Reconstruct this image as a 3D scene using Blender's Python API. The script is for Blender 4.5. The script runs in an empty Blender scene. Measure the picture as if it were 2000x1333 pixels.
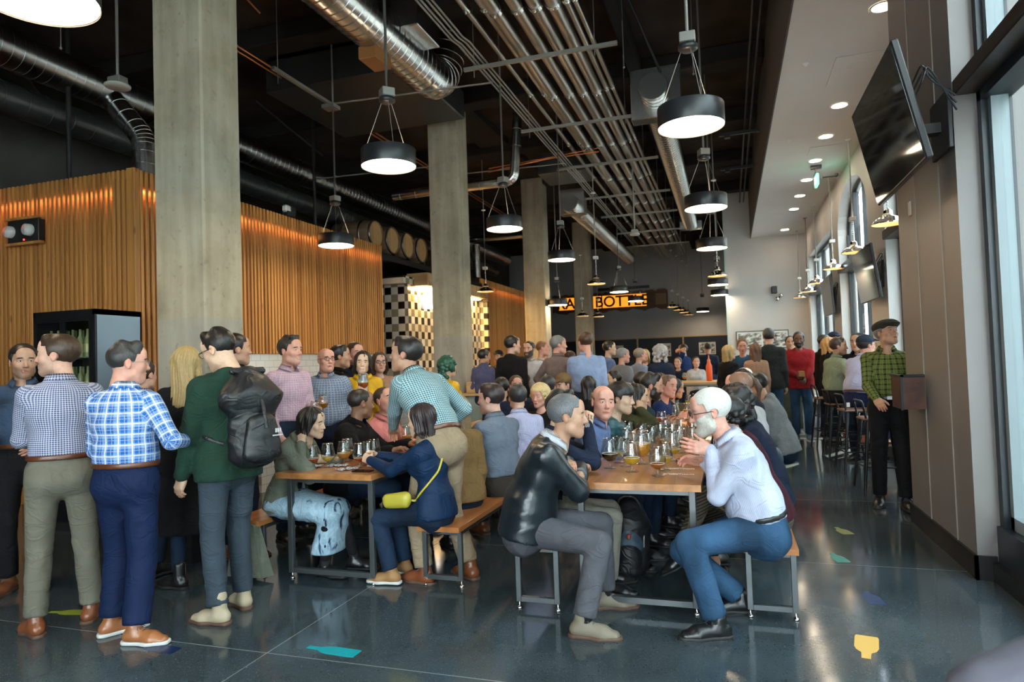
import bpy, math, random
import numpy as np
from mathutils import Vector, Matrix
random.seed(7); np.random.seed(7)
SC = bpy.context.scene
COL = SC.collection
PI = math.pi

# ---------------------------------------------------------------- camera, world, exposure
def setup_camera():
    yaw, pitch, roll = math.radians(-17.988), math.radians(1.846), math.radians(-1.887)
    cy, sy, cp, sp = math.cos(yaw), math.sin(yaw), math.cos(pitch), math.sin(pitch)
    f = Vector((sy*cp, cy*cp, sp)); r = Vector((cy, -sy, 0)); u = r.cross(f)
    cr, sr = math.cos(roll), math.sin(roll)
    r2 = cr*r + sr*u; u2 = -sr*r + cr*u
    m = Matrix((r2, u2, -f)).transposed().to_4x4(); m.translation = Vector((0, 0, 1.55))
    cd = bpy.data.cameras.new('camera'); co = bpy.data.objects.new('camera', cd); COL.objects.link(co)
    co.matrix_world = m
    cd.sensor_width = 36.0; cd.lens = 36.0*1304.6/2000.0; cd.clip_start = 0.05; cd.clip_end = 300
    cd.dof.use_dof = True; cd.dof.focus_distance = 4.6; cd.dof.aperture_fstop = 3.2
    SC.camera = co
setup_camera()
SC.view_settings.view_transform = 'Standard'; SC.view_settings.look = 'None'
SC.view_settings.gamma = 1.0; SC.view_settings.use_curve_mapping = False
SC.view_settings.exposure = EXPOSURE = 0.96
cy_ = SC.cycles
cy_.max_bounces = 7; cy_.diffuse_bounces = 3; cy_.glossy_bounces = 3; cy_.transmission_bounces = 4
cy_.transparent_max_bounces = 24; cy_.caustics_reflective = False; cy_.caustics_refractive = False
cy_.sample_clamp_indirect = 4.0; cy_.use_denoising = True; cy_.use_light_tree = True
try: cy_.denoiser = 'OPENIMAGEDENOISE'
except Exception: pass

W = bpy.data.worlds.new('sky'); SC.world = W; W.use_nodes = True
_n = W.node_tree.nodes; _n.clear()
_o = _n.new('ShaderNodeOutputWorld'); _b = _n.new('ShaderNodeBackground')
_t = _n.new('ShaderNodeTexCoord'); _s = _n.new('ShaderNodeSeparateXYZ'); _r = _n.new('ShaderNodeValToRGB')
W.node_tree.links.new(_t.outputs['Generated'], _s.inputs[0]); W.node_tree.links.new(_s.outputs['Z'], _r.inputs[0])
_r.color_ramp.elements[0].position = 0.0; _r.color_ramp.elements[0].color = (0.95, 0.97, 1.0, 1)
_r.color_ramp.elements[1].position = 0.9; _r.color_ramp.elements[1].color = (0.62, 0.80, 1.0, 1)
W.node_tree.links.new(_r.outputs[0], _b.inputs[0]); _b.inputs[1].default_value = SKY = 11.0
W.node_tree.links.new(_b.outputs[0], _o.inputs[0])

def sun_lamp():
    l = bpy.data.lights.new('sun', 'SUN'); l.energy = 30.0; l.angle = math.radians(0.35); l.color = (1.0, 0.83, 0.6)
    o = bpy.data.objects.new('sun', l); COL.objects.link(o)
    d = Vector((-0.62, -1.05, -0.78)).normalized()      # the way the light travels
    o.rotation_euler = d.to_track_quat('-Z', 'Y').to_euler(); o.location = (8, 20, 14)
sun_lamp()

# ---------------------------------------------------------------- materials
MATS = {}
def mat(name, col=(.5, .5, .5), rough=.6, metal=0., spec=.5, trans=0., emit=None, estr=0., coat=0., bump=None, sheen=0.):
    if name in MATS: return MATS[name]
    m = bpy.data.materials.new(name); m.use_nodes = True; MATS[name] = m
    nt = m.node_tree; p = nt.nodes['Principled BSDF']
    p.inputs['Base Color'].default_value = (*col, 1); p.inputs['Roughness'].default_value = rough
    p.inputs['Metallic'].default_value = metal; p.inputs['Specular IOR Level'].default_value = spec
    p.inputs['Transmission Weight'].default_value = trans; p.inputs['Coat Weight'].default_value = coat
    if sheen: p.inputs['Sheen Weight'].default_value = sheen
    if emit: p.inputs['Emission Color'].default_value = (*emit, 1); p.inputs['Emission Strength'].default_value = estr
    if bump: add_bump(m, *bump)
    return m
def N(m, kind, **kw):
    n = m.node_tree.nodes.new(kind)
    for k, v in kw.items():
        if k.startswith('i_'):
            key = k[2:]; key = int(key) if key.isdigit() else key.replace('_', ' ')
            n.inputs[key].default_value = v
        else: setattr(n, k, v)
    return n
def L(m, a, b): m.node_tree.links.new(a, b)
def P(m): return m.node_tree.nodes['Principled BSDF']
def coord(m, which='Object', scale=(1, 1, 1), rot=(0, 0, 0)):
    tc = N(m, 'ShaderNodeTexCoord'); mp = N(m, 'ShaderNodeMapping')
    mp.inputs['Scale'].default_value = scale; mp.inputs['Rotation'].default_value = rot
    L(m, tc.outputs[which], mp.inputs[0]); return mp.outputs[0]
def add_bump(m, scale=30, strength=.3, dist=.01, aniso=(1, 1, 1), detail=3, which='Object'):
    c = coord(m, which, aniso); n = N(m, 'ShaderNodeTexNoise', i_Scale=scale, i_Detail=detail)
    L(m, c, n.inputs['Vector']); b = N(m, 'ShaderNodeBump', i_Strength=strength, i_Distance=dist)
    L(m, n.outputs[0], b.inputs['Height']); L(m, b.outputs[0], P(m).inputs['Normal']); return n
def ramp(m, fac, stops):
    r = N(m, 'ShaderNodeValToRGB'); e = r.color_ramp.elements
    while len(e) > 1: e.remove(e[-1])
    for i, (p, c) in enumerate(stops):
        q = e[0] if i == 0 else e.new(p)
        q.position = p; q.color = (*c, 1) if len(c) == 3 else c
    L(m, fac, r.inputs[0]); return r.outputs[0]
def mathn(m, op, a, b=None, clamp=False):
    n = N(m, 'ShaderNodeMath', operation=op); n.use_clamp = clamp
    for i, v in enumerate((a, b)):
        if v is None: continue
        if isinstance(v, (int, float)): n.inputs[i].default_value = v
        else: L(m, v, n.inputs[i])
    return n.outputs[0]
def mixc(m, fac, a, b, blend='MIX'):
    n = N(m, 'ShaderNodeMix', data_type='RGBA', blend_type=blend)
    for i, v in ((0, fac), (6, a), (7, b)):
        if isinstance(v, (int, float)): n.inputs[i].default_value = v
        elif isinstance(v, tuple): n.inputs[i].default_value = (*v, 1) if len(v) == 3 else v
        else: L(m, v, n.inputs[i])
    return n.outputs[2]

# ---------------------------------------------------------------- objects
def tag(o, label=None, cat=None, group=None, kind=None):
    if label: o['label'] = label
    if cat: o['category'] = cat
    if group: o['group'] = group
    if kind: o['kind'] = kind
    return o
def empty(name, loc=(0, 0, 0), rz=0, label=None, cat=None, group=None):
    o = bpy.data.objects.new(name, None); COL.objects.link(o); o.location = loc; o.rotation_euler = (0, 0, rz)
    return tag(o, label, cat, group)
def children(o): return list(o.children)
def copy_tree(o, parent=None):
    c = o.copy(); COL.objects.link(c)
    if parent: c.parent = parent
    for ch in children(o): copy_tree(ch, c)
    return c
def relabel(o, label, group=None):
    o['label'] = label
    if group: o['group'] = group
    return o

def mesh_obj(name, V, F, mats, parent=None, smooth=False, mi=None, uv=None, colr=None, loc=None, rz=None):
    me = bpy.data.meshes.new(name)
    V = np.asarray(V, dtype=np.float32).reshape(-1, 3)
    if isinstance(F, np.ndarray) and F.ndim == 2:
        n, k = F.shape
        me.vertices.add(len(V)); me.vertices.foreach_set('co', V.ravel())
        me.loops.add(n*k); me.loops.foreach_set('vertex_index', F.astype(np.int32).ravel())
        me.polygons.add(n); me.polygons.foreach_set('loop_start', np.arange(0, n*k, k, dtype=np.int32))
        me.update(calc_edges=True)
    else:
        me.from_pydata([tuple(v) for v in V.tolist()], [], [tuple(f) for f in F]); me.update()
    if not isinstance(mats, (list, tuple)): mats = [mats]
    for m in mats: me.materials.append(m)
    if mi is not None: me.polygons.foreach_set('material_index', np.asarray(mi, dtype=np.int32))
    me.polygons.foreach_set('use_smooth', np.full(len(me.polygons), bool(smooth)) if not isinstance(smooth, np.ndarray) else smooth)
    if uv is not None:
        ul = me.uv_layers.new(name='UVMap'); ul.data.foreach_set('uv', np.asarray(uv, dtype=np.float32).ravel())
    if colr is not None:
        ca = me.color_attributes.new('tint', 'FLOAT_COLOR', 'POINT')
        c4 = np.ones((len(V), 4), dtype=np.float32); c4[:, :3] = colr; ca.data.foreach_set('color', c4.ravel())
    o = bpy.data.objects.new(name, me); COL.objects.link(o)
    if parent is not None: o.parent = parent
    if loc is not None: o.location = loc
    if rz is not None: o.rotation_euler = (0, 0, rz)
    return o

class MB:
    """collects shapes for ONE mesh object"""
    def __init__(s): s.V = []; s.F = []; s.S = []; s.M = []; s.m = 0; s.X = Matrix.Identity(4)
    def add(s, vs, fs, smooth=False):
        b = len(s.V); X = s.X
        s.V += [tuple(X @ Vector(v)) for v in vs]; s.F += [tuple(i+b for i in f) for f in fs]
        s.S += [smooth]*len(fs); s.M += [s.m]*len(fs); return s
    def box(s, x0, y0, z0, x1, y1, z1, bev=0.):
        if bev > 0:
            b = min(bev, abs(x1-x0)*.49, abs(y1-y0)*.49, abs(z1-z0)*.49)
            vs = []; idx = {}
            for i, (X, sx) in enumerate(((x0, 1), (x1, -1))):
                for j, (Y, sy) in enumerate(((y0, 1), (y1, -1))):
                    for k, (Z, sz) in enumerate(((z0, 1), (z1, -1))):
                        for a in range(3):
                            p = [X+sx*b, Y+sy*b, Z+sz*b]; p[a] = (X, Y, Z)[a]
                            idx[i, j, k, a] = len(vs); vs.append(p)
            fs = []
            for a in range(3):
                o = [q for q in range(3) if q != a]
                for e in (0, 1):
                    c = []
                    for (u, v) in ((0, 0), (1, 0), (1, 1), (0, 1)):
                        t = [0, 0, 0]; t[a] = e; t[o[0]] = u; t[o[1]] = v; c.append(idx[t[0], t[1], t[2], a])
                    fs.append(c if (e == 1) != (a == 1) else c[::-1])
            for a in range(3):
                o = [q for q in range(3) if q != a]
                for u in (0, 1):
                    for v in (0, 1):
                        c = []
                        for (e, w) in ((0, 0), (1, 0), (1, 1), (0, 1)):
                            t = [0, 0, 0]; t[a] = e; t[o[0]] = u; t[o[1]] = v; c.append(idx[t[0], t[1], t[2], o[w]])
                        fs.append(c if ((u == v) != (a == 1)) else c[::-1])
            for i in (0, 1):
                for j in (0, 1):
                    for k in (0, 1):
                        c = [idx[i, j, k, 0], idx[i, j, k, 1], idx[i, j, k, 2]]
                        fs.append(c if (i+j+k) % 2 == 1 else c[::-1])
            return s.add(vs, fs)
        vs = [(x, y, z) for x in (x0, x1) for y in (y0, y1) for z in (z0, z1)]
        return s.add(vs, [(0, 1, 3, 2), (4, 6, 7, 5), (0, 4, 5, 1), (2, 3, 7, 6), (0, 2, 6, 4), (1, 5, 7, 3)])
    def quad(s, *p): return s.add(p, [(0, 1, 2, 3)])
    def tube(s, pts, r, n=10, cap=True, closed=False, smooth=True):
        pts = [Vector(p) for p in pts]; m = len(pts); rr = r if isinstance(r, (list, tuple)) else [r]*m
        vs = []; ref = None
        for i, p in enumerate(pts):
            if closed: d = (pts[(i+1) % m]-pts[i-1])
            else: d = (pts[min(i+1, m-1)]-pts[max(i-1, 0)])
            d.normalize()
            if ref is None: ref = Vector((0, 0, 1)) if abs(d.z) < .9 else Vector((1, 0, 0))
            a = ref - d*ref.dot(d)
            if a.length < 1e-5: a = d.orthogonal()
            a.normalize(); ref = a; b = d.cross(a)
            for k in range(n):
                t = 2*PI*k/n; vs.append(p + (a*math.cos(t)+b*math.sin(t))*rr[i])
        fs = []
        for i in range(m if closed else m-1):
            j = (i+1) % m
            for k in range(n):
                l = (k+1) % n; fs.append((i*n+k, i*n+l, j*n+l, j*n+k))
        s.add(vs, fs, smooth)
        if cap and not closed:
            s.add(vs[:n], [tuple(range(n))[::-1]]); s.add(vs[-n:], [tuple(range(n))])
        return s
    def lathe(s, prof, n=24, c=(0, 0, 0), smooth=True, axis='z'):
        vs = []; fs = []
        for (r, z) in prof:
            for k in range(n):
                t = 2*PI*k/n; a, b = r*math.cos(t), r*math.sin(t)
                v = (a, b, z) if axis == 'z' else ((a, z, -b) if axis == 'y' else (z, a, b))
                vs.append((v[0]+c[0], v[1]+c[1], v[2]+c[2]))
        for i in range(len(prof)-1):
            for k in range(n):
                l = (k+1) % n; fs.append((i*n+k, i*n+l, (i+1)*n+l, (i+1)*n+k))
        return s.add(vs, fs, smooth)
    def disc(s, c, r, n=32, up=True, ry=None):
        vs = [(c[0]+r*math.cos(2*PI*k/n), c[1]+(ry or r)*math.sin(2*PI*k/n), c[2]) for k in range(n)]
        f = tuple(range(n)); return s.add(vs, [f if up else f[::-1]])
    def prism(s, poly, z0, z1):
        n = len(poly); vs = [(x, y, z0) for x, y in poly]+[(x, y, z1) for x, y in poly]
        fs = [tuple(range(n))[::-1], tuple(range(n, 2*n))]+[(i, (i+1) % n, n+(i+1) % n, n+i) for i in range(n)]
        return s.add(vs, fs)
    def build(s, name, mats, parent=None, loc=None, rz=None):
        V = np.array(s.V, dtype=np.float32)
        me = bpy.data.meshes.new(name); me.from_pydata(s.V, [], s.F)
        for m in (mats if isinstance(mats, (list, tuple)) else [mats]): me.materials.append(m)
        me.polygons.foreach_set('use_smooth', s.S); me.polygons.foreach_set('material_index', s.M); me.update()
        o = bpy.data.objects.new(name, me); COL.objects.link(o)
        if parent is not None: o.parent = parent
        if loc is not None: o.location = loc
        if rz is not None: o.rotation_euler = (0, 0, rz)
        return o
def rot_to(a, b, up=Vector((0, 0, 1))):
    d = (Vector(b)-Vector(a)); return d.to_track_quat('Z', 'Y').to_matrix().to_4x4()
def struct(name, mb, m, **k):
    o = mb.build(name, m, **k); o['kind'] = 'structure'; return o

# ---------------------------------------------------------------- implicit surfaces (for bodies, cloth, hair)
_C8 = np.array([(i, j, k) for i in (0, 1) for j in (0, 1) for k in (0, 1)])
_E12 = [(a, b) for a in range(8) for b in range(a+1, 8) if np.abs(_C8[a]-_C8[b]).sum() == 1]
def v3(*a): return np.array(a, dtype=np.float64)
def smin(a, b, k):
    if k <= 0: return np.minimum(a, b)
    h = np.maximum(k-np.abs(a-b), 0)/k; return np.minimum(a, b)-h*h*k*.25
def cap(a, b, ra, rb=None, lat=None, s=1., k=.03, op='u', lat2=None, s2=1.):
    return dict(a=np.asarray(a, float), b=np.asarray(b, float), ra=ra, rb=ra if rb is None else rb, lat=lat, s=s, k=k, op=op, lat2=lat2, s2=s2)
def ell(c, r, k=.02, op='u', R=None):
    return dict(e=1, a=np.asarray(c, float), r=np.asarray(r, float), k=k, op=op, R=R)
def cutp(a, n): return dict(op='cut', a=np.asarray(a, float), n=nrm(n))
def prim_d(p, X):
    if 'e' in p:
        q = X-p['a']
        if p['R'] is not None: q = q@p['R']
        r = p['r']; k0 = np.sqrt(((q/r)**2).sum(-1)); k1 = np.sqrt(((q/(r*r))**2).sum(-1))+1e-9
        return k0*(k0-1)/k1
    a, b = p['a'], p['b']; ab = b-a; L2 = ab@ab
    q = X-a
    t = np.clip((q@ab)/L2, 0, 1) if L2 > 1e-12 else np.zeros(X.shape[:-1])
    q = q-t[..., None]*ab
    if p['lat'] is not None:
        l = p['lat']; c = q@l; q = q-(c*(1-1/p['s']))[..., None]*l
    if p['lat2'] is not None:
        l = p['lat2']; c = q@l; q = q-(c*(1-1/p['s2']))[..., None]*l
    return np.sqrt((q*q).sum(-1))-(p['ra']+(p['rb']-p['ra'])*t)
def pbox(p):
    if 'e' in p:
        m = p['r'].max(); return p['a']-m, p['a']+m
    m = max(p['ra'], p['rb'])*max(1, p['s'] if p['lat'] is not None else 1, p['s2'] if p['lat2'] is not None else 1)
    return np.minimum(p['a'], p['b'])-m, np.maximum(p['a'], p['b'])+m
def snet(prims, h, post=None, pad=.0):
    """surface nets over the smooth union of the primitives"""
    us = [pbox(p) for p in prims if p['op'] == 'u']
    lo = np.min([u[0] for u in us], 0)-2*h-pad; hi = np.max([u[1] for u in us], 0)+2*h+pad
    n = np.ceil((hi-lo)/h).astype(int)+1
    ax = [lo[i]+h*np.arange(n[i]) for i in range(3)]
    G = np.full(tuple(n), .08)
    for p in prims:
        if p['op'] == 'cut':
            e = sum((ax[i]-p['a'][i]).reshape([-1 if q == i else 1 for q in range(3)])*p['n'][i] for i in range(3)); G = np.maximum(G, e); continue
        a, b = pbox(p); mg = max(2*h, p['k'])+.012+pad
        i0 = np.maximum(np.floor((a-mg-lo)/h).astype(int), 0); i1 = np.minimum(np.ceil((b+mg-lo)/h).astype(int)+1, n)
        if (i1 <= i0).any(): continue
        sl = tuple(slice(i0[q], i1[q]) for q in range(3))
        X = np.stack(np.meshgrid(*[ax[q][sl[q]] for q in range(3)], indexing='ij'), -1)
        d = prim_d(p, X)
        if p['op'] == 'u': G[sl] = smin(G[sl], d, p['k'])
        else: G[sl] = -smin(-G[sl], d, p['k'])
    if post is not None:
        X = np.stack(np.meshgrid(*ax, indexing='ij'), -1); G = post(X, G)
    return nets(G, lo, h)
def nets(G, lo, h):
    S = G < 0
    c = [S[i:G.shape[0]-1+i, j:G.shape[1]-1+j, k:G.shape[2]-1+k] for i, j, k in _C8]
    cnt = sum(x.astype(np.int8) for x in c); act = (cnt > 0) & (cnt < 8)
    A = np.argwhere(act)
    if len(A) == 0: return np.zeros((0, 3)), np.zeros((0, 4), int)
    val = np.stack([G[A[:, 0]+i, A[:, 1]+j, A[:, 2]+k] for i, j, k in _C8], 1)
    pos = np.zeros((len(A), 3)); w = np.zeros(len(A))
    for a, b in _E12:
        va, vb = val[:, a], val[:, b]; m = (va < 0) != (vb < 0)
        t = np.where(m, va/np.where(m, va-vb, 1), 0)
        pos += np.where(m[:, None], _C8[a]+t[:, None]*(_C8[b]-_C8[a]), 0); w += m
    V = lo+h*(A+pos/w[:, None])
    I = np.full(act.shape, -1, dtype=np.int64); I[tuple(A.T)] = np.arange(len(A))
    F = []
    for x in range(3):
        y, z = (x+1) % 3, (x+2) % 3
        s0 = [slice(None)]*3; s1 = [slice(None)]*3; s0[x] = slice(0, -1); s1[x] = slice(1, None)
        a, b = S[tuple(s0)], S[tuple(s1)]
        E = np.argwhere(a != b)
        E = E[(E[:, y] > 0) & (E[:, z] > 0) & (E[:, y] < act.shape[y]) & (E[:, z] < act.shape[z])]
        if not len(E): continue
        def at(dy, dz):
            q = E.copy(); q[:, y] -= dy; q[:, z] -= dz; return I[tuple(q.T)]
        q = np.stack([at(1, 1), at(0, 1), at(0, 0), at(1, 0)], 1)
        fl = b[tuple(E.T)]; q[fl] = q[fl][:, ::-1]; F.append(q)
    F = np.concatenate(F); F = F[(F >= 0).all(1)]
    return V, F
def Rz(a): c, s = math.cos(a), math.sin(a); return np.array([[c, -s, 0], [s, c, 0], [0, 0, 1.]])
def Rx(a): c, s = math.cos(a), math.sin(a); return np.array([[1., 0, 0], [0, c, -s], [0, s, c]])
def Ry(a): c, s = math.cos(a), math.sin(a); return np.array([[c, 0, s], [0, 1., 0], [-s, 0, c]])
def nrm(v): v = np.asarray(v, float); return v/(np.linalg.norm(v)+1e-12)
def bend(pts, r=.3, n=5):
    out = [Vector(pts[0])]
    for i in range(1, len(pts)-1):
        a, b, c = Vector(pts[i-1]), Vector(pts[i]), Vector(pts[i+1])
        p, q = b+(a-b).normalized()*r, b+(c-b).normalized()*r
        for k in range(n+1):
            t = k/n; out.append((1-t)**2*p+2*t*(1-t)*b+t*t*q)
    out.append(Vector(pts[-1])); return out
# ================================================================ materials of the place
def concrete_floor():
    m = mat('polished_concrete', (.05, .06, .065), rough=.16, spec=.5)
    c = coord(m, 'Object'); nt = N(m, 'ShaderNodeTexNoise', i_Scale=1.3, i_Detail=5); L(m, c, nt.inputs['Vector'])
    base = ramp(m, nt.outputs[0], [(.3, (.030, .042, .048)), (.7, (.066, .086, .095))])
    v = N(m, 'ShaderNodeTexVoronoi', i_Scale=160.0); L(m, c, v.inputs['Vector'])
    sp = ramp(m, v.outputs['Distance'], [(.0, (1, 1, 1)), (.16, (1, 1, 1)), (.24, (0, 0, 0))])
    n2 = N(m, 'ShaderNodeTexNoise', i_Scale=70.0, i_Detail=2); L(m, c, n2.inputs['Vector'])
    gate = mathn(m, 'GREATER_THAN', n2.outputs[0], .56)
    sp = mathn(m, 'MULTIPLY', sp, gate)
    col = mixc(m, mathn(m, 'MULTIPLY', sp, .42), base, (.42, .47, .47))
    v2 = N(m, 'ShaderNodeTexVoronoi', i_Scale=60.0); L(m, c, v2.inputs['Vector'])
    dk = ramp(m, v2.outputs['Distance'], [(.0, (1, 1, 1)), (.2, (1, 1, 1)), (.3, (0, 0, 0))])
    col = mixc(m, mathn(m, 'MULTIPLY', dk, .35), col, (.02, .025, .03))
    # saw-cut joints
    s = N(m, 'ShaderNodeSeparateXYZ'); L(m, c, s.inputs[0])
    def line(o, off, per, w):
        a = mathn(m, 'FLOORED_MODULO', mathn(m, 'ADD', o, -off), per)
        return mathn(m, 'LESS_THAN', a, w)
    j = mathn(m, 'MAXIMUM', line(s.outputs[0], -2.485, 4.6, .007), line(s.outputs[1], 3.102, 2.3, .007))
    col = mixc(m, mathn(m, 'MULTIPLY', j, .8), col, (.25, .28, .28))
    L(m, col, P(m).inputs['Base Color'])
    n3 = N(m, 'ShaderNodeTexNoise', i_Scale=2.2, i_Detail=6); L(m, c, n3.inputs['Vector'])
    L(m, ramp(m, n3.outputs[0], [(.3, (.07,)*3), (.75, (.17,)*3)]), P(m).inputs['Roughness'])
    b = N(m, 'ShaderNodeBump', i_Strength=.04, i_Distance=.01); L(m, n3.outputs[0], b.inputs['Height'])
    L(m, b.outputs[0], P(m).inputs['Normal'])
    return m
def plaster(name, col, rough=.6, spec=.35, amp=.12):
    m = mat(name, col, rough=rough, spec=spec)
    c = coord(m, 'Object'); n = N(m, 'ShaderNodeTexNoise', i_Scale=1.6, i_Detail=6); L(m, c, n.inputs['Vector'])
    lo = tuple(x*(1-amp) for x in col); hi = tuple(min(1, x*(1+amp)) for x in col)
    L(m, ramp(m, n.outputs[0], [(.3, lo), (.7, hi)]), P(m).inputs['Base Color'])
    n2 = N(m, 'ShaderNodeTexNoise', i_Scale=140.0, i_Detail=2); L(m, c, n2.inputs['Vector'])
    b = N(m, 'ShaderNodeBump', i_Strength=.12, i_Distance=.004); L(m, n2.outputs[0], b.inputs['Height']); L(m, b.outputs[0], P(m).inputs['Normal'])
    return m
def cast_concrete():
    m = mat('cast_concrete', (.36, .34, .29), rough=.85, spec=.25)
    c = coord(m, 'Object'); n = N(m, 'ShaderNodeTexNoise', i_Scale=2.2, i_Detail=9, i_Roughness=.62); L(m, c, n.inputs['Vector'])
    a = ramp(m, n.outputs[0], [(.28, (.24, .205, .14)), (.5, (.37, .325, .23)), (.75, (.47, .42, .32))])
    c2 = coord(m, 'Object', (6, 6, .5)); n2 = N(m, 'ShaderNodeTexNoise', i_Scale=1.5, i_Detail=5); L(m, c2, n2.inputs['Vector'])
    a = mixc(m, .35, a, ramp(m, n2.outputs[0], [(.35, (.25, .21, .145)), (.65, (.48, .43, .33))]))
    s = N(m, 'ShaderNodeSeparateXYZ'); L(m, coord(m, 'Object'), s.inputs[0])
    zj = mathn(m, 'LESS_THAN', s.outputs[2], 2.05)               # greyer below this height
    a = mixc(m, mathn(m, 'MULTIPLY', zj, .35), a, (.30, .31, .31))
    n3 = N(m, 'ShaderNodeTexNoise', i_Scale=14.0, i_Detail=6); L(m, c, n3.inputs['Vector'])
    st = ramp(m, n3.outputs[0], [(.62, (0, 0, 0)), (.72, (1, 1, 1))])
    a = mixc(m, mathn(m, 'MULTIPLY', st, .35), a, (.13, .11, .08))
    L(m, a, P(m).inputs['Base Color'])
    b = N(m, 'ShaderNodeBump', i_Strength=.25, i_Distance=.01); L(m, n3.outputs[0], b.inputs['Height']); L(m, b.outputs[0], P(m).inputs['Normal'])
    return m
def wood(name, c0, c1, axis='z', rough=.5, knots=True, scale=1., coat=0.):
    m = mat(name, c0, rough=rough, spec=.4, coat=coat)
    sc = {'z': (14, 14, .8), 'y': (14, .8, 14), 'x': (.8, 14, 14)}[axis]
    c = coord(m, 'Object', tuple(v*scale for v in sc))
    n = N(m, 'ShaderNodeTexNoise', i_Scale=1.6, i_Detail=6, i_Roughness=.6, i_Distortion=.6); L(m, c, n.inputs['Vector'])
    a = ramp(m, n.outputs[0], [(.3, c0), (.68, c1)])
    oi = N(m, 'ShaderNodeTexNoise', i_Scale=1.1, i_Detail=1)
    sc2 = {'z': (7.3, 7.3, .05), 'y': (9, .05, 9), 'x': (.05, 9, 9)}[axis]
    L(m, coord(m, 'Object', sc2), oi.inputs['Vector'])
    a = mixc(m, .5, a, ramp(m, oi.outputs[0], [(.35, tuple(v*.72 for v in c0)), (.65, tuple(min(1, v*1.2) for v in c1))]))
    if knots:
        sk = {'z': (9, 9, 2.2), 'y': (9, 2.2, 9), 'x': (2.2, 9, 9)}[axis]
        v = N(m, 'ShaderNodeTexVoronoi', i_Scale=.9); L(m, coord(m, 'Object', sk), v.inputs['Vector'])
        k = ramp(m, v.outputs['Distance'], [(.0, (1, 1, 1)), (.07, (.8, .8, .8)), (.13, (0, 0, 0))])
        a = mixc(m, mathn(m, 'MULTIPLY', k, .75), a, tuple(v*.28 for v in c0))
    L(m, a, P(m).inputs['Base Color'])
    b = N(m, 'ShaderNodeBump', i_Strength=.1, i_Distance=.004); L(m, n.outputs[0], b.inputs['Height']); L(m, b.outputs[0], P(m).inputs['Normal'])
    return m
def checker_tile(name, ch='XZ', size=.15, off=(0, 0)):
    m = mat(name, (.6, .6, .55), rough=.18, spec=.5)
    s = N(m, 'ShaderNodeSeparateXYZ'); L(m, coord(m, 'Object'), s.inputs[0])
    u = mathn(m, 'DIVIDE', mathn(m, 'ADD', s.outputs[0 if ch[0] == 'X' else 1], 50+off[0]), size)
    v = mathn(m, 'DIVIDE', mathn(m, 'ADD', s.outputs[2], 50+off[1]), size)
    fu, fv = mathn(m, 'FLOOR', u), mathn(m, 'FLOOR', v)
    par = mathn(m, 'MODULO', mathn(m, 'ADD', fu, fv), 2)
    row = mathn(m, 'MODULO', fv, 2)
    cb = N(m, 'ShaderNodeCombineXYZ'); L(m, fu, cb.inputs[0]); L(m, fv, cb.inputs[1])
    wn = N(m, 'ShaderNodeTexWhiteNoise'); L(m, cb.outputs[0], wn.inputs['Vector'])
    light = ramp(m, wn.outputs[0], [(.0, (.52, .47, .36)), (.5, (.66, .62, .52)), (1., (.74, .73, .68))])
    olive = ramp(m, wn.outputs[0], [(.0, (.16, .15, .10)), (1., (.24, .22, .15))])
    dark = mixc(m, row, (.012, .010, .010), olive)
    light = mixc(m, mathn(m, 'MULTIPLY', mathn(m, 'SUBTRACT', 1, row), .0), light, light)
    a = mixc(m, mathn(m, 'GREATER_THAN', par, .5), light, dark)
    du, dv = mathn(m, 'FRACT', u), mathn(m, 'FRACT', v)
    def edge(d): return mathn(m, 'MAXIMUM', mathn(m, 'LESS_THAN', d, .025), mathn(m, 'GREATER_THAN', d, .975))
    a = mixc(m, mathn(m, 'MAXIMUM', edge(du), edge(dv)), a, (.35, .33, .29))
    L(m, a, P(m).inputs['Base Color']); return m
def subway():
    m = mat('white_subway_tile', (.72, .73, .72), rough=.12, spec=.6)
    c = coord(m, 'Object', (1, 1, 1), (PI/2, 0, PI/2)); bt = N(m, 'ShaderNodeTexBrick', i_Scale=1.0)
    bt.inputs['Color1'].default_value = (.74, .75, .74, 1); bt.inputs['Color2'].default_value = (.68, .70, .70, 1); bt.inputs['Mortar'].default_value = (.42, .43, .43, 1)
    bt.inputs['Brick Width'].default_value = .2; bt.inputs['Row Height'].default_value = .1; bt.inputs['Mortar Size'].default_value = .004
    tc = N(m, 'ShaderNodeTexCoord'); s = N(m, 'ShaderNodeSeparateXYZ'); cb = N(m, 'ShaderNodeCombineXYZ')
    L(m, tc.outputs['Object'], s.inputs[0]); L(m, s.outputs[1], cb.inputs[0]); L(m, s.outputs[2], cb.inputs[1]); L(m, cb.outputs[0], bt.inputs['Vector'])
    L(m, bt.outputs[0], P(m).inputs['Base Color']); return m
def glass_pane():
    m = bpy.data.materials.new('window_glass'); m.use_nodes = True; MATS['window_glass'] = m
    n = m.node_tree.nodes; n.remove(P(m)); out = n['Material Output']
    t = N(m, 'ShaderNodeBsdfTransparent'); t.inputs[0].default_value = (.90, .95, .94, 1)
    g = N(m, 'ShaderNodeBsdfGlossy', i_Roughness=.01); f = N(m, 'ShaderNodeLayerWeight', i_Blend=.5); x = N(m, 'ShaderNodeMixShader')
    fr = mathn(m, 'ADD', mathn(m, 'MULTIPLY', mathn(m, 'POWER', f.outputs['Facing'], 5.0), .9), .03)
    L(m, fr, x.inputs[0]); L(m, t.outputs[0], x.inputs[1]); L(m, g.outputs[0], x.inputs[2]); L(m, x.outputs[0], out.inputs[0]); return m
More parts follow.
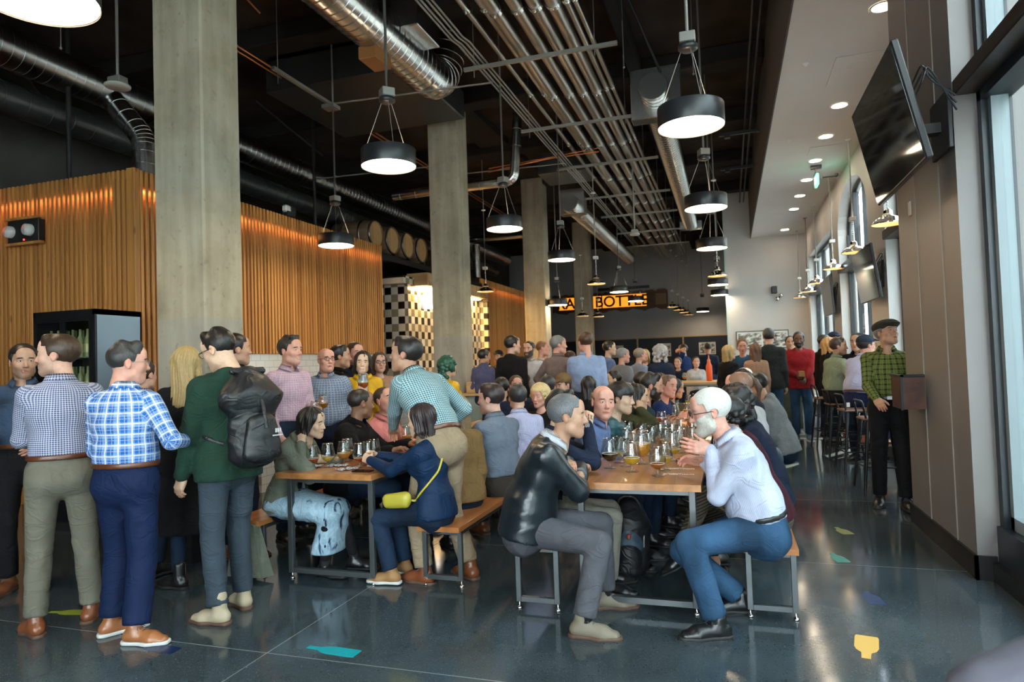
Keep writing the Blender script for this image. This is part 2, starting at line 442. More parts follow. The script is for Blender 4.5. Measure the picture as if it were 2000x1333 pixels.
def vessel_glass():
    m = bpy.data.materials.new('drinking_glass'); m.use_nodes = True; MATS['drinking_glass'] = m
    n = m.node_tree.nodes; n.remove(P(m)); out = n['Material Output']
    t = N(m, 'ShaderNodeBsdfTransparent'); t.inputs[0].default_value = (.93, .95, .94, 1)
    g = N(m, 'ShaderNodeBsdfGlossy', i_Roughness=.03); x = N(m, 'ShaderNodeMixShader')
    lw = N(m, 'ShaderNodeLayerWeight', i_Blend=.42)
    r = ramp(m, lw.outputs['Facing'], [(0., (.07,)*3), (.55, (.16,)*3), (1., (.85,)*3)])
    L(m, r, x.inputs[0]); L(m, t.outputs[0], x.inputs[1]); L(m, g.outputs[0], x.inputs[2]); L(m, x.outputs[0], out.inputs[0]); return m

M_floor = concrete_floor(); M_carpet = mat('grey_carpet', (.085, .09, .105), rough=.95, spec=.1, bump=(240, .6, .01))
M_ceil = plaster('dark_ceiling_deck', (.042, .031, .027), .9, .1, .5)
M_beam = plaster('dark_beam_paint', (.022, .019, .018), .8, .2, .3)
M_wallgrey = plaster('grey_wall_paint', (.44, .44, .45), .55, .35, .05)
M_pier = plaster('taupe_wall_paint', (.20, .178, .165), .38, .45, .06)
M_pale = plaster('pale_wall_paint', (.60, .58, .56), .55, .3, .04)
M_soffit = plaster('soffit_paint', (.66, .63, .61), .7, .25, .03)
M_upper = plaster('upper_wall_paint', (.085, .08, .072), .8, .2, .2)
M_conc = cast_concrete()
M_slat = wood('cedar_slats', (.44, .165, .036), (.68, .32, .085), 'z', .45)
M_backing = mat('cedar_backing', (.30, .12, .03), rough=.7)
M_table = wood('oiled_fir_tabletop', (.30, .115, .034), (.46, .20, .070), 'y', .3, knots=False, coat=.25)
M_bench = wood('oiled_fir_bench', (.30, .10, .028), (.44, .17, .052), 'y', .3, knots=False, coat=.25)
M_lightwood = wood('pale_plywood', (.50, .31, .13), (.66, .44, .21), 'x', .5, knots=False)
M_steel = mat('raw_steel_frame', (.115, .125, .13), rough=.38, metal=.7, bump=(9, .25, .01, (1, 1, 1)))
M_blacksteel = mat('black_steel', (.02, .021, .024), rough=.32, metal=.6)
M_chrome = mat('polished_chrome', (.82, .80, .76), rough=.06, metal=1.)
M_galv = mat('galvanised_steel', (.62, .62, .60), rough=.24, metal=1., bump=(5, .2, .01))
M_pipe = mat('brushed_pipe', (.36, .335, .30), rough=.36, metal=1., bump=(14, .25, .01))
M_darkduct = mat('dark_spiral_duct', (.25, .25, .25), rough=.28, metal=1.)
M_conduit = mat('grey_conduit', (.30, .29, .26), rough=.45, metal=.5)
M_copper = mat('copper_pipe', (.62, .24, .10), rough=.3, metal=1.)
M_black = mat('black_paint', (.012, .012, .013), rough=.45)
M_blackmat = mat('black_powder_coat', (.016, .017, .019), rough=.38, spec=.5)
M_base = mat('black_skirting', (.006, .005, .005), rough=.35)
M_white = mat('white_enamel', (.75, .74, .70), rough=.35)
M_plate = mat('cream_plastic', (.55, .54, .47), rough=.4)
M_navy = plaster('navy_panel_paint', (.010, .018, .034), .5, .35, .1)
M_bronze = mat('bronze_window_frame', (.045, .026, .018), rough=.38, metal=.2)
M_alu = mat('dark_aluminium_frame', (.016, .021, .025), rough=.35, metal=.3)
M_greyframe = mat('grey_window_frame', (.22, .26, .27), rough=.4)
M_facade = plaster('cream_facade', (.86, .86, .80), .8, .2, .03)
M_lamp = mat('lamp_diffuser', (.9, .9, .85), emit=(1., .80, .55), estr=20.)
M_down = mat('downlight_lens', (.9, .9, .85), emit=(1., .82, .60), estr=34.)
M_bulb = mat('lamp_bulb', (.9, .8, .6), emit=(1., .70, .36), estr=16.)
M_inner = mat('cream_lamp_inside', (.85, .70, .42), rough=.4)
M_led = mat('amber_light_strip', (.9, .7, .3), emit=(1., .60, .20), estr=75.)
M_screen = mat('screen_glass', (.004, .004, .005), rough=.06, spec=.7)
M_greyscreen = mat('screen_glass_satin', (.07, .08, .095), rough=.35, spec=.9)
M_tileX = checker_tile('chequered_tile_front', 'XZ', .16, (.10, .02)); M_tileY = checker_tile('chequered_tile_side', 'YZ', .16, (.0, .02))
M_subway = subway(); M_pane = glass_pane(); M_vessel = vessel_glass()

# ================================================================ the setting
b = MB(); b.box(-10, -5, -.2, 2.9, 30.4, 0); struct('floor', b, M_floor)
b = MB(); b.box(.0, 13.15, .0, 2.2, 20.9, .012, .004); struct('floor_carpet', b, M_carpet)
b = MB(); b.box(.0, 13.10, .0, 2.2, 13.15, .016); struct('trim_carpet_edge', b, M_plate)
b = MB(); b.box(-10, -5, 6.5, 2.9, 30.4, 6.8); struct('ceiling', b, M_ceil)
b = MB()
for y in (-2, .9, 4.87+.1, 7.9, 10.95+.1, 13.9, 16.8, 19.8, 22.8, 26): b.box(-9.9, y, 6.22, .7, y+.38, 6.5, .02)
struct('ceiling_beam_cross', b, M_beam)
b = MB(); b.box(-5.1, -4, 6.36, -4.45, 30, 6.5); b.box(-1.35, -4, 6.15, -1.2, 30, 6.5); struct('ceiling_beam_long', b, M_beam)

# walls
b = MB(); b.box(-10.2, -5, 0, -9.6, 30.4, 6.5); struct('wall_left', b, M_upper)
b = MB(); b.box(-9.6, -5, 0, -9.55, 5.9, 6.5); 
b = MB()
for x0, x1 in ((-10, -3.6), (-1.5, -.9), (1.2, 2.9)): b.box(x0, -5.3, 0, x1, -5, 6.5)
b.box(-10, -5.3, 0, 2.9, -5, .5); b.box(-10, -5.3, 4.4, 2.9, -5, 6.5); struct('wall_back', b, M_wallgrey)
k = 0
for x0, x1 in ((-3.6, -1.5), (-.9, 1.2)):  # unseen windows behind the camera, added for fill light
    k += 1; b = MB(); b.box(x0, -5.16, .5, x1, -5.14, 4.4); w = struct('window_back_fill_%d' % k, b, M_pane)
    f = MB()
    for xx in (x0, (x0+x1)/2-.03, x1-.06): f.box(xx, -5.2, .5, xx+.06, -5.08, 4.4)
    for zz in (.5, 3.2, 4.34): f.box(x0, -5.2, zz, x1, -5.08, zz+.06)
    f.build('window_frame', M_alu, w)
b = MB(); b.box(-10, 29.5, 0, 3.0, 29.8, 6.5); struct('wall_far', b, M_wallgrey)
# the pale wall at the end of the soffit, returning back to the far wall
b = MB(); b.box(0, 20.9, 0, 2.9, 21.15, 6.5); b.box(-.0, 21.15, 0, .12, 29.5, 6.5); struct('wall_pale', b, M_pale)
b = MB(); b.box(-.035, 20.88, 0, .0, 20.96, 6.5); struct('trim_pale_edge', b, mat('green_white_edge', (.45, .62, .56), .5))

# right wall with its openings
def wall_with_openings(name, X0, X1, Y0, Y1, Z1, ops, m):
    """ops: (y0,y1,z0,z1,arch)"""
    mb = MB(); y = Y0
    for (a, c, z0, z1, arch) in ops:
        if a > y: mb.box(X0, y, 0, X1, a, Z1)
        if z0 > 0: mb.box(X0, a, 0, X1, c, z0)
        if not arch: mb.box(X0, a, z1, X1, c, Z1)
        else:
            n = 20; cyy = (a+c)/2; ra = (c-a)/2; zs = z1-arch
            for i in range(n):
                t0, t1 = PI*i/n, PI*(i+1)/n
                ya, yb = cyy-ra*math.cos(t0), cyy-ra*math.cos(t1); za, zb = zs+arch*math.sin(t0), zs+arch*math.sin(t1)
                mb.add([(X0, ya, za), (X0, yb, zb), (X0, yb, Z1), (X0, ya, Z1), (X1, ya, za), (X1, yb, zb), (X1, yb, Z1), (X1, ya, Z1)],
                       [(0, 3, 2, 1), (4, 5, 6, 7), (0, 1, 5, 4), (3, 7, 6, 2)])
        y = c
    if Y1 > y: mb.box(X0, y, 0, X1, Y1, Z1)
    return struct(name, mb, m)
wall_with_openings('wall_right', 2.2, 2.5, 6.9, 20.9, 6.5, [(7.5, 10.78, .35, 4.2, 0), (11.98, 14.98, .35, 4.7, .8), (16.0, 20.25, .35, 4.22, 0)], M_pale)
b = MB(); b.box(1.52, 5.24, 0, 2.9, 6.89, 6.5); struct('wall_right_pier', b, M_pier)
b = MB(); b.box(1.50, 5.22, 0, 1.52, 6.90, .16); b.box(1.50, 5.22, 0, 1.63, 5.24, .16); b.box(1.5, 6.89, 0, 2.2, 6.91, .16); struct('baseboard_pier', b, M_base)
b = MB(); b.box(2.18, 6.91, 0, 2.2, 20.9, .16); struct('baseboard_right', b, M_base)
b = MB(); b.box(.0, 20.88, .0, 2.18, 20.9, .16); struct('baseboard_pale', b, M_base)
def far_window(n, y0, y1, z0, z1, arch, mul):
    X = 2.36; g = MB(); g.box(X+.03, y0, z0, X+.045, y1, z1-(arch or 0))
    zs = z1-(arch or 0)
    if arch:
        nn = 20; c = (y0+y1)/2; ra = (y1-y0)/2
        g.add([(X+.03, c-ra*math.cos(PI*i/nn), zs+arch*math.sin(PI*i/nn)) for i in range(nn+1)], [tuple(range(nn+1))[::-1]])
    w = struct('window_%d' % n, g, M_pane)
    f = MB(); t = .07
    for y in [y0, y1-t]+mul: f.box(X, y, z0, X+.10, y+t, zs)
    for y in mul:
        if arch: f.box(X, y, zs, X+.10, y+t, z1-.12)
    f.box(X, y0, z0, X+.10, y1, z0+t)
    if arch:
        f.tube([(X+.05, (y0+y1)/2-(y1-y0)/2*.98*math.cos(PI*i/20), zs+arch*.97*math.sin(PI*i/20)) for i in range(21)], .045, 8)
    else: f.box(X, y0, z1-t, X+.10, y1, z1)
    f.build('window_frame', M_alu, w)
    tr = MB(); tr.box(2.16, y0+.002, 3.14, X+.12, y1-.002, 3.27, .01); tr.build('window_transom', M_bronze, w)
    si = MB(); si.box(2.17, y0+.002, z0-.04, X, y1-.002, z0+.012, .008); si.build('window_sill', M_pale, w)
far_window(2, 7.5, 10.78, .35, 4.2, 0, [9.1]); far_window(3, 11.98, 14.98, .35, 4.7, .8, [13.15, 14.05]); far_window(4, 16.0, 20.25, .35, 4.22, 0, [17.35, 18.8])
# near window wall, running past the camera
b = MB(); b.box(1.60, -5, 0, 1.86, 5.24, .12); struct('wall_right_near', b, M_base)
g = MB(); g.box(1.745, -5, .36, 1.757, 5.17, 6.35); w = struct('window_1', g, M_pane)
f = MB()
for y in (5.17, 3.0, .8, -1.4, -3.6): f.box(1.66, y, .12, 1.84, y+.07, 6.4)
f.box(1.64, -5, .12, 1.84, 5.24, .36); f.box(1.64, -5, 6.3, 1.84, 5.24, 6.5); f.build('window_frame', M_alu, w)
f = MB()
for y in (5.115, 2.95, .75, -1.45, -3.65): f.box(1.70, y, .36, 1.80, y+.055, 6.3)
f.box(1.70, -5, .36, 1.80, 5.17, .44); f.build('window_sash', M_greyframe, w)
f = MB(); f.box(1.522, -5, 3.27, 1.72, 5.24, 3.375, .006); f.build('window_transom', M_bronze, w)
f = MB(); f.box(1.66, -5, 3.20, 1.84, 5.24, 3.50); f.build('transom_bar', M_alu, w)
# reveals of raceway on the pier
for yy in (5.62, 6.28):
    b = MB(); b.box(1.512, yy, .16, 1.5195, yy+.013, 6.3); struct('trim_pier_raceway', b, mat('raceway_paint', (.30, .26, .22), .4))
# soffit with bulkhead
b = MB(); b.box(.74, -5, 5.0, 1.52, 20.9, 6.5); b.box(1.52, 6.9, 5.0, 2.2, 20.9, 6.5); struct('ceiling_soffit', b, M_soffit)
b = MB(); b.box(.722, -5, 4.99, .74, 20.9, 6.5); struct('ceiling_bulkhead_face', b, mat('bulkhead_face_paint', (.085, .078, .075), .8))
# exterior
b = MB()
b.box(6.2, -8, -.5, 6.9, 15, 9)
for y0, y1 in ((15, 18.60), (18.90, 19.10), (19.42, 45)): b.box(6.2, y0, -.5, 6.26, y1, 9)  # gaps invented to let thin streaks of sun through to the floor
b.box(6.0, -8, 4.4, 6.2, 15, 4.55)
for y in (-6, -3, 0, 3.2, 6.4, 9.2, 12, 15, 22, 26, 30): b.box(6.08, y, -.5, 6.2, y+.7, 9)
struct('exterior_facade', b, M_facade)
b = MB(); b.box(2.9, -30, -.25, 40, 50, -.05); struct('exterior_pavement', b, mat('street_paving', (.35, .35, .34), .9))
b = MB(); b.box(-30, -30, -.25, 40, -5.3, -.06); struct('exterior_pavement_back', b, mat('street_paving', (.35, .35, .34), .9))

# columns
for i, y in enumerate((4.87, 10.97, 16.72, 22.72)):
    b = MB(); b.box(-5.05, y, 0, -4.48, y+.50, 6.45, .018); o = struct('column', b, M_conc)
    b = MB(); b.box(-5.09, y+.14, 0, -5.052, y+.34, 6.3, .006); o2 = b.build('drain_pipe', M_black); tag(o2, ['black pipe strip running up behind the nearest concrete column', 'black pipe strip on the left of the second concrete column', 'black pipe strip on the left of the third concrete column', 'black pipe strip on the left of the farthest concrete column'][i], 'pipe', 'black pipes beside the columns')

# cedar slat walls
def slats(axis, a0, a1, fixed, z0, z1, pitch=.0745, w=.04, d=.07, sign=1):
    mb = MB(); a = a0
    while a < a1-.001:
        j = random.uniform(-.004, .004)
        if axis == 'y': mb.box(fixed-d, a, z0, fixed+j, a+w, z1, .003)
        else: mb.box(a, fixed+j, z0, a+w, fixed+d, z1, .003)
        a += pitch
    return mb
def slat_wall(name, axis, a0, a1, fixed, z0, z1):
    bk = MB()
    if axis == 'y': bk.box(fixed-.30, a0, z0, fixed-.125, a1, z1-.10)
    else: bk.box(a0, fixed+.125, z0, a1, fixed+.30, z1-.10)
    o = struct(name, bk, M_backing)
    slats(axis, a0, a1, fixed, z0, z1).build('slats', M_slat, o)
    s = MB()
    if axis == 'y': s.box(fixed-.22, a0, z1-.215, fixed-.12, a1, z1-.20); s.box(fixed-.30, a0, z1-.19, fixed-.24, a1, z1)
    else: s.box(a0, fixed+.12, z1-.215, a1, fixed+.22, z1-.20); s.box(a0, fixed+.24, z1-.19, a1, fixed+.30, z1)
    led = MB()
    if axis == 'y': led.box(fixed-.105, a0, z1-.225, fixed-.085, a1, z1-.217); led.box(fixed-.125, a0, z1-.216, fixed-.072, a1, z1-.17)
    else: led.box(a0, fixed+.085, z1-.225, a1, fixed+.105, z1-.217); led.box(a0, fixed+.072, z1-.216, a1, fixed+.125, z1-.17)
    led.M = [0]*6+[1]*6; led.build('light_strip', [M_led, M_backing], o)
    return o
slat_wall('wall_slatted_front', 'x', -9.6, -6.62, 5.99, 0, 3.96)
slat_wall('wall_slatted_side', 'y', 6.0, 7.2, -6.5, 0, 3.96)
slat_wall('wall_slatted_bar', 'y', 7.22, 11.82, -6.5, 1.80, 3.96)
slat_wall('wall_slatted_far', 'y', 17.6, 21.7, -6.5, 1.15, 3.93)
b = MB(); b.box(-6.62, 5.985, 0, -6.5, 6.06, 3.97, .004); b.box(-6.57, 17.45, 1.1, -6.5, 17.6, 3.93); struct('trim_slat_corner', b, M_slat)
# bar: tiled wall, counter
b = MB(); b.box(-6.9, 7.2, 0, -6.56, 11.8, 1.795); struct('wall_bar_tile', b, M_subway)
b = MB(); b.box(-7.1, 12.9, 0, -6.5, 17.3, 3.3)
o = struct('wall_chequered', b, [M_tileX, M_tileY])
me = o.data
for p in me.polygons: p.material_index = 1 if abs(p.normal.x) > .5 else 0
b = MB(); b.box(-9.5, 12.9, 0, -7.1, 13.0, 3.5); b.box(-7.1, 17.3, 0, -6.3, 17.4, 3.3); o = struct('wall_chequered_recess', b, M_tileX)
b = MB(); b.box(-7.4, 12.6, 3.3, -6.45, 17.42, 3.46); struct('trim_chequered_top', b, M_tileY)
b = MB(); b.box(-6.62, 13.1, 3.28, -6.12, 16.9, 3.56, .01); t_ = struct('trim_bar_header', b, M_lightwood)
l_ = MB(); l_.box(-6.46, 13.2, 3.262, -6.3, 16.8, 3.272); l_.build('light_strip', M_led, t_)
b = MB(); b.box(-9.6, 11.82, 3.7, -6.5, 17.5, 3.78); struct('ceiling_bar_shelf', b, M_blacksteel)
b = MB(); b.box(-9.6, 5.99+.32, 3.5, -6.8, 11.8, 3.6); struct('ceiling_bar_box', b, M_beam)
b = MB(); b.box(-9.5, 21.7, 0, -6.5, 21.8, 3.93); struct('wall_bar_end', b, M_upper)
def bar_counter():
    o = empty('bar_counter', (-6.05, 12.5, 0), label='long white tiled bar counter with pale wood top along the slatted wall', cat='counter')
    b = MB(); b.box(-.24, -5.4, 0, .35, 8.8, .98); b.build('counter_body', M_subway, o)
    b = MB(); b.box(-.24, -5.5, .98, .42, 8.9, 1.04, .01); b.build('counter_top', M_lightwood, o)
bar_counter()
# far wall panelling, battens
b = MB(); b.box(-9.5, 29.44, 0, -.02, 29.5, 2.40); struct('wall_far_panelling', b, M_navy)
b = MB(); b.box(-9.5, 29.42, 2.40, -.02, 29.5, 2.44)
for x in (-7.7, -5.74, -3.80, -1.86): b.box(x-.03, 29.42, 0, x+.03, 29.5, 2.42)
struct('trim_far_battens', b, M_lightwood)
b = MB(); b.box(-5.45, 29.40, 4.60, -3.2, 29.5, 4.72); struct('trim_far_rail', b, M_black)
# ================================================================ lamps
def ring_pendant():
    r = empty('pendant_lamp', (0, 0, 0))
    b = MB(); b.lathe([(.25, 0), (.252, .004), (.252, .156), (.25, .16), (.238, .16), (.238, .158)], 48)
    b.lathe([(.10, .158), (.25, .16)], 48); b.build('lamp_shade', M_blackmat, r)
    d = MB(); d.lathe([(.105, .045), (.11, .03), (.238, .008), (.246, .008), (.246, .012)], 48); d.lathe([(.105, .158), (.105, .045)], 40); d.build('lamp_diffuser', M_lamp, r)
    c = MB(); c.lathe([(0, .60), (.055, .60), (.075, .615), (.075, .645), (.055, .655)], 28); c.build('canopy', M_blackmat, r)
    c = MB(); c.box(-.06, -.06, .655, .06, .06, .735, .006); c.build('junction_box', M_conduit, r)
    for k in range(3):
        a = 2*PI*k/3+.9
        w = MB(); w.tube([(.05*math.cos(a), .05*math.sin(a), .615), (.235*math.cos(a), .235*math.sin(a), .158)], .0028, 6); w.build('cable', M_conduit, r)
    return r
proto = ring_pendant()
PEND = [(-.21, 5.30, 3.34, 3.1), (-.20, 8.42, 3.36, 3.1), (-.21, 11.75, 3.38, 3.1), (-.21, 17.9, 3.38, 3.1), (-.21, 20.7, 3.36, 3.1),
        (-2.86, 2.13, 3.25, 2.0), (-2.93, 5.50, 3.42, 2.0), (-2.91, 8.80, 3.43, 2.0), (-2.88, 12.0, 3.43, 2.0), (-2.85, 18.6, 3.43, 2.0), (-2.83, 21.9, 3.43, 2.0),
        (-5.38, 8.43, 3.35, 1.95), (-4.20, 16.9, 3.02, 2.3), (-.96, 28.2, 3.38, 2.1), (-5.4, 3.2, 3.35, 1.95)]
PL = ['nearest black ring pendant of the right row, large and bright near the soffit', 'second black ring pendant in the right row, behind the nearest one',
      'third black ring pendant in the right row, under the second one', 'fourth black ring pendant of the right row, just below a small chrome dome', 'farthest black ring pendant of the right row, beside the pale wall edge',
      'bright pendant cut off by the top left corner', 'black ring pendant left of the second concrete column', 'black ring pendant between the second and third columns',
      'black ring pendant right of the third concrete column', 'black ring pendant above the lettered wooden sign', 'small black ring pendant hanging in front of the letters of the wooden sign',
      'black ring pendant in front of the slatted cedar wall', 'low black ring pendant between the third and fourth columns', 'small black pendant glowing against the far grey wall', 'black ring pendant hidden above the standing group']
for i, (x, y, z, pl) in enumerate(PEND):
    o = proto if i == 0 else copy_tree(proto)
    o.location = (x, y, z-.02); o.rotation_euler = (0, 0, .4*i)
    tag(o, PL[i], 'pendant lamp', 'black ring pendants')
    p = MB(); zt = 6.5-(z-.02)
    if x < -.5: p.tube([(0, 0, .735), (0, 0, 2.05)], .013, 10); p.tube([(0, 0, 2.05), (0, 0, zt)], .005, 6)
    else: p.tube([(0, 0, .735), (0, 0, zt)], .013, 10)
    p.build('pole', M_conduit, o)
def dome_pendant():
    r = empty('dome_lamp', (0, 0, 0))
    b = MB(); b.lathe([(.19, 0), (.195, .01), (.178, .022), (.165, .045), (.12, .085), (.07, .10), (.055, .12), (.05, .17), (.03, .19), (.012, .20)], 36); b.build('lamp_shade', M_chrome, r)
    b = MB(); b.lathe([(.012, .185), (.045, .165), (.065, .095), (.115, .078), (.158, .04), (.186, .004)], 36); b.build('shade_lining', M_inner, r)
    b = MB(); b.lathe([(0, .03), (.045, .04), (.055, .065), (.04, .09), (0, .10)], 20); b.build('bulb', M_bulb, r)
    b = MB()
    for k in range(9): b.lathe([(.006, .20+.035*k), (.011, .21+.035*k), (.006, .225+.035*k)], 8)
    b.build('chain', M_chrome, r)
    b = MB(); b.box(-.05, -.05, .52, .05, .05, .58, .005); b.build('junction_box', M_white, r)
    return r
proto = dome_pendant()
DOM = [(1.93, 9.25, 3.20), (1.98, 11.95, 3.24), (2.0, 14.35, 3.27), (2.0, 16.9, 3.25), (1.98, 18.5, 3.2), (1.95, 20.3, 3.2), (-5.26, 14.38, 3.29), (-2.54, 13.57, 3.20), (-.16, 13.62, 3.20),
       (-4.25, 20.2, 3.0), (-3.9, 20.9, 3.0), (-1.72, 22.6, 3.3), (-1.62, 23.8, 3.28), (-1.52, 25.0, 3.26), (-1.42, 26.2, 3.24)]
DLB = ['chrome dome lamp half hidden below the largest television', 'large chrome dome lamp hanging before the arched window', 'chrome dome lamp between the arched window and the far television', 'brassy chrome dome lamp above the satin grey television',
       'small chrome dome lamp second from the pale end wall', 'smallest chrome dome lamp beside the pale end wall', 'chrome dome lamp between the second and third columns', 'chrome dome lamp beside the fourth column, left of the wooden sign',
       'chrome dome lamp squeezed between two ring pendants of the right row', 'left one of two low dome lamps left of the fourth column', 'right one of two low dome lamps left of the fourth column',
       'first and highest of four dome lamps in a slanting row by the sign', 'second of four dome lamps in a slanting row by the sign', 'third of four dome lamps in a slanting row by the sign', 'last and lowest of four dome lamps in a slanting row by the sign']
for i, (x, y, z) in enumerate(DOM):
    o = proto if i == 0 else copy_tree(proto)
    o.location = (x, y, z-.1); tag(o, DLB[i], 'dome lamp', 'chrome dome lamps'); zt = (5.0 if x > 1 else 6.5)-z+.1
    b = MB(); b.tube([(0, 0, .58), (0, 0, zt)], .011, 10); b.lathe([(.011, zt-.03), (.05, zt-.015), (.05, zt)], 16); b.build('pole', M_white if x > 1 else M_conduit, o)
def downlight():
    r = empty('recessed_downlight', (0, 0, 0))
    b = MB(); b.disc((0, 0, -.006), .10, 36, up=False); b.build('lens', M_down, r)
    b = MB(); b.lathe([(.10, -.008), (.118, -.010), (.124, -.001)], 36); b.build('trim_ring', M_white, r)
    return r
proto = downlight()
ORD = ['nearest', 'second', 'third', 'fourth', 'fifth', 'sixth', 'seventh', 'eighth', 'ninth', 'farthest']
for i in range(10):
    o = proto if i == 0 else copy_tree(proto)
    o.location = (1.606 if i < 9 else .95, 7.46+1.392*i if i < 8 else (19.96 if i == 8 else 3.0), 5.0)
    tag(o, ('%s round downlight from the camera in the white soffit' % ORD[i]) if i < 9 else 'round downlight in the soffit edge nearest the camera, above the picture', 'downlight', 'soffit downlights')
# small soffit fittings
for i, (x, y) in enumerate(((1.0, 8.6), (1.05, 11.6), (1.0, 15.8))):
    b = MB(); b.lathe([(0, -.03), (.022, -.028), (.03, -.012), (.045, -.001)], 16); o = b.build('sprinkler_head', M_white, loc=(x, y, 5.0))
    tag(o, ['nearest white sprinkler head in the soffit', 'middle white sprinkler head in the soffit', 'farthest white sprinkler head in the soffit'][i], 'sprinkler', 'soffit sprinklers')
for i, (x, y, w, h) in enumerate(((1.75, 9.0, .6, .9), (1.8, 12.4, .5, .5))):
    b = MB(); b.box(-w/2, -h/2, -.008, w/2, h/2, 0, .003); o = b.build('access_panel', M_soffit, loc=(x-.12, y, 4.999))
    tag(o, ['larger access panel flush in the white soffit', 'smaller access panel farther along the white soffit'][i], 'panel')

# ================================================================ ducts and pipes
def spiral_duct(pts, r, name, label, m=M_galv, rib=.12, caps=True, cat='duct'):
    o = empty(name, pts[0], label=label, cat=cat); p0 = Vector(pts[0])
    q = [Vector(p)-p0 for p in pts]
    b = MB(); b.tube(q, r, 28, cap=True)
    s = b
    for a, c in zip(q[:-1], q[1:]):
        d = c-a; n = max(1, int(d.length/rib))
        for i in range(n):
            e = a+d*((i+.5)/n); u = d.normalized(); s.tube([e-u*.006, e-u*.003, e+u*.003, e+u*.006], [r, r+.007, r+.007, r], 28, cap=False)
    s.build('duct_body', m, o); return o
spiral_duct(bend([(-4.30, 3.4, 6.0), (-4.05, 5.95, 5.76), (-3.92, 9.0, 5.70), (-3.80, 9.12, 6.46)], .34), .29, 'spiral_duct', 'large bright spiral duct bending upwards above the second column')
b = MB(); b.box(-.1, -.34, -.2, .28, .34, .24, .01); o = b.build('duct_box', M_galv, loc=(-3.78, 7.75, 5.98)); tag(o, 'square galvanised box beside the large bright duct', 'duct box')
b = MB(); b.box(-.14, -.2, -.07, .1, .2, .09, .01); o = b.build('duct_box', M_backing, loc=(-4.02, 7.3, 5.38)); tag(o, 'small brown box under the large bright duct', 'duct box')
spiral_duct([(-.86, 9.35, 5.33), (-.88, 13.4, 5.33), (-.88, 13.5, 5.33), (-.90, 19.6, 5.33)], .19, 'spiral_duct', 'capped round duct running behind the right row of ring pendants')
b = MB(); b.box(-.36, 0, -.32, .36, .25, .42, .01); o = b.build('duct_box', M_galv, loc=(-.86, 9.72, 5.33)); tag(o, 'galvanised box around the capped round duct', 'duct box')
b = MB(); b.box(-.3, 0, -.1, .3, .3, .12, .01); o = b.build('duct_box', M_galv, loc=(-.9, 19.6, 5.3)); tag(o, 'galvanised box at the far end of the round duct', 'duct box')
spiral_duct([(-3.38, 15.0, 5.2), (-3.33, 24.4, 5.2)], .2, 'spiral_duct', 'round duct running to the far wall between third and fourth columns')
b = MB(); b.box(-.3, 0, -.3, .3, .3, .3, .01); o = b.build('duct_box', M_galv, loc=(-3.38, 15.3, 5.3)); tag(o, 'galvanised box around the round duct near the third column', 'duct box')
spiral_duct([(-8.0, .5, 5.47), (-7.95, 24, 5.47)], .24, 'spiral_duct', 'long dark spiral duct above the slatted cedar walls', M_darkduct, .13)
spiral_duct([(-8.45, .5, 5.05), (-8.4, 24, 5.05)], .2, 'spiral_duct', 'lower dark duct hanging under the long spiral duct', mat('sooty_duct', (.07, .07, .07), .4, .6), .3)
spiral_duct(bend([(-7.95, 6.9, 5.42), (-7.42, 7.0, 4.75), (-7.38, 7.0, 3.62)], .12), .15, 'spiral_duct', 'branch duct elbowing down behind the slatted cedar corner', M_galv, .16)
spiral_duct(bend([(-6.3, 12.0, 4.98), (-3.75, 12.0, 5.0), (-3.62, 12.0, 6.45)], .18), .09, 'spiral_duct', 'slim silver duct turning up between the second and third columns', M_galv, .3)
spiral_duct([(-6.9, 17.0, 4.95), (-5.0, 17.0, 4.93)], .07, 'spiral_duct', 'thin silver duct crossing behind the second column', M_galv, .3)
spiral_duct([(-6.46, 17.0, 4.8), (-6.46, 17.0, 3.9)], .1, 'spiral_duct', 'short vertical corrugated duct above the far slatted wall', M_galv, .05)
for i, (x, z, r) in enumerate([(-2.71, 5.62, .035), (-2.50, 5.62, .045), (-2.38, 5.58, .076), (-2.13, 5.58, .076), (-1.92, 5.58, .076), (-1.72, 5.58, .076), (-1.58, 5.6, .035), (-1.49, 5.62, .03)]):
    o = empty('ceiling_pipe', (x, 2, z), label='%s steel pipe from the left in the bundle under the ceiling' % ORD[i].replace('nearest', 'first'), cat='pipe', group='steel pipes of the ceiling bundle')
    y1 = 27 if i in (2, 3, 6, 7) else 24
    b = MB(); b.tube([(0, 0, 0), (0, y1-2, 0)], r, 16); b.build('pipe_run', M_pipe, o)
    for y in (5.2, 7.0, 9.6, 12.1, 14.6, 17.1, 19.6, 22.1):
        b = MB(); b.tube([(0, y-2.0+.03*i, 0), (0, y-1.93+.03*i, 0)], r+.014, 16); b.lathe([(.01, -.012), (.016, 0), (.01, .012)], 8, (0, y-1.96+.03*i, -r-.018), axis='x'); b.build('pipe_coupling', M_galv, o)
for i, y in enumerate((3.0, 5.5, 8.1, 10.65, 13.05, 15.75, 18.0, 20.6, 23.2)):
    o = empty('pipe_hanger', (-2.15, y, 5.40), label='%s slotted strut hanger across the pipe bundle' % ORD[i].replace('nearest', 'first'), cat='hanger', group='strut hangers under the pipe bundle')
    b = MB(); b.box(-1.02, -.022, 0, 1.0, .022, .006); b.box(-1.02, -.022, .006, 1.0, -.017, .045); b.box(-1.02, .017, .006, 1.0, .022, .045); b.build('strut', M_conduit, o)
    for x in (-.88, .72):
        b = MB(); b.tube([(x, 0, -.1), (x, 0, 1.08)], .006, 6); b.build('threaded_rod', M_conduit, o)
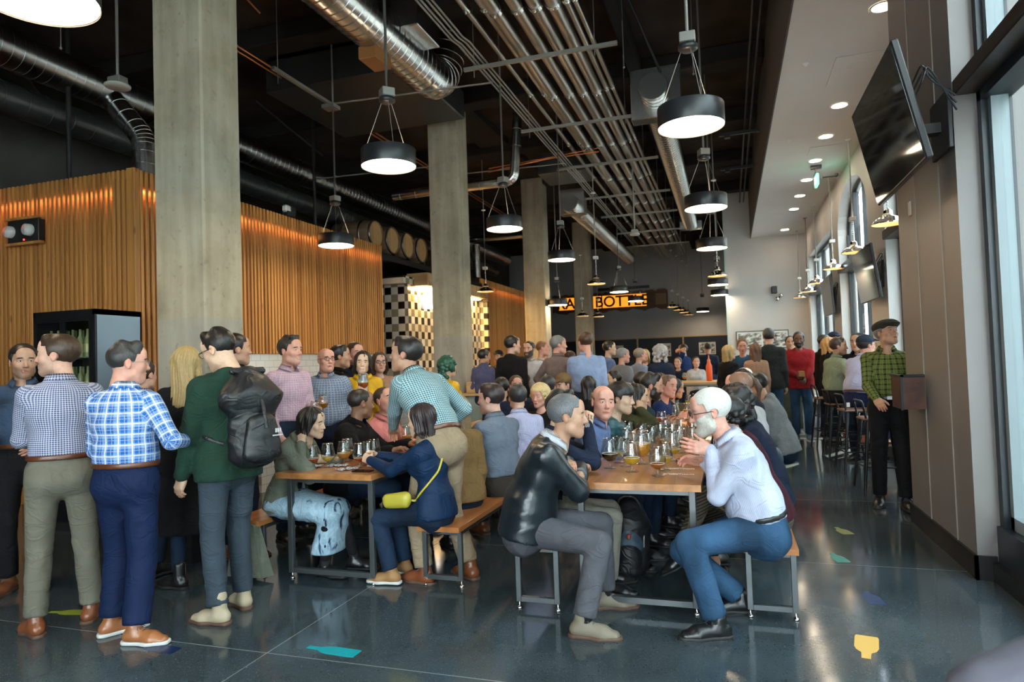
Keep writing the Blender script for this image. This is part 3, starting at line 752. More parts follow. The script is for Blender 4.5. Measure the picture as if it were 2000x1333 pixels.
for i, (x, z) in enumerate(((-3.03, 5.46), (-2.985, 5.46), (-2.93, 5.47), (-2.88, 5.47))):
    b = MB(); b.tube([(x, 1, z), (x, 7.35, z), (x+.03, 7.5, z), (x+.03, 26, z)], .0125, 8); o = b.build('conduit', M_conduit); tag(o, '%s thin grey conduit from the left above the middle pendants' % ORD[i].replace('nearest', 'first'), 'conduit', 'parallel conduits above the middle pendants')
for i, (x, z) in enumerate(((-6.32, 6.0), (-6.22, 6.0))):
    b = MB(); b.tube([(x, 1, z), (x, 20, z)], .017, 8); o = b.build('copper_pipe', M_copper); tag(o, ['left one of two long copper pipes under the ceiling', 'right one of two long copper pipes under the ceiling'][i], 'pipe', 'long copper pipes')
b = MB(); b.tube(bend([(-6.22, 6.6, 6.02), (-5.9, 6.6, 6.25), (-5.5, 6.6, 6.2), (-5.5, 7.0, 6.1)], .05, 3), .012, 8); o = b.build('copper_pipe', M_copper); tag(o, 'short bent copper branch pipe left of the strut channel', 'pipe')
b = MB(); b.tube(bend([(-4.4, 12.4, 5.35), (-3.1, 12.5, 5.5), (-2.2, 12.5, 5.5)], .1, 3), .015, 8); b.tube([(-4.4, 12.42, 5.42), (-2.2, 12.5, 5.57)], .012, 8); o = b.build('copper_pipe', M_copper); tag(o, 'copper pipes crossing over towards the pipe bundle', 'pipe')
for i, (x0, x1, y, z) in enumerate(((-5.4, -2.95, 8.6, 5.42), (-5.4, -2.9, 12.7, 5.42), (-7.7, -5.05, 11.4, 5.28))):
    b = MB(); b.tube([(x0, y-.2, z), (x1, y, z)], .014, 8); o = b.build('conduit', M_conduit); tag(o, ['thin conduit crossing in front of the second column', 'thin conduit crossing beyond the second column', 'pale conduit crossing left of the second column'][i], 'conduit')
o = empty('strut_channel', (-5.4, 8.0, 5.4), label='short strut channel hung on two rods above the pendant by the slats', cat='hanger')
b = MB(); b.box(-.03, -.9, 0, .03, .55, .04, .003); b.box(-.1, .32, -.05, .1, .5, .0); b.build('strut', M_conduit, o)
for y in (-.8, .45):
    b = MB(); b.tube([(0, y, -.15), (0, y, 1.08)], .006, 6); b.build('threaded_rod', M_conduit, o)
# thin suspension rods and black pipes near the bulkhead
for i, (x, y, z0) in enumerate(((-.35, 3.6, 5.2), (-.30, 9.1, 5.3), (-1.2, 9.0, 5.5), (-5.8, 4.6, 5.2), (-6.5, 5.2, 5.3), (-7.0, 5.5, 5.25))):
    b = MB(); b.tube([(x, y, z0), (x, y, 6.48)], .006, 6); b.lathe([(0, -.02), (.02, 0), (0, .02)], 8, (x, y, z0)); o = b.build('hanging_rod', M_conduit)
    tag(o, 'thin metal rod hanging from the dark ceiling', 'rod', 'thin rods from the ceiling')
for i, (x, y0, y1) in enumerate(((.30, 4.6, 7.4), (.55, 4, 20), (.45, 5, 20))):
    b = MB(); b.tube([(x, y0, 5.9), (x, y1, 5.9)], .035 if i == 0 else .02, 10)
    if i == 0:
        for y in (6.0, 6.6, 7.2): b.tube([(x, y, 5.9), (x, y+.08, 5.9)], .05, 12)
    o = b.build('ceiling_pipe', M_black); tag(o, ['short capped black pipe beside the bulkhead', 'long black pipe hugging the bulkhead', 'second long black pipe left of the bulkhead'][i], 'pipe')
for i, y in enumerate((7.0, 7.9, 13.5, 16)):
    b = MB(); b.box(0, -.03, 0, .75, .03, .06); b.box(.1, -.05, -.05, .2, .05, 0); o = b.build('hanger_bar', M_black, loc=(-.02, y, 5.8)); tag(o, '%s black hanger bar reaching from the bulkhead' % ORD[i].replace('nearest', 'first'), 'hanger', 'black bars by the bulkhead')
for i, (p, q) in enumerate((((-8.9, 6, 6.3), (-8.9, 6.9, 5.2)), ((-8.9, 4.9, 6.3), (-8.9, 5.6, 5.2)), ((-7.9, 9.9, 6.4), (-7.2, 10.9, 5.6)), ((-1.1, 8.9, 6.4), (-.75, 9.8, 5.6)))):
    b = MB(); b.tube([p, q], .02, 8); o = b.build('ceiling_brace', M_black); tag(o, 'thin dark diagonal brace under the ceiling', 'brace', 'diagonal braces under the ceiling')
b = MB(); b.tube([(-7.9, 6.3, 3.9), (-7.9, 6.3, 6.4)], .03, 8); o = b.build('ceiling_pipe', M_black); tag(o, 'vertical black pipe rising behind the slatted corner', 'pipe')
b = MB(); b.tube([(-7.2, 10.6, 3.9), (-7.2, 10.6, 6.4)], .03, 8); o = b.build('ceiling_pipe', M_black); tag(o, 'vertical black pipe behind the long slatted wall', 'pipe')
# big flat duct top left, behind the copper pipe
b = MB(); b.box(-1.2, -1.1, 0, 1.2, 1.1, .5, .02); o = b.build('flat_duct', mat('sooty_duct', (.07, .07, .07), .4, .6), loc=(-5.4, 9.6, 5.8)); tag(o, 'flat rectangular duct high up left of the large bright duct', 'duct')
b = MB(); b.box(-.5, -.5, 0, .6, .5, .45, .02); o = b.build('flat_duct', M_darkduct, loc=(-3.3, 14.4, 5.6)); tag(o, 'flat rectangular duct above the third column', 'duct')
def ceiling_speaker(x, y, z, lab, s=1.):
    o = empty('ceiling_speaker', (x, y, z), label=lab, cat='speaker', group='round speakers on ceiling poles')
    b = MB(); b.lathe([(0, 0), (.10*s, .002), (.125*s, .012), (.13*s, .03), (.11*s, .04), (0, .04)], 32); b.build('speaker_disc', M_plate, o)
    b = MB(); b.box(-.085*s, -.06*s, .04, .085*s, .06*s, .12, .005); b.build('junction_box', M_conduit, o)
    b = MB(); b.tube([(0, 0, .12), (0, 0, 6.45-z)], .016, 10); b.build('pole', M_conduit, o)
ceiling_speaker(-6.18, 5.5, 4.66, 'round cream speaker on a pole left of the nearest column')
ceiling_speaker(-1.75, 13.8, 4.08, 'small round speaker on a pole in front of the pipe bundle', .8)

# ================================================================ barrels over the bar
M_barrelw = wood('oak_barrel_side', (.13, .075, .04), (.20, .12, .065), 'x', .7, False)
M_head = wood('oak_barrel_head', (.34, .185, .06), (.46, .27, .10), 'z', .6, True)
def barrel():
    r = empty('wine_barrel', (0, 0, 0))
    prof = [(.0, -.44), (.255, -.44), (.262, -.45), (.272, -.45), (.30, -.25), (.312, 0), (.30, .25), (.272, .45), (.262, .45), (.255, .425)]
    b = MB(); b.lathe(prof, 36, axis='x'); b.build('barrel_staves', M_barrelw, r)
    b = MB(); b.lathe([(.255, .424), (.1, .425), (.0, .426)], 36, axis='x'); b.build('barrel_head', M_head, r)
    for x, rr in ((-.42, .281), (-.2, .309), (.2, .309), (.42, .281)):
        h = MB(); h.lathe([(rr-.008, x-.02), (rr, x-.02), (rr, x+.02), (rr-.008, x+.02)], 36, axis='x'); h.build('hoop', M_darkduct, r)
    return r
proto = barrel()
for i, y in enumerate((11.78, 12.48, 13.18, 13.86, 15.6)):
    o = proto if i == 0 else copy_tree(proto); o.location = (-7.03, y, 4.19)
    tag(o, ['leftmost oak barrel in the row above the bar', 'second oak barrel from the left above the bar', 'third oak barrel from the left above the bar', 'fourth oak barrel from the left above the bar', 'oak barrel hidden behind the second column'][i], 'barrel', 'oak barrels above the bar')
o = empty('barrel_rack', (-7.0, 13.4, 3.78), label='black steel rack carrying the oak barrels', cat='rack')
b = MB()
for x in (-.35, .35): b.box(x-.03, -2.2, .04, x+.03, 2.6, .09)
for y in (-2, -1.3, -.6, .1, .8, 1.6, 2.3):
    for x in (-.35, .35): b.box(x-.02, y-.02, 0, x+.02, y+.02, .05)
b.build('rack_frame', M_blacksteel, o)

# ================================================================ cooler
def cooler():
    o = empty('bottle_cooler', (-6.74, 5.6, 0), label='black glass-fronted bottle cooler standing before the slatted corner', cat='cooler')
    b = MB(); b.box(-.44, -.31, .1, .44, -.29+.58, .16)
    for a in ((-.44, -.31, .1, -.41, .27, 2.26), (.41, -.31, .1, .44, .27, 2.26), (-.44, -.31, 2.2, .44, .27, 2.26), (-.44, .24, .1, .44, .27, 2.26)): b.box(*a)
    b.box(-.40, -.25, 0, .40, .22, .1); b.build('cabinet_body', M_blacksteel, o)
    for i, x in enumerate((-.41, .0)):
        d = MB()
        for a in ((x, -.325, .16, x+.04, -.31, 2.2), (x+.37, -.325, .16, x+.41, -.31, 2.2), (x+.04, -.325, .16, x+.37, -.31, .22), (x+.04, -.325, 2.14, x+.37, -.31, 2.2)): d.box(*a)
        dd = d.build('door', M_blacksteel, o)
        g = MB(); g.box(x+.04, -.32, .22, x+.37, -.314, 2.14); g.build('door_glass', M_pane, dd)
    b = MB(); b.box(.441, -.29, .14, .446, .25, 2.2); b.build('side_panel', mat('blue_grey_steel', (.16, .21, .26), .3, .7, bump=(3, .2, .02)), o)
    for z in (.55, .95, 1.35, 1.75):
        b = MB(); b.box(-.40, -.28, z, .40, .22, z+.01); b.build('shelf', M_conduit, o)
    return o
cooler()
def bottle():
    r = empty('beer_bottle', (0, 0, 0))
    b = MB(); b.lathe([(0, 0), (.033, 0), (.035, .01), (.035, .17), (.026, .205), (.014, .235), (.013, .30), (0, .302)], 16); b.build('bottle_glass', mat('champagne_bottle', (.30, .32, .16), .15, spec=.6), r)
    b = MB(); b.lathe([(.0355, .05), (.0358, .052), (.0358, .14), (.0355, .142)], 16); b.build('paper_label', mat('gold_label', (.5, .42, .2), .4, .3), r)
    return r
proto = bottle(); first = True
for z in (1.36, 1.76):
    for k in range(7):
        for ry in (0, 1):
            o = proto if first else copy_tree(proto); first = False
            o.location = (-7.06+.105*k, 5.40+.12*ry, z); tag(o, 'green-gold bottle standing on a shelf inside the black cooler', 'bottle', 'bottles in the cooler')
# ================================================================ televisions
def tv(x, y, z, yaw, tilt, w, label, m_scr):
    h = w*9/16
    o = empty('television', (x, y, z), label=label, cat='television')
    o.rotation_mode = 'QUATERNION'
    n = Vector((math.cos(yaw)*math.cos(tilt), math.sin(yaw)*math.cos(tilt), math.sin(tilt))); s = Vector((-math.sin(yaw), math.cos(yaw), 0)); u = n.cross(s)
    o.rotation_quaternion = Matrix((s, -n, u)).transposed().to_quaternion() if Matrix((s, -n, u)).determinant() > 0 else Matrix((s, n, u)).transposed().to_quaternion()
    return o, h
def make_tv(x, y, z, tilt, w, label, m_scr, wallx):
    """screen faces -X, tipped forward by tilt"""
    o = empty('television', (x, y, z), label=label, cat='television'); h = w*9/16
    X = Matrix.Rotation(-tilt, 4, 'Y')          # local frame: -X is the screen side
    b = MB(); b.X = X; b.box(0, -w/2, -h/2, .045, w/2, h/2, .008); b.box(.045, -w*.3, -h*.35, .085, w*.3, h*.25, .01); b.build('case', M_blackmat, o)
    b = MB(); b.X = X; b.box(-.003, -w/2+.012, -h/2+.016, .001, w/2-.012, h/2-.012); b.build('screen', m_scr, o)
    b = MB(); d = wallx-x
    b.box(d-.03, -.2, -.2, d-.002, .2, .2, .004); b.box(.06, -.05, -.05, d-.02, .05, .02); b.box(.06, -.16, -.14, .12, .16, .14); b.build('wall_bracket', M_black, o)
    b = MB()
    for k in range(3): b.tube(bend([(.07, -w*.2, .0+.05*k), (.12, -w*.42, .15+.06*k), (.16, -w*.36, .28-.05*k), (d-.02, -w*.25, .05*k)], .08, 4), .006, 6)
    b.build('cable', M_black, o); return o
make_tv(1.12, 5.38, 3.11, math.radians(12), 1.4, 'largest television, tipped forward on the near pier', M_screen, 1.50)
make_tv(1.98, 11.16, 2.68, math.radians(7.5), 1.4, 'middle television on the wall right of the arched window, lamps mirrored in it', M_screen, 2.2)
make_tv(2.03, 15.7, 2.73, math.radians(3.5), 1.4, 'satin grey television farthest along the window wall', M_greyscreen, 2.2)
for i, (y, z) in enumerate(((5.35, 3.05), (6.45, 2.75))):
    b = MB(); b.box(-.012, -.035, -.06, 0, .035, .06, .003); o = b.build('wall_outlet', M_plate, loc=(1.519, y, z)); tag(o, ['cable outlet plate on the pier right of the largest television', 'cable outlet plate on the pier below the largest television'][i], 'outlet')
b = MB(); b.box(-.012, -.05, -.05, 0, .05, .05, .003); o = b.build('wall_outlet', M_plate, loc=(2.199, 10.95, 2.95)); tag(o, 'cable outlet plate right of the middle television', 'outlet')
# menu holder on the pier
o = empty('wall_box', (1.32, 6.5, 1.06), label='dark brown open box fixed to the edge of the pier', cat='box')
M_dkwood = wood('dark_stained_wood', (.05, .018, .012), (.10, .035, .02), 'y', .3, False)
b = MB(); x0, x1, y0, y1 = .01, .178, -.30, .06
b.box(x0, y0, 0, x1, y1, .012); b.box(x0, y0, .012, x0+.015, y1, .27); b.box(x0+.015, y0, .012, x1, y0+.015, .27); b.box(x0+.015, y1-.015, .012, x1, y1, .27)
b.build('box_body', M_dkwood, o)
b = MB(); b.box(x0-.01, y0-.01, .262, x1, y0+.012, .285, .003); b.box(x0-.01, y0-.01, .262, x0+.018, y1+.01, .285, .003); b.box(x0-.01, y0-.01, -.005, x0+.006, y0+.01, .27); b.build('metal_edge', M_blacksteel, o)
# exit sign
o = empty('exit_sign', (1.66, 13.4, 4.72), label='green lit exit sign hanging from the white soffit', cat='exit sign')
b = MB(); b.box(-.02, -.16, -.1, .02, .16, .1, .004); b.build('sign_panel', mat('exit_sign_panel', (.05, .5, .25), .3, emit=(.12, 1., .50), estr=2.2), o)
b = MB(); b.box(-.03, -.17, .1, .03, .17, .14); b.box(-.09, -.05, .22, .09, .05, .279); b.box(-.02, -.02, .14, .02, .02, .23); b.build('sign_mount', M_blackmat, o)
def text_obj(body, size, m, parent, loc, rot, name='lettering', ext=.01, al='CENTER', bold=True):
    cu = bpy.data.curves.new(name, 'FONT'); cu.body = body; cu.size = size; cu.extrude = ext; cu.align_x = al; cu.align_y = 'CENTER'
    if bold: cu.offset = size*.018
    t = bpy.data.objects.new(name, cu); COL.objects.link(t)
    dg = bpy.context.evaluated_depsgraph_get(); me = bpy.data.meshes.new_from_object(t.evaluated_get(dg)); bpy.data.objects.remove(t)
    me.materials.clear(); me.materials.append(m)
    q = bpy.data.objects.new(name, me); COL.objects.link(q); q.parent = parent; q.location = loc; q.rotation_euler = rot; return q
text_obj('EXIT', .15, mat('exit_letters', (.9, .9, .9), .4, emit=(.8, 1., .85), estr=2.), o, (-.022, 0, 0), (PI/2, 0, -PI/2), ext=.002)
b = MB(); b.tube([(1.72, 13.2, 4.72), (1.95, 13.2, 4.72)], .012, 8); b.lathe([(0, -.03), (.035, -.02), (.035, .03), (0, .04)], 12, (1.97, 13.2, 4.73)); o = b.build('security_camera', M_blackmat); tag(o, 'small black dome camera right of the exit sign', 'camera')
# speaker and light on the pale wall
o = empty('wall_speaker', (1.33, 20.86, 3.3), label='small black spotlight speaker mounted on the pale end wall', cat='speaker')
b = MB(); b.box(-.1, -.14, .0, .06, .02, .22, .02); b.build('speaker_body', M_blackmat, o)
b = MB(); b.lathe([(0, -.02), (.03, -.02), (.08, .05), (.08, .09), (0, .09)], 20, (.06, -.1, -.16), axis='y'); b.build('lamp_head', M_chrome, o); b = MB(); b.lathe([(0, -.02), (.03, -.02), (.07, .05), (0, .07)], 20, (.16, -.1, -.06), axis='y'); b.build('lamp_head', M_chrome, o)
# emergency light in the slatted front
o = empty('emergency_light', (-8.17, 5.96, 3.36), label='two-headed emergency light in a niche of the slatted front', cat='light')
b = MB(); b.box(-.26, -.06, -.14, .26, .03, .14, .005); b.build('niche', M_black, o)
b = MB(); b.box(-.3, -.075, -.17, .3, -.02, -.14); b.box(-.3, -.075, .14, .3, -.02, .17); b.build('niche_frame', M_slat, o)
b = MB(); b.lathe([(0, -.13), (.07, -.12), (.075, -.04), (.04, 0)], 20, (-.2, 0, 0), axis='y'); b.build('lamp_head', M_white, o); b = MB(); b.lathe([(0, -.13), (.07, -.12), (.075, -.04), (.04, 0)], 20, (.12, 0, 0), axis='y'); b.build('lamp_head', M_white, o)
b = MB(); b.lathe([(0, -.068), (.01, -.066), (.01, -.05)], 10, (.02, 0, -.11), axis='y'); b.build('indicator', mat('red_indicator', (.8, .02, .02), .4, emit=(1, .03, .03), estr=4), o)
o = empty('emergency_light', (-6.56, 8.95, 4.0), label='two-headed emergency light standing on top of the long slatted wall', cat='light')
b = MB(); b.box(-.05, -.1, -.02, .05, .1, .06, .005); b.box(-.06, .02, .04, .04, .14, .15, .01); b.build('lamp_base', M_blackmat, o)
b = MB(); b.box(-.04, -.13, .04, .05, .0, .15, .02); b.build('lamp_heads', M_white, o)
# wooden sign on the far wall
M_signwood = wood('charred_sign_wood', (.10, .035, .012), (.20, .08, .03), 'x', .5, False)
o = empty('lettered_sign', (-4.95, 29.495, 4.10), label='long rough wooden sign with amber backlit letters on the far wall', cat='sign')
b = MB(); pts = []
n = 40
top = [(-2.6+5.12*i/n, .40+.03*math.sin(i*1.7)+.02*math.sin(i*3.1)) for i in range(n+1)]; bot = [(-2.6+5.12*i/n, -.42+.05*math.sin(i*.9+1)+.02*math.sin(i*2.3)) for i in range(n+1)]
for i in range(n):
    (x0, a0), (x1, a1) = top[i], top[i+1]; (_, c0), (_, c1) = bot[i], bot[i+1]
    b.add([(x0, 0, c0), (x1, 0, c1), (x1, 0, a1), (x0, 0, a0), (x0, -.1, c0), (x1, -.1, c1), (x1, -.1, a1), (x0, -.1, a0)], [(4, 5, 6, 7), (0, 3, 2, 1), (7, 6, 2, 3), (0, 1, 5, 4)])
b.box(-2.6, -.1, -.4, -2.59, 0, .4); b.box(2.51, -.1, -.4, 2.52, 0, .4)
b.build('sign_board', M_signwood, o)
M_amber = mat('amber_glow', (.9, .4, .05), emit=(1., .30, .02), estr=.7)
b = MB(); b.box(-2.3, -.112, -.27, 1.62, -.101, .27); b.build('light_panel', M_amber, o)
text_obj('RARE BOTTLE', .66, M_black, o, (-.34, -.125, -.02), (PI/2, 0, 0), ext=.012)
b = MB(); b.box(-2.35, -.13, .27, 1.66, -.1, .33); b.box(-2.35, -.13, -.33, 1.66, -.1, -.27); b.box(-.36, -.13, -.3, -.31, -.1, .3); b.box(1.62, -.13, -.3, 1.68, -.1, .3); b.build('sign_frame', M_signwood, o)
b = MB(); b.box(2.0, -.115, -.24, 2.45, -.1, .24); b.build('end_plate', mat('tan_plate', (.30, .19, .08), .6), o)
# framed pictures
def picture(x, y, z, w, h, lab, n=1):
    o = empty('framed_picture', (x, y, z), label=lab, cat='picture')
    b = MB(); t = .02
    for a in ((-w/2, -.03, -h/2, w/2, 0, -h/2+t), (-w/2, -.03, h/2-t, w/2, 0, h/2), (-w/2, -.03, -h/2, -w/2+t, 0, h/2), (w/2-t, -.03, -h/2, w/2, 0, h/2)): b.box(*a)
    b.build('picture_frame', M_black, o)
    b = MB(); b.box(-w/2+t, -.015, -h/2+t, w/2-t, 0, h/2-t); b.build('picture_mount', M_white, o)
    pm = mat('monochrome_photo_print', (.3, .3, .28), .4)
    if 'done' not in pm:
        c = coord(pm, 'Object', (5, 5, 9)); nn = N(pm, 'ShaderNodeTexNoise', i_Scale=1.4, i_Detail=5); L(pm, c, nn.inputs['Vector'])
        L(pm, ramp(pm, nn.outputs[0], [(.36, (.03, .03, .025)), (.5, (.30, .29, .25)), (.6, (.75, .74, .68))]), P(pm).inputs['Base Color']); pm['done'] = 1
    iw = (w-.12-(n-1)*.05)/n
    for k in range(n):
        x0 = -w/2+.06+k*(iw+.05); b = MB(); b.box(x0, -.02, -h/2+.07, x0+iw, -.012, h/2-.07); b.build('photo_print', pm, o)
picture(.93, 20.88, 1.98, 1.44, .53, 'wide black frame with two monochrome photos on the pale wall', 2)
picture(-.88, 29.43, 1.88, .72, .56, 'framed photo on the navy panel nearest the pale wall')
picture(-2.66, 29.43, 1.88, .6, .6, 'framed photo on the middle navy panel behind the grey-haired head')
picture(-4.7, 29.43, 1.88, .6, .56, 'framed photo on the navy panel right of the fourth column')
picture(-7.4, 29.43, 1.85, .7, .6, 'framed photo on the navy panel left of the fourth column')
# lit white sign on the tile tower
o = empty('lit_sign', (-6.47, 13.9, 3.0), label='glowing white round sign on the chequered tile wall', cat='sign')
b = MB(); b.lathe([(0, .10), (.16, .10), (.17, .06), (.17, 0)], 28, axis='x'); b.build('sign_face', mat('white_sign_glow', (.9, .9, .9), .4, emit=(1, .97, .92), estr=3.), o)
# orange neon scribble at the picture edge
b = MB(); b.tube(bend([(-9.05, 5.9, 3.5), (-8.95, 5.9, 3.68), (-9.1, 5.9, 3.78), (-8.92, 5.9, 3.9), (-9.15, 5.9, 3.6), (-8.96, 5.9, 3.42)], .06, 4), .012, 8); o = b.build('neon_sign', mat('orange_neon', (.9, .2, .05), emit=(1., .16, .03), estr=9.)); tag(o, 'orange-red neon squiggle at the left edge of the slatted front', 'neon sign')
b = MB(); b.box(-9.3, 5.93, 2.55, -8.85, 5.985, 3.0, .01); o = b.build('wall_board', M_slat); tag(o, 'plain cedar board under the neon squiggle', 'board')

# ================================================================ floor decals (bottle silhouettes)
def decal(x, y, rot, s, col, lab, h=1.):
    pts = [(-.05, 0), (.05, 0), (.055, .02), (.055, .2*h), (.045, .25*h), (.022, .29*h), (.02, .38*h), (-.02, .38*h), (-.022, .29*h), (-.045, .25*h), (-.055, .2*h), (-.055, .02)]
    c, q = math.cos(rot), math.sin(rot)
    b = MB(); b.prism([(s*(a*c-d*q), s*(a*q+d*c)) for a, d in pts], 0, .0012)
    o = b.build('floor_decal', mat('decal_%s' % col[0], col[1], .35), loc=(x, y, .0004)); tag(o, lab, 'floor sticker', 'bottle stickers on the floor')
decal(-1.98, 3.21, PI/2-.05, .85, ('teal', (.0, .30, .34)), 'long teal bottle sticker on the floor in front of the left table')
decal(-3.0, 3.0, PI/2-.05, .8, ('navy', (.008, .02, .07)), 'navy bottle sticker on the floor by the brown shoes')
decal(.645, 4.08, PI-.18, 1.05, ('yellow', (.70, .42, .10)), 'yellow jug sticker on the floor, nearest the window', .75)
decal(.80, 4.60, .15, .9, ('blue', (.008, .035, .10)), 'blue bottle sticker on the floor between yellow and green ones', .7)
decal(.74, 5.46, .25, .9, ('green', (.04, .25, .21)), 'green bottle sticker on the floor in the aisle', .7)
decal(.90, 6.30, .3, .9, ('olive', (.24, .25, .09)), 'olive bottle sticker on the floor, farthest up the aisle', .7)
decal(-4.05, 3.35, PI/2+.2, .8, ('lime', (.28, .36, .04)), 'lime bottle sticker on the floor under the left group')
# ================================================================ people
def merge(parts):
    Vs, Fs, n = [], [], 0
    for V, F in parts:
        Vs.append(V); Fs.append(F+n); n += len(V)
    return np.concatenate(Vs), np.concatenate(Fs)
# ---- head: origin at the middle of the head, +y face, +z up, +x the person's right
def head_prims(fem=0., jaw=1., nose=1., age=0., fat=0.):
    j = jaw*(1-.10*fem)+.08*fat
    p = [ell((0, -.014, .034), (.0755, .098, .083), .0), ell((0, .022, -.012), (.066*j**.3, .074, .088), .03),
         ell((0, .036, -.062), (.050*j, .052, .050), .03), ell((0, .072, -.094), (.021*j, .020, .019), .03),
         cap((-.044*j, .018, -.072), (-.012, .068, -.100), .022, .016, k=.03), cap((.044*j, .018, -.072), (.012, .068, -.100), .022, .016, k=.03),
         cap((-.034, .0715, .031), (.034, .0715, .031), .0155, k=.022), ell((-.040, .062, -.022), (.022+.004*fat, .022, .022), .022), ell((.040, .062, -.022), (.022+.004*fat, .022, .022), .022),
         ell((0, .070, .065), (.050, .022, .036), .03)]
    n = nose
    p += [cap((0, .088, .020), (0, .106*n**.2, -.022), .0075, .0105*n, k=.014), ell((0, .107*n**.2, -.028), (.0115*n, .0125*n, .0105*n), .008),
          ell((-.012*n, .096, -.031), (.0075*n, .009, .0075), .006), ell((.012*n, .096, -.031), (.0075*n, .009, .0075), .006)]
    for s in (-1, 1):
        p.append(ell((s*.033, .106, .012), (.020, .020, .0135), .014, 's'))
        p.append(ell((s*.0315, .0775, .010), (.0172, .0165, .0142), .004)); p.append(ell((s*.0315, .098, .0088), (.0125, .011, .0050), .002, 's'))           # lid mound round the eye
        p.append(ell((s*.079, -.008, .000), (.0085, .019, .031), .006, R=Rz(-s*.35)@Rx(.12)))
        p.append(ell((s*.088, -.002, .004), (.005, .011, .018), .005, 's'))
        p.append(ell((s*.078, -.002, -.026), (.006, .009, .010), .006))
    p += [cap((-.019, .0915, -.0595), (.019, .0915, -.0595), .0055, k=.006), cap((-.006, .097, -.0585), (.006, .097, -.0585), .0048, k=.006), cap((-.014, .0925, -.0705), (.014, .0925, -.0705), .0062, k=.006),
          cap((-.02, .1005, -.0648), (.02, .1005, -.0648), .0016, k=.003, op='s'), cap((0, .108, -.046), (0, .106, -.053), .003, k=.004, op='s'),
          cap((0, -.022, -.04), (0, -.042, -.19), .048-.006*fem+.006*fat, .053-.008*fem+.010*fat, k=.03)]
    if fat > .5: p.append(ell((0, .035, -.105), (.045, .035, .022), .03))
    return p
def tint_head(V, skin, hairc, brow=1., stub=0., lip=None, age=0., smile=0.):
    T = np.tile(np.array(skin), (len(V), 1)); x, y, z = V[:, 0], V[:, 1], V[:, 2]; ax = np.abs(x)
    def put(w, c): 
        w = np.clip(w, 0, 1)[:, None]; T[:] = T*(1-w)+np.array(c)*w
    s = np.array(skin)
    put(.35*np.exp(-(((ax-.042)/.018)**2+((z+.018)/.02)**2+((y-.07)/.03)**2)), s*(1.08, .72, .68))
    put(.45*np.exp(-((ax/.014)**2+((z+.028)/.012)**2+((y-.11)/.02)**2)), s*(1.05, .70, .66))
    put(.4*((ax > .074) & (z > -.04) & (z < .035) & (y < .03)), s*(1.05, .68, .62))
    if stub: put(stub*np.clip((-.030-z)/.02, 0, 1)*(y > .0)*(z > -.12)*np.clip((.045+.09-np.hypot(ax*1.2, y*.4))/.03, 0, 1), np.array(hairc)*.6+s*.25)
    lc = lip if lip is not None else s*(.92, .50, .48)
    lw = np.clip(1.25-((ax/.022)**2+((z+.0648)/.0105)**2), 0, 1)*(y > .083); put(lw*1.4, lc)
    put((np.clip(1.3-((ax/.0195)**2+((z+.0648)/.0022)**2), 0, 1))*(y > .088), s*.18)
    if smile:
        zz = z+.0648-.20*ax*smile*.9
        put(np.clip(1.5-((ax/.021)**2+(zz/.0052)**2), 0, 1)*(y > .078), s*.2); put(np.clip(1.6-((ax/.018)**2+(zz/.0036)**2), 0, 1)*(y > .080), (.72, .70, .64))
    bw = np.clip(1.4-(((ax-.034)/.0185)**2+((z-(.0305-.12*(ax-.030)))/.0050)**2), 0, 1)*(y > .050)*brow
    put(bw*1.6, np.array(hairc)*.8)
    ed = np.clip(1.2-(((ax-.0315)/.0155)**2+((z-.0148)/.0026)**2), 0, 1)*(y > .07); put(ed*.8, s*.25)
    eb = np.clip(1.2-(((ax-.0315)/.017)**2+((z-.002)/.0045)**2), 0, 1)*(y > .07); put(eb*(.3+.3*age), s*(.75, .6, .58))
    return T
_HC = {}
def head_mesh(h, **kw):
    key = (h, tuple(sorted(kw.items())))
    if key not in _HC: _HC[key] = snet(head_prims(**kw), h)
    return _HC[key]
def eye_mesh():
    b = MB(); prof = [(0, -.0115)]+[(.0118*math.sin(t), -.0118*math.cos(t)) for t in [PI*i/12 for i in range(1, 10)]]
    return b
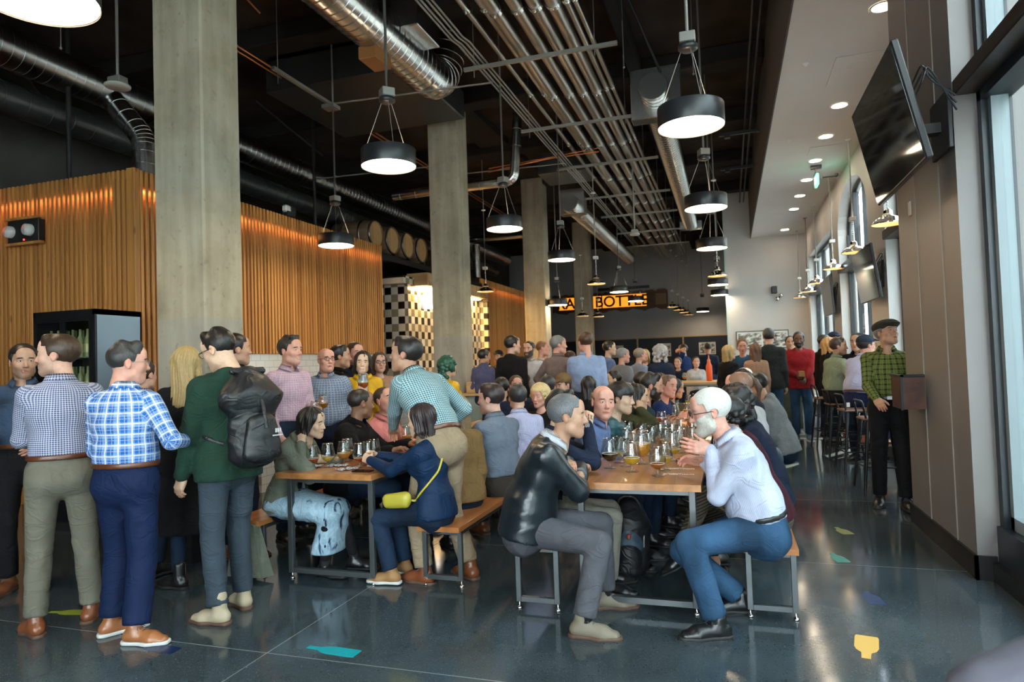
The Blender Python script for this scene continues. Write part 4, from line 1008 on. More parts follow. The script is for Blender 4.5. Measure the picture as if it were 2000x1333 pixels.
# ---- hands: wrist at origin, +y to the fingers, +z back of the hand, thumb on -x (right hand)
HPOSE = {'relax': ((18, 28, 20), .0, (40, 20, .5)), 'grip': ((48, 52, 32), .3, (62, 35, .9)), 'fist': ((82, 88, 55), .0, (66, 55, 1.)), 'flat': ((6, 10, 8), 1., (34, 8, .2)),
         'spread': ((12, 14, 10), 1.9, (62, 5, .1)), 'point': ((70, 75, 40), .0, (60, 40, .9)), 'chin': ((60, 80, 50), .1, (52, 30, .8)), 'clasp': ((62, 62, 35), .2, (60, 40, .8))}
_HH = {}
def hand_mesh(pose, h=.0034):
    key = (pose, h)
    if key in _HH: return _HH[key]
    (a1, a2, a3), spr, (ta, tb, tc) = HPOSE[pose]; pr = []
    xs = (-.028, -.0095, .0095, .027); ls = (.072, .080, .074, .058); kn = (.092, .096, .091, .082)
    pr.append(cap((0, -.02, 0), (0, .02, 0), .021, .022, v3(1, 0, 0), 1.30, k=.02))
    for i in range(4): pr.append(cap((xs[i]*.62, .016, -.002), (xs[i], kn[i]-.006, .001), .0135, .0115, k=.018))
    pr.append(ell((-.020, .040, -.012), (.018, .030, .013), .016)); pr.append(ell((.022, .045, -.010), (.012, .032, .011), .014))
    for i in range(4):
        p = v3(xs[i], kn[i]-.004, .002); f = (i-1.4)*.07*spr; ang = 0; L_ = ls[i]; sl = (.46, .31, .23); r = (.0092, .0082, .0072, .0060)
        sc = .92 if i == 3 else 1.
        ext = 4 if (pose == 'point' and i == 0) else None
        for q, a in enumerate((a1, a2, a3)):
            a = a*(1+.06*(i-1.5)) if ext is None else ext
            ang += math.radians(a); d = v3(math.sin(f)*math.cos(ang), math.cos(f)*math.cos(ang), -math.sin(ang)); e = p+d*L_*sl[q]
            pr.append(cap(p, e, r[q]*sc, r[q+1]*sc, k=.006 if q else .009)); p = e
    t = math.radians(ta); b = v3(-.020, .018, -.008); d1 = nrm((-math.sin(t), math.cos(t), -.35*tc)); m = b+d1*.040
    t2 = t-math.radians(tb); d2 = nrm((-math.sin(t2), math.cos(t2), -.55*tc-.1)); n = m+d2*.034; d3 = nrm((-math.sin(t2-math.radians(tb)*.5), math.cos(t2-math.radians(tb)*.5), -.6*tc)); o = n+d3*.026
    pr += [cap(b, m, .0150, .0115, k=.014), cap(m, n, .0108, .0098, k=.005), cap(n, o, .0098, .0072, k=.004)]
    _HH[key] = snet(pr, h); return _HH[key]
# ---- shoes: ankle at origin, sole bottom at z=-.085, toe to +y
_SH = {}
def shoe_mesh(kind):
    if kind in _SH: return _SH[kind]
    h = .0065; boot = kind == 'boot'; flat = kind == 'flat'
    up = [cap((0, -.045, -.045), (0, .10, -.058), .034, .036, v3(1, 0, 0), 1.12, k=.03), cap((0, .10, -.062), (0, .165, -.066), .035, .026, v3(1, 0, 0), 1.30, k=.03),
          cap((0, .02, -.03), (0, .10, -.048), .030, .026, k=.03)]
    if not flat: up.append(cap((0, -.014, -.03), (0, -.010, .075 if boot else .012), .040, .043 if boot else .040, k=.03))
    def post(X, G): return np.maximum(G, -(X[..., 2]+.074))
    U = snet(up, h, post)
    so = [cap((0, -.052, -.078), (0, .09, -.078), .036, .038, v3(1, 0, 0), 1.12, k=.03), cap((0, .09, -.078), (0, .176, -.078), .042, .029, v3(1, 0, 0), 1.28, k=.03)]
    def post2(X, G): return np.maximum(np.maximum(G, -(X[..., 2]+.087)), X[..., 2]+.066+(.006 if flat else 0))
    S = snet(so, h, post2); _SH[kind] = (U, S); return _SH[kind]
_SHO = {}
def add_shoe(kind, upm, som, parent, T, key):
    if key not in _SHO:
        U, S = shoe_mesh(kind)
        a = mesh_obj('shoe', U[0], U[1], upm, smooth=True); b = mesh_obj('sole', S[0], S[1], som, parent=a, smooth=True)
        if kind == 'lace':
            l = MB()
            for i in range(4): y = .035+.018*i; z = -.022-.0062*i*1.5+.028; l.tube([(-.018, y, z-.006), (0, y+.004, z), (.018, y, z-.006)], .0028, 6)
            l.tube(bend([(0, .03, .008), (-.02, .02, .016), (-.035, .035, .0)], .01, 3), .0022, 5); l.tube(bend([(0, .03, .008), (.02, .02, .016), (.035, .035, .0)], .01, 3), .0022, 5)
            l.build('laces', mat('shoe_laces', (.10, .10, .12), .8), a)
        _SHO[key] = a; o = a
    else: o = copy_tree(_SHO[key])
    o.parent = parent; M4 = Matrix.Identity(4)
    for i in range(3):
        for j in range(3): M4[i][j] = T[0][i, j]
        M4[i][3] = T[1][i]
    o.matrix_local = M4; return o

# ---- hair, in head coordinates
def hair_mesh(style, h, seed=0):
    rg = np.random.RandomState(seed)
    S = lambda t=0.: ell((0, -.016, .038), (.0785+t, .101+t, .086+t), .0)
    post = None; P_ = None
    def plane(X, off=0., nape=-.075): # in front / below the hairline is positive
        y, z, x = X[..., 1], X[..., 2], np.abs(X[..., 0])
        ylim = np.where(z > 0, .026+.010*np.clip(z/.05, 0, 1), .026+1.35*z)
        lim = np.minimum(.060+off-z-.10*np.clip(x-.035, 0, 1), y-ylim)
        lo = nape-z
        ear = .026-np.sqrt((np.clip(y+.006, -1, 1))**2+(z+.006)**2+.6*(np.clip(x-.085, -1, 0))**2)
        return np.maximum(np.maximum(lim, lo), ear)
    def noise(X, f, amp):
        return amp*(np.sin(X[..., 0]*f*1.1+2*np.sin(X[..., 2]*f*.3+seed))*np.sin(X[..., 1]*f*.7+1.7*np.sin(X[..., 0]*f*.4)+seed))
    if style in ('short', 'buzz', 'quiff', 'side', 'bowl', 'fade'):
        t = {'buzz': .001, 'short': .009, 'quiff': .008, 'side': .009, 'bowl': .016, 'fade': .004}[style]; P_ = [S(t)]
        if style == 'bowl': P_ += [ell((0, .02, .075), (.080, .080, .062), .02), cap((-.045, .075, .052), (.045, .075, .052), .018, k=.02)]
        if style == 'quiff': P_ += [cap((-.035, .050, .118), (.035, .052, .118), .022, k=.03), cap((-.02, -.03, .125), (.02, -.03, .125), .016, k=.03)]
        if style == 'fade': P_ += [cap((-.03, .040, .112), (.03, .040, .112), .028, k=.03), cap((-.025, -.04, .108), (.025, -.04, .108), .030, k=.03)]
        if style == 'side': P_ += [cap((-.035, .048, .108), (.045, .040, .112), .020, k=.03), cap((.055, -.01, .08), (.05, -.06, .06), .028, k=.03)]
        def post(X, G):
            g = G+noise(X, 120, .0014 if style in ('quiff', 'fade', 'side', 'bowl') else .0005)
            off = -.012 if style == 'bowl' else .0
            pl = plane(X, off-.0)
            if style == 'bowl': pl = np.maximum(np.minimum(pl, .034-X[..., 2]), np.where(X[..., 2] < -.02, pl, -1))
            g = np.maximum(g, pl); return g
    elif style == 'fringe':       # bald on top
        P_ = [S(.004)]
        def post(X, G):
            return np.maximum(np.maximum(G, plane(X)), X[..., 2]-.045+.6*np.clip(X[..., 1], -.02, 1))
    elif style in ('long', 'bob', 'medium', 'straight'):
        Ln = {'long': -.30, 'bob': -.13, 'medium': -.20, 'straight': -.26}[style]
        P_ = [S(.013), cap((0, -.075, .03), (0, -.085, Ln), .045, .040, v3(1, 0, 0), 1.9, k=.03)]
        for s in (-1, 1): P_ += [cap((s*.068, .0, .05), (s*.080, -.005, -.08), .024, .022, v3(0, 1, 0), 1.6, k=.02), cap((s*.080, -.005, -.08), (s*.078, -.02, max(Ln, -.24)), .022, .014, v3(0, 1, 0), 1.7, k=.02)]
        def post(X, G):
            an = np.arctan2(X[..., 1]+.015, X[..., 0]); g = G+.0016*np.sin(an*34+2.5*np.sin(X[..., 2]*17+seed))+.0035*np.sin(an*9+3*np.sin(X[..., 2]*9)+seed)
            y, z, x = X[..., 1], X[..., 2], np.abs(X[..., 0])
            face = np.where((z < .070), y-.034-.55*np.clip(z, -.2, .07)-.55*np.clip(x-.050, -.05, 1), -1.)
            neck = np.where(z < -.10, y+.0+.1*z-.01, -1)
            return np.maximum(np.maximum(g, face), neck)
    elif style in ('curly', 'wild'):
        P_ = [S(.016), ell((0, -.03, .05), (.105, .10, .085), .03)]
        for i in range(70):
            a, e = rg.uniform(0, 2*PI), rg.uniform(-.7, 1.4); r = .104 if style == 'curly' else .112
            c = (r*.92*math.cos(a)*math.cos(e), -.02+r*math.sin(a)*math.cos(e), .03+r*1.0*math.sin(e)-.01)
            if c[1] > .045 and c[2] < .062: continue
            P_.append(ell(c, (.022,)*3, .008))
        if style == 'wild' : 
            for i in range(30):
                a = rg.uniform(PI*.95, 2.05*PI); c = (.10*math.cos(a), -.01+.10*math.sin(a), rg.uniform(-.13, .0)); P_.append(ell(c, (.026,)*3, .01))
        def post(X, G):
            y, z, x = X[..., 1], X[..., 2], np.abs(X[..., 0])
            face = np.where(z < .068, y-.040-.5*np.clip(z, -.2, .07)-.5*np.clip(x-.055, 0, 1), -1.)
            return np.maximum(G, face)
    elif style in ('pony', 'bun'):
        P_ = [S(.007)]
        if style == 'pony': P_ += [ell((0, -.125, .03), (.022, .022, .022), .01), cap((0, -.135, .02), (0, -.155, -.05), .026, .028, k=.02), cap((0, -.155, -.05), (0, -.13, -.17), .028, .012, k=.02)]
        else: P_ += [ell((0, -.105, .095), (.038, .038, .036), .01)]
        def post(X, G):
            pl = np.where(X[..., 1] < -.095, -1, plane(X)); return np.maximum(G, pl)
    return snet(P_, h, post)
_HR = {}
def hair_cached(style, h, seed):
    k = (style, h, seed)
    if k not in _HR: _HR[k] = hair_mesh(style, h, seed)
    return _HR[k]
def hairmat(col):
    k = 'hair_%02d_%02d_%02d' % tuple(int(c*99) for c in col)
    if k in MATS: return MATS[k]
    m = mat(k, col, rough=.42, spec=.45)
    c = coord(m, 'Object', (1, .5, .22)); n = N(m, 'ShaderNodeTexNoise', i_Scale=260.0, i_Detail=2, i_Distortion=.2); L(m, c, n.inputs['Vector'])
    lt = col[0] > .15
    L(m, ramp(m, n.outputs[0], [(.3, tuple(v*(.82 if lt else .6) for v in col)), (.7, tuple(min(1, v*(1.12 if lt else 1.35)+.004) for v in col))]), P(m).inputs['Base Color'])
    b = N(m, 'ShaderNodeBump', i_Strength=.35, i_Distance=.003); L(m, n.outputs[0], b.inputs['Height']); L(m, b.outputs[0], P(m).inputs['Normal']); return m
SKIN = {'fair': (.60, .36, .27), 'pale': (.66, .43, .34), 'tan': (.46, .26, .17), 'olive': (.50, .31, .20), 'asian': (.60, .40, .28), 'brown': (.24, .125, .075), 'ruddy': (.60, .31, .235), 'dark': (.16, .085, .055)}
def skinmat():
    if 'skin' in MATS: return MATS['skin']
    m = mat('skin', (.5, .3, .2), rough=.48, spec=.4)
    a = N(m, 'ShaderNodeAttribute', attribute_name='tint'); n = N(m, 'ShaderNodeTexNoise', i_Scale=45.0, i_Detail=4); L(m, coord(m, 'Object'), n.inputs['Vector'])
    col = mixc(m, .5, a.outputs['Color'], ramp(m, n.outputs[0], [(.3, (.86, .80, .78)), (.7, (1.12, 1.14, 1.14))]), 'MULTIPLY')
    L(m, col, P(m).inputs['Base Color'])
    P(m).inputs['Subsurface Weight'].default_value = .0
    b = N(m, 'ShaderNodeBump', i_Strength=.18, i_Distance=.003); n2 = N(m, 'ShaderNodeTexNoise', i_Scale=220.0, i_Detail=2); L(m, coord(m, 'Object'), n2.inputs['Vector']); L(m, n2.outputs[0], b.inputs['Height']); L(m, b.outputs[0], P(m).inputs['Normal'])
    return m
# ---- cloth
def cloth(name, col, pat=None, col2=(.8, .8, .82), col3=None, rough=.85, scale=1., bump=.5, spec=.2, coat=0.):
    if name in MATS: return MATS[name]
    col = tuple(v*.82 for v in col); col2 = tuple(v*.86 for v in col2)
    m = mat(name, col, rough=rough, spec=spec, coat=coat)
    base = None
    if pat:
        tc = N(m, 'ShaderNodeTexCoord'); s = N(m, 'ShaderNodeSeparateXYZ'); L(m, tc.outputs['UV'], s.inputs[0])
        def band(o, per, w, off=0.):
            t = mathn(m, 'FLOORED_MODULO', mathn(m, 'ADD', mathn(m, 'MULTIPLY', o, 1./(per*scale)), off), 1.); return mathn(m, 'LESS_THAN', t, w)
        u, v = s.outputs[0], s.outputs[1]
        if pat == 'gingham':
            a, b = band(u, .0125, .5), band(v, .0125, .5); f = mathn(m, 'MULTIPLY', mathn(m, 'ADD', a, b), .5); base = mixc(m, f, col2, col)
        elif pat == 'grid':
            f = mathn(m, 'MAXIMUM', band(u, .016, .26), band(v, .016, .26)); base = mixc(m, f, col, col2)
        elif pat == 'stripe':
            base = mixc(m, band(u, .012, .35), col, col2)
        elif pat == 'plaid':
            f = mathn(m, 'MULTIPLY', mathn(m, 'ADD', band(u, .062, .5), band(v, .062, .5)), .5); base = mixc(m, f, col2, col)
            g = mathn(m, 'MAXIMUM', band(u, .062, .10, .22), band(v, .062, .10, .22)); base = mixc(m, mathn(m, 'MULTIPLY', g, .8), base, col3 or (.85, .87, .9))
            g = mathn(m, 'MAXIMUM', band(u, .062, .05, .72), band(v, .062, .05, .72)); base = mixc(m, mathn(m, 'MULTIPLY', g, .6), base, (.55, .55, .55))
        elif pat == 'tartan':
            f = mathn(m, 'MULTIPLY', mathn(m, 'ADD', band(u, .05, .5), band(v, .05, .5)), .5); base = mixc(m, f, col2, col)
            g = mathn(m, 'MAXIMUM', band(u, .025, .10, .1), band(v, .025, .10, .1)); base = mixc(m, mathn(m, 'MULTIPLY', g, .7), base, col3 or (.5, .5, .2))
        elif pat == 'blot':
            n = N(m, 'ShaderNodeTexNoise', i_Scale=9.0, i_Detail=5, i_Distortion=1.6); L(m, coord(m, 'Object', (1, 1, .5)), n.inputs['Vector'])
            base = ramp(m, n.outputs[0], [(.40, col2), (.47, col), (.52, col2), (.60, col), (.66, col3 or col2)])
    if pat is None: base = None
    n = N(m, 'ShaderNodeTexNoise', i_Scale=7.0, i_Detail=5, i_Distortion=1.2); L(m, coord(m, 'Object', (1, 1, .6)), n.inputs['Vector'])
    sh = ramp(m, n.outputs[0], [(.3, (.84,)*3), (.7, (1.12,)*3)])
    L(m, mixc(m, 1., base if base is not None else col, sh, 'MULTIPLY'), P(m).inputs['Base Color'])
    b = N(m, 'ShaderNodeBump', i_Strength=min(1., bump*1.1), i_Distance=.024)
    nr = N(m, 'ShaderNodeTexNoise', i_Scale=4.6, i_Detail=1, i_Distortion=1.3); L(m, coord(m, 'Object', (1., 1., 1.5)), nr.inputs['Vector'])
    rg_ = ramp(m, nr.outputs[0], [(.36, (0, 0, 0)), (.45, (1, 1, 1)), (.50, (.15, .15, .15)), (.57, (.9, .9, .9)), (.66, (0, 0, 0))])
    L(m, mathn(m, 'ADD', mathn(m, 'MULTIPLY', n.outputs[0], .55), mathn(m, 'MULTIPLY', rg_, .20)), b.inputs['Height']); b2 = N(m, 'ShaderNodeBump', i_Strength=.25, i_Distance=.0012); n2 = N(m, 'ShaderNodeTexNoise', i_Scale=500.0, i_Detail=1); L(m, coord(m, 'Object'), n2.inputs['Vector'])
    L(m, n2.outputs[0], b2.inputs['Height']); L(m, b.outputs[0], b2.inputs['Normal']); L(m, b2.outputs[0], P(m).inputs['Normal']); return m
def leather(name, col, rough=.32):
    if name in MATS: return MATS[name]
    m = mat(name, col, rough=rough, spec=.6); add_bump(m, 60, .3, .004); return m
def denim(name='blue_denim', col=(.05, .115, .22)):
    if name in MATS: return MATS[name]
    m = cloth(name, col, bump=.32); 
    n = N(m, 'ShaderNodeTexNoise', i_Scale=4.0, i_Detail=6); L(m, coord(m, 'Object', (1, 1, .5)), n.inputs['Vector'])
    f = ramp(m, n.outputs[0], [(.35, tuple(v*.6 for v in col)), (.65, tuple(min(1, v*1.6) for v in col))]); L(m, f, P(m).inputs['Base Color']); return m

def ik(a, b, l1, l2, hint):
    a, b = np.asarray(a, float), np.asarray(b, float); d = b-a; D = np.linalg.norm(d); mx = (l1+l2)*.995
    if D > mx: b = a+d/D*mx; d = b-a; D = mx
    D = max(D, abs(l1-l2)+.02); u = nrm(d); c = (l1*l1+D*D-l2*l2)/(2*D*l1); c = max(-1, min(1, c)); h = np.asarray(hint, float); h = h-u*(h@u)
    if np.linalg.norm(h) < 1e-4: h = v3(0, 1, 0)-u*u[1]
    return a+u*l1*c+nrm(h)*l1*math.sqrt(max(0, 1-c*c)), b
def folds(amp, seed):
    def f(X, G):
        x, y, z = X[..., 0], X[..., 1], X[..., 2]
        a = z*38+9*np.sin(5.1*x+seed)+7*np.sin(4.3*y+2*seed)+5*np.sin(6*x+5*y+7*z)
        b = 26*x-22*y+8*np.sin(5*z+seed)+5*np.sin(7*y-4*x+2*seed)
        m = .5+.5*np.sin(8*z+6*x+1.3*seed+3*np.sin(5*y)); m2 = .5+.5*np.sin(7*x-6*z+.7*seed+3*np.sin(6*y))
        w = (np.abs(np.sin(a*.5))-.6)*1.3*m+(np.abs(np.sin(b*.5))-.6)*1.1*m2
        return G+amp*w*(np.abs(G) < .035)
    return f
def torso_prims(J, g, hem, K=.05, fem=0., belly=0.):
    """g = how far the cloth stands off the body; hem = distance below the pelvis centre"""
    l, s = J['lat0'], J['s']; T = J['T']; w = J['w']; pr = []
    P0, Wst, Ch, Nb = J['P'], J['Wst'], J['Ch'], J['Nb']; l2 = J['lat1']; F0 = J['fwd0']
    pr.append(cap(P0-J['T0']*(max(hem, -.02)+.04), P0+J['T0']*.02*s, .101*s*w+g, .104*s*w+g, l, 1.42+.06*fem, k=K))
    pr.append(cap(P0+J['T0']*.02*s, Wst, .103*s*w+g, (.095-.014*fem)*s*w+g+belly*.02, l, 1.38-.06*fem, k=K))
    pr.append(cap(Wst, Ch, (.095-.014*fem)*s*w+g+belly*.02, (.104-.008*fem)*s*w+g, (l+l2)/np.linalg.norm(l+l2), 1.42-.04*fem, k=K))
    pr.append(cap(Ch, Ch+T*.07*s, (.104-.010*fem)*s*w+g, .090*s*w+g, l2, 1.50-.06*fem, k=K))
    pr.append(cap(J['SR']-l2*.015-T*.01, J['SL']+l2*.015-T*.01, .048*s+g*.9, .048*s+g*.9, J['f1'], 1.2, k=.06))
    pr.append(cap(J['SR']-l2*.09*s+T*.022*s, J['SL']+l2*.09*s+T*.022*s, .034*s+g, .034*s+g, J['f1'], 1.3, k=.05))
    pr.append(cap(Nb-T*.05*s, Nb+T*.004*s, .058*s+g, .050*s+g, k=.05))
    if belly: pr.append(ell(P0*.25+Wst*.75+F0*(.045+.03*belly)*s, (.12*s*w+g, .085*s+g, .11*s), .06, R=J['R0']))
    if fem > .4:
        for q in (-1, 1): pr.append(ell(Ch+T*.0+l2*q*.075*s+J['f1']*.085*s, (.055*s+g*.6,)*3, .05))
    return pr
def arm_prims(J, side, g, frac=1., ra=1.):
    S, E, Wr = J['S'+side], J['E'+side], J['W'+side]; s = J['s']*J['w']**.5*ra; k = .022; pr = [cap(S, E, .049*s+g, .038*s+g, k=k)]
    if frac > .5:
        t = min(1., (frac-.5)*2); e = E+(Wr-E)*t; pr.append(cap(E, e, .039*s+g, (.039+(.027-.039)*t)*s+g*.8, k=.018))
    elif frac < .5: pr = [cap(S, S+(E-S)*frac*2, .049*s+g, .046*s+g*1.2, k=k)]
    return pr
def leg_prims(J, side, g, cut=1., K=.035, wide=0., flare=0.):
    H, Kn, A = J['H'+side], J['K'+side], J['A'+side]; s = J['s']*J['w']**.7; e = Kn+(A-Kn)*cut
    return [cap(H+J['T0']*.02, Kn, .081*s+g, .050*s+g+wide*.5, k=K), cap(Kn, e, .050*s+g+wide*.5, .036*s+g+wide+flare, k=.012)]

def wrap_path(J, pts, off=.018, arms=''):
    pr = torso_prims(J, 0., .15)
    for q in arms: pr += arm_prims(J, q, 0.)
    pr = [p for p in pr if p['op'] == 'u']; out = []
    for p in pts:
        p = v3(*p); t = np.clip((p-J['P'])@(J['Nb']-J['P'])/((J['Nb']-J['P'])@(J['Nb']-J['P'])), 0, 1); a = J['P']+(J['Nb']-J['P'])*t; d = nrm(p-a); r = .02
        for _ in range(60):
            q = a+d*r; v = min(float(prim_d(x, q[None])[0]) for x in pr)
            if v > off: break
            r += .008
        out.append(a+d*r)
    return out
ALLP = []
def person(label, x, y, face, h=1.75, z=0., sit=None, w=1., fem=0., fat=0., belly=0., lean=0., side=0., twist=0., head=(0, 0, 0), neckf=.02,
           armR=None, armL=None, legR=None, legL=None, skin='fair', hair='short', hairc=(.03, .02, .015), top=None, topk='shirt', sleeve=1., tuck=True, legs=None, legk='trousers',
           shoes=('dress', None, None), belt=None, glasses=None, capc=None, beard=None, stub=0., jaw=1., nose=1., brow=1., age=0., inner=None, skirt=None, hi=1, seed=None, hoff=(0, 0, 0), collar=True, wide=.0, cuff=None, lip=None, hide_hair=False, ph=None, smile=0., browc=None):
    """face: compass direction in degrees, 0 looks along +Y (away), 90 looks to -X, -90 to +X, 180 towards the camera"""
    seed = len(ALLP)*7+3 if seed is None else seed
    s = h/1.75; hb = {0: .028, 1: .020, 2: .014}[hi]; hc = {0: .024, 1: .0165, 2: .0115}[hi]; hh = {0: .0075, 1: .0052, 2: .0036}[hi]
    J = dict(s=s, w=w)
    ln, sd, tw = math.radians(lean), math.radians(side), math.radians(twist)
    pz = (.945*s if sit is None else sit+.095)
    P0 = v3(0, 0, pz)+np.asarray(hoff)
    R0 = Ry(sd*.5)@Rx(-ln*(.6 if sit is None else .5)); R1 = Rz(tw)@Ry(sd)@Rx(-ln)
    J['P'] = P0; J['R0'] = R0; J['T0'] = R0@v3(0, 0, 1); J['lat0'] = R0@v3(1, 0, 0); J['fwd0'] = R0@v3(0, 1, 0)
    J['Wst'] = P0+J['T0']*.15*s; J['Ch'] = J['Wst']+R1@v3(0, .0, .19*s); J['T'] = R1@v3(0, 0, 1); J['lat1'] = R1@v3(1, 0, 0); J['f1'] = R1@v3(0, 1, 0)
    J['Nb'] = J['Ch']+R1@v3(0, -.012*s, .185*s)
    sw = (.163-.020*fem)*s*(w**.4)
    J['SR'] = J['Nb']+R1@v3(sw, 0, -.072*s); J['SL'] = J['Nb']+R1@v3(-sw, 0, -.072*s)
    hy, hp, hr = [math.radians(a) for a in head]
    Rh = Rz(hy)@Rx(hp)@Ry(hr)
    nk = nrm(R1@v3(0, 0, 1)*.6+v3(0, 0, 1)*.4); fw = Rz(hy)@v3(0, 1, 0)
    hs = s*(1-.035*fem)
    Hc = J['Nb']+nk*.160*hs+(J['f1']*.5+fw*.5)*(neckf+.012+.35*max(0, math.sin(-hp))*.1)
    J['Hc'] = Hc
    if ph is not None:
        q_ = Rz(math.radians(face))@Hc; x, y = ph[0]-q_[0], ph[1]-q_[1]
    La, Lf = .285*s, .250*s
    def loc(p):
        return Rz(-math.radians(face))@(np.asarray(p, float)-v3(x, y, z))
    for sd_, S, arm in (('R', 'SR', armR), ('L', 'SL', armL)):
        sg = 1 if sd_ == 'R' else -1
        arm = dict(arm or {})
        if arm.get('rel') == 'head': tgt = Hc+Rh@np.asarray(arm['to'], float)*1.
        elif 'at' in arm: tgt = loc(arm['at'])
        elif 'to' in arm: tgt = np.asarray(arm['to'], float).copy(); tgt[:2] *= 1; 
        else: tgt = J[S]+v3(sg*.055, .06, -.515*s)
        hint = arm.get('elbow', (sg*.35, -.6, -.6) if ('to' in arm or 'at' in arm) else (sg*.1, -1, 0))
        E, Wr = ik(J[S], tgt, La, Lf, hint); J['E'+sd_], J['W'+sd_] = E, Wr
        J['arm'+sd_] = arm
    for sd_, leg in (('R', legR), ('L', legL)):
        sg = 1 if sd_ == 'R' else -1; leg = dict(leg or {})
        H = P0+R0@v3(sg*.088*s, 0, -.035*s) if sit is None else P0+v3(sg*.09*s, .02, -.02)
        if 'to' in leg: A = np.asarray(leg['to'], float)
        elif 'at' in leg: A = loc(leg['at'])
        elif sit is None: A = v3(sg*.105, .0, .088)
        else: A = v3(sg*.12, .42, .088)
        A = A-v3(0, 0, z) if leg.get('abs') else A
        hint = leg.get('knee', (sg*.05, 1, .05 if sit is None else .8))
        Kn, A = ik(H, A, .427*s, .405*s, hint); J['H'+sd_], J['K'+sd_], J['A'+sd_] = H, Kn, A; J['leg'+sd_] = leg
    sk = np.array(SKIN[skin]) if isinstance(skin, str) else np.array(skin)
    # body: one continuous figure under the clothes, with head and hands
    pr = torso_prims(J, -.020, .02, fem=fem, belly=0)
    for q in 'RL': pr += arm_prims(J, q, 0); pr += leg_prims(J, q, -.004)
    pr.append(cap(J['Nb']-J['T']*.02, Hc+Rh@v3(0, -.03, -.10), .052*s*(1-.12*fem), .045*(1-.12*fem), k=.03))
    BV, BF = snet(pr, hb)
    HV, HF = head_mesh(hh, fem=round(fem, 1), jaw=jaw, nose=nose, age=age, fat=round(fat, 1))
    HT = tint_head(HV, sk, browc or hairc, brow, stub, lip, age, smile)
    parts = [(BV, BF), ((HV*hs)@Rh.T+Hc, HF)]; tint = [np.tile(sk, (len(BV), 1)), HT]
    J['hold'] = {}
    for q in 'RL':
        arm = J['arm'+q]; pose = arm.get('hand', 'relax'); d = nrm(J['W'+q]-J['E'+q]); sg = 1 if q == 'R' else -1
        if 'dir' in arm: d = nrm(arm['dir'])
        pn = np.asarray(arm.get('palm', (-sg, .2, -.1)), float); zz = -(pn-d*(pn@d)); zz = nrm(zz); xx = np.cross(d, zz)
        R = np.stack([xx, d, zz], 1); sc = s*(1-.08*fem)*1.0
        V, F = hand_mesh(pose, .0034 if hi == 2 else (.0050 if hi == 1 else .0075)); V = V*sc
        if q == 'L': V = V*(-1, 1, 1); F = F[:, ::-1]
        if arm.get('hide'): continue
        parts.append((V@R.T+J['W'+q], F)); tn = np.tile(sk, (len(V), 1)); tn[V[:, 1] > .10] *= (1.03, .88, .86); tint.append(tn)
        J['hold'][q] = J['W'+q]+R@v3(-.004*sg, .085*sc, -.040*sc)
    V, F = merge(parts)
    root = mesh_obj('person', V, F, skinmat(), smooth=True, colr=np.concatenate(tint)); root['label'] = label; root['category'] = 'person'
    a = math.radians(face); root.location = (x, y, z); root.rotation_euler = (0, 0, a)
    def W2(v): v = Rz(a)@np.asarray(v, float); return v3(v[0]+x, v[1]+y, v[2]+z)
    J['world'] = W2
    # eyes
    if hi >= 1:
        for sg in (-1, 1):
            c = Hc+Rh@(v3(sg*.0315, .0790, .0095)*hs); b = MB(); vs, fs = [], []
            R = .0135*hs; n1, n2 = 10, 14
            dirn = nrm(Rh@v3(0, 1, -.05)); uu = nrm(Rh@v3(1, 0, 0)); vv = np.cross(dirn, uu)
            prof = [(.0, 1.02, 1), (.16, 1.02, 1), (.17, 1.0, 2), (.40, .93, 2), (.42, .92, 0), (.62, .79, 0), (.8, .6, 0), (.95, .3, 0)]
            mi = []
            for (r_, d_, m_) in prof:
                for k in range(n2):
                    t = 2*PI*k/n2; vs.append(c+dirn*R*d_+(uu*math.cos(t)+vv*math.sin(t)*.9)*R*r_*1.02)
            for i in range(len(prof)-1):
                for k in range(n2): fs.append((i*n2+k, i*n2+(k+1) % n2, (i+1)*n2+(k+1) % n2, (i+1)*n2+k)); mi.append(prof[i+1][2] if prof[i][2] == prof[i+1][2] else prof[i+1][2])
            mesh_obj('eye', np.array(vs), fs, [mat('eye_white', (.55, .52, .49), .25), mat('pupil', (.005, .005, .005), .1), mat('iris_brown', (.06, .032, .015), .15)], parent=root, smooth=True, mi=mi)
    # hair
    hm = hairmat(hairc)
    if hair and not hide_hair:
        V, F = hair_cached(hair, hh*.95, seed % 3); o = mesh_obj('hair', (V*hs*1.015)@Rh.T+Hc, F, hm, parent=root, smooth=True)
    if beard:
        jw = head_prims(fem=0, jaw=jaw, nose=nose); bp = [dict(p) for p in jw if p['op'] == 'u'][:8]
        for p in bp:
            if 'e' in p: p['r'] = p['r']+.005
            else: p['ra'] += .005; p['rb'] += .005
        bp.append(ell((0, .075, -.100), (.03, .024, .022), .02)); bp.append(cap((-.022, .098, -.050), (.022, .098, -.050), .008, k=.01))
        def pb(X, G):
            X1, Y1, Z1 = np.abs(X[..., 0]), X[..., 1], X[..., 2]
            up = Z1+.034-.42*np.clip(X1-.03, 0, 1)*1.6-.25*np.clip(.06-Y1, 0, 1)
            mouth = .013-np.sqrt((X1*.6)**2+(Z1+.066)**2+(np.clip(Y1-.09, -.01, 1)*.3)**2)
            g = G+.001*np.sin(X[..., 0]*170+2*np.sin(Z1*90))*np.sin(Z1*60)
            return np.maximum(np.maximum(np.maximum(g, up), mouth), -Y1-.005)
        V, F = snet(bp, hh, pb); mesh_obj('beard', (V*hs)@Rh.T+Hc, F, hairmat(beard), parent=root, smooth=True)
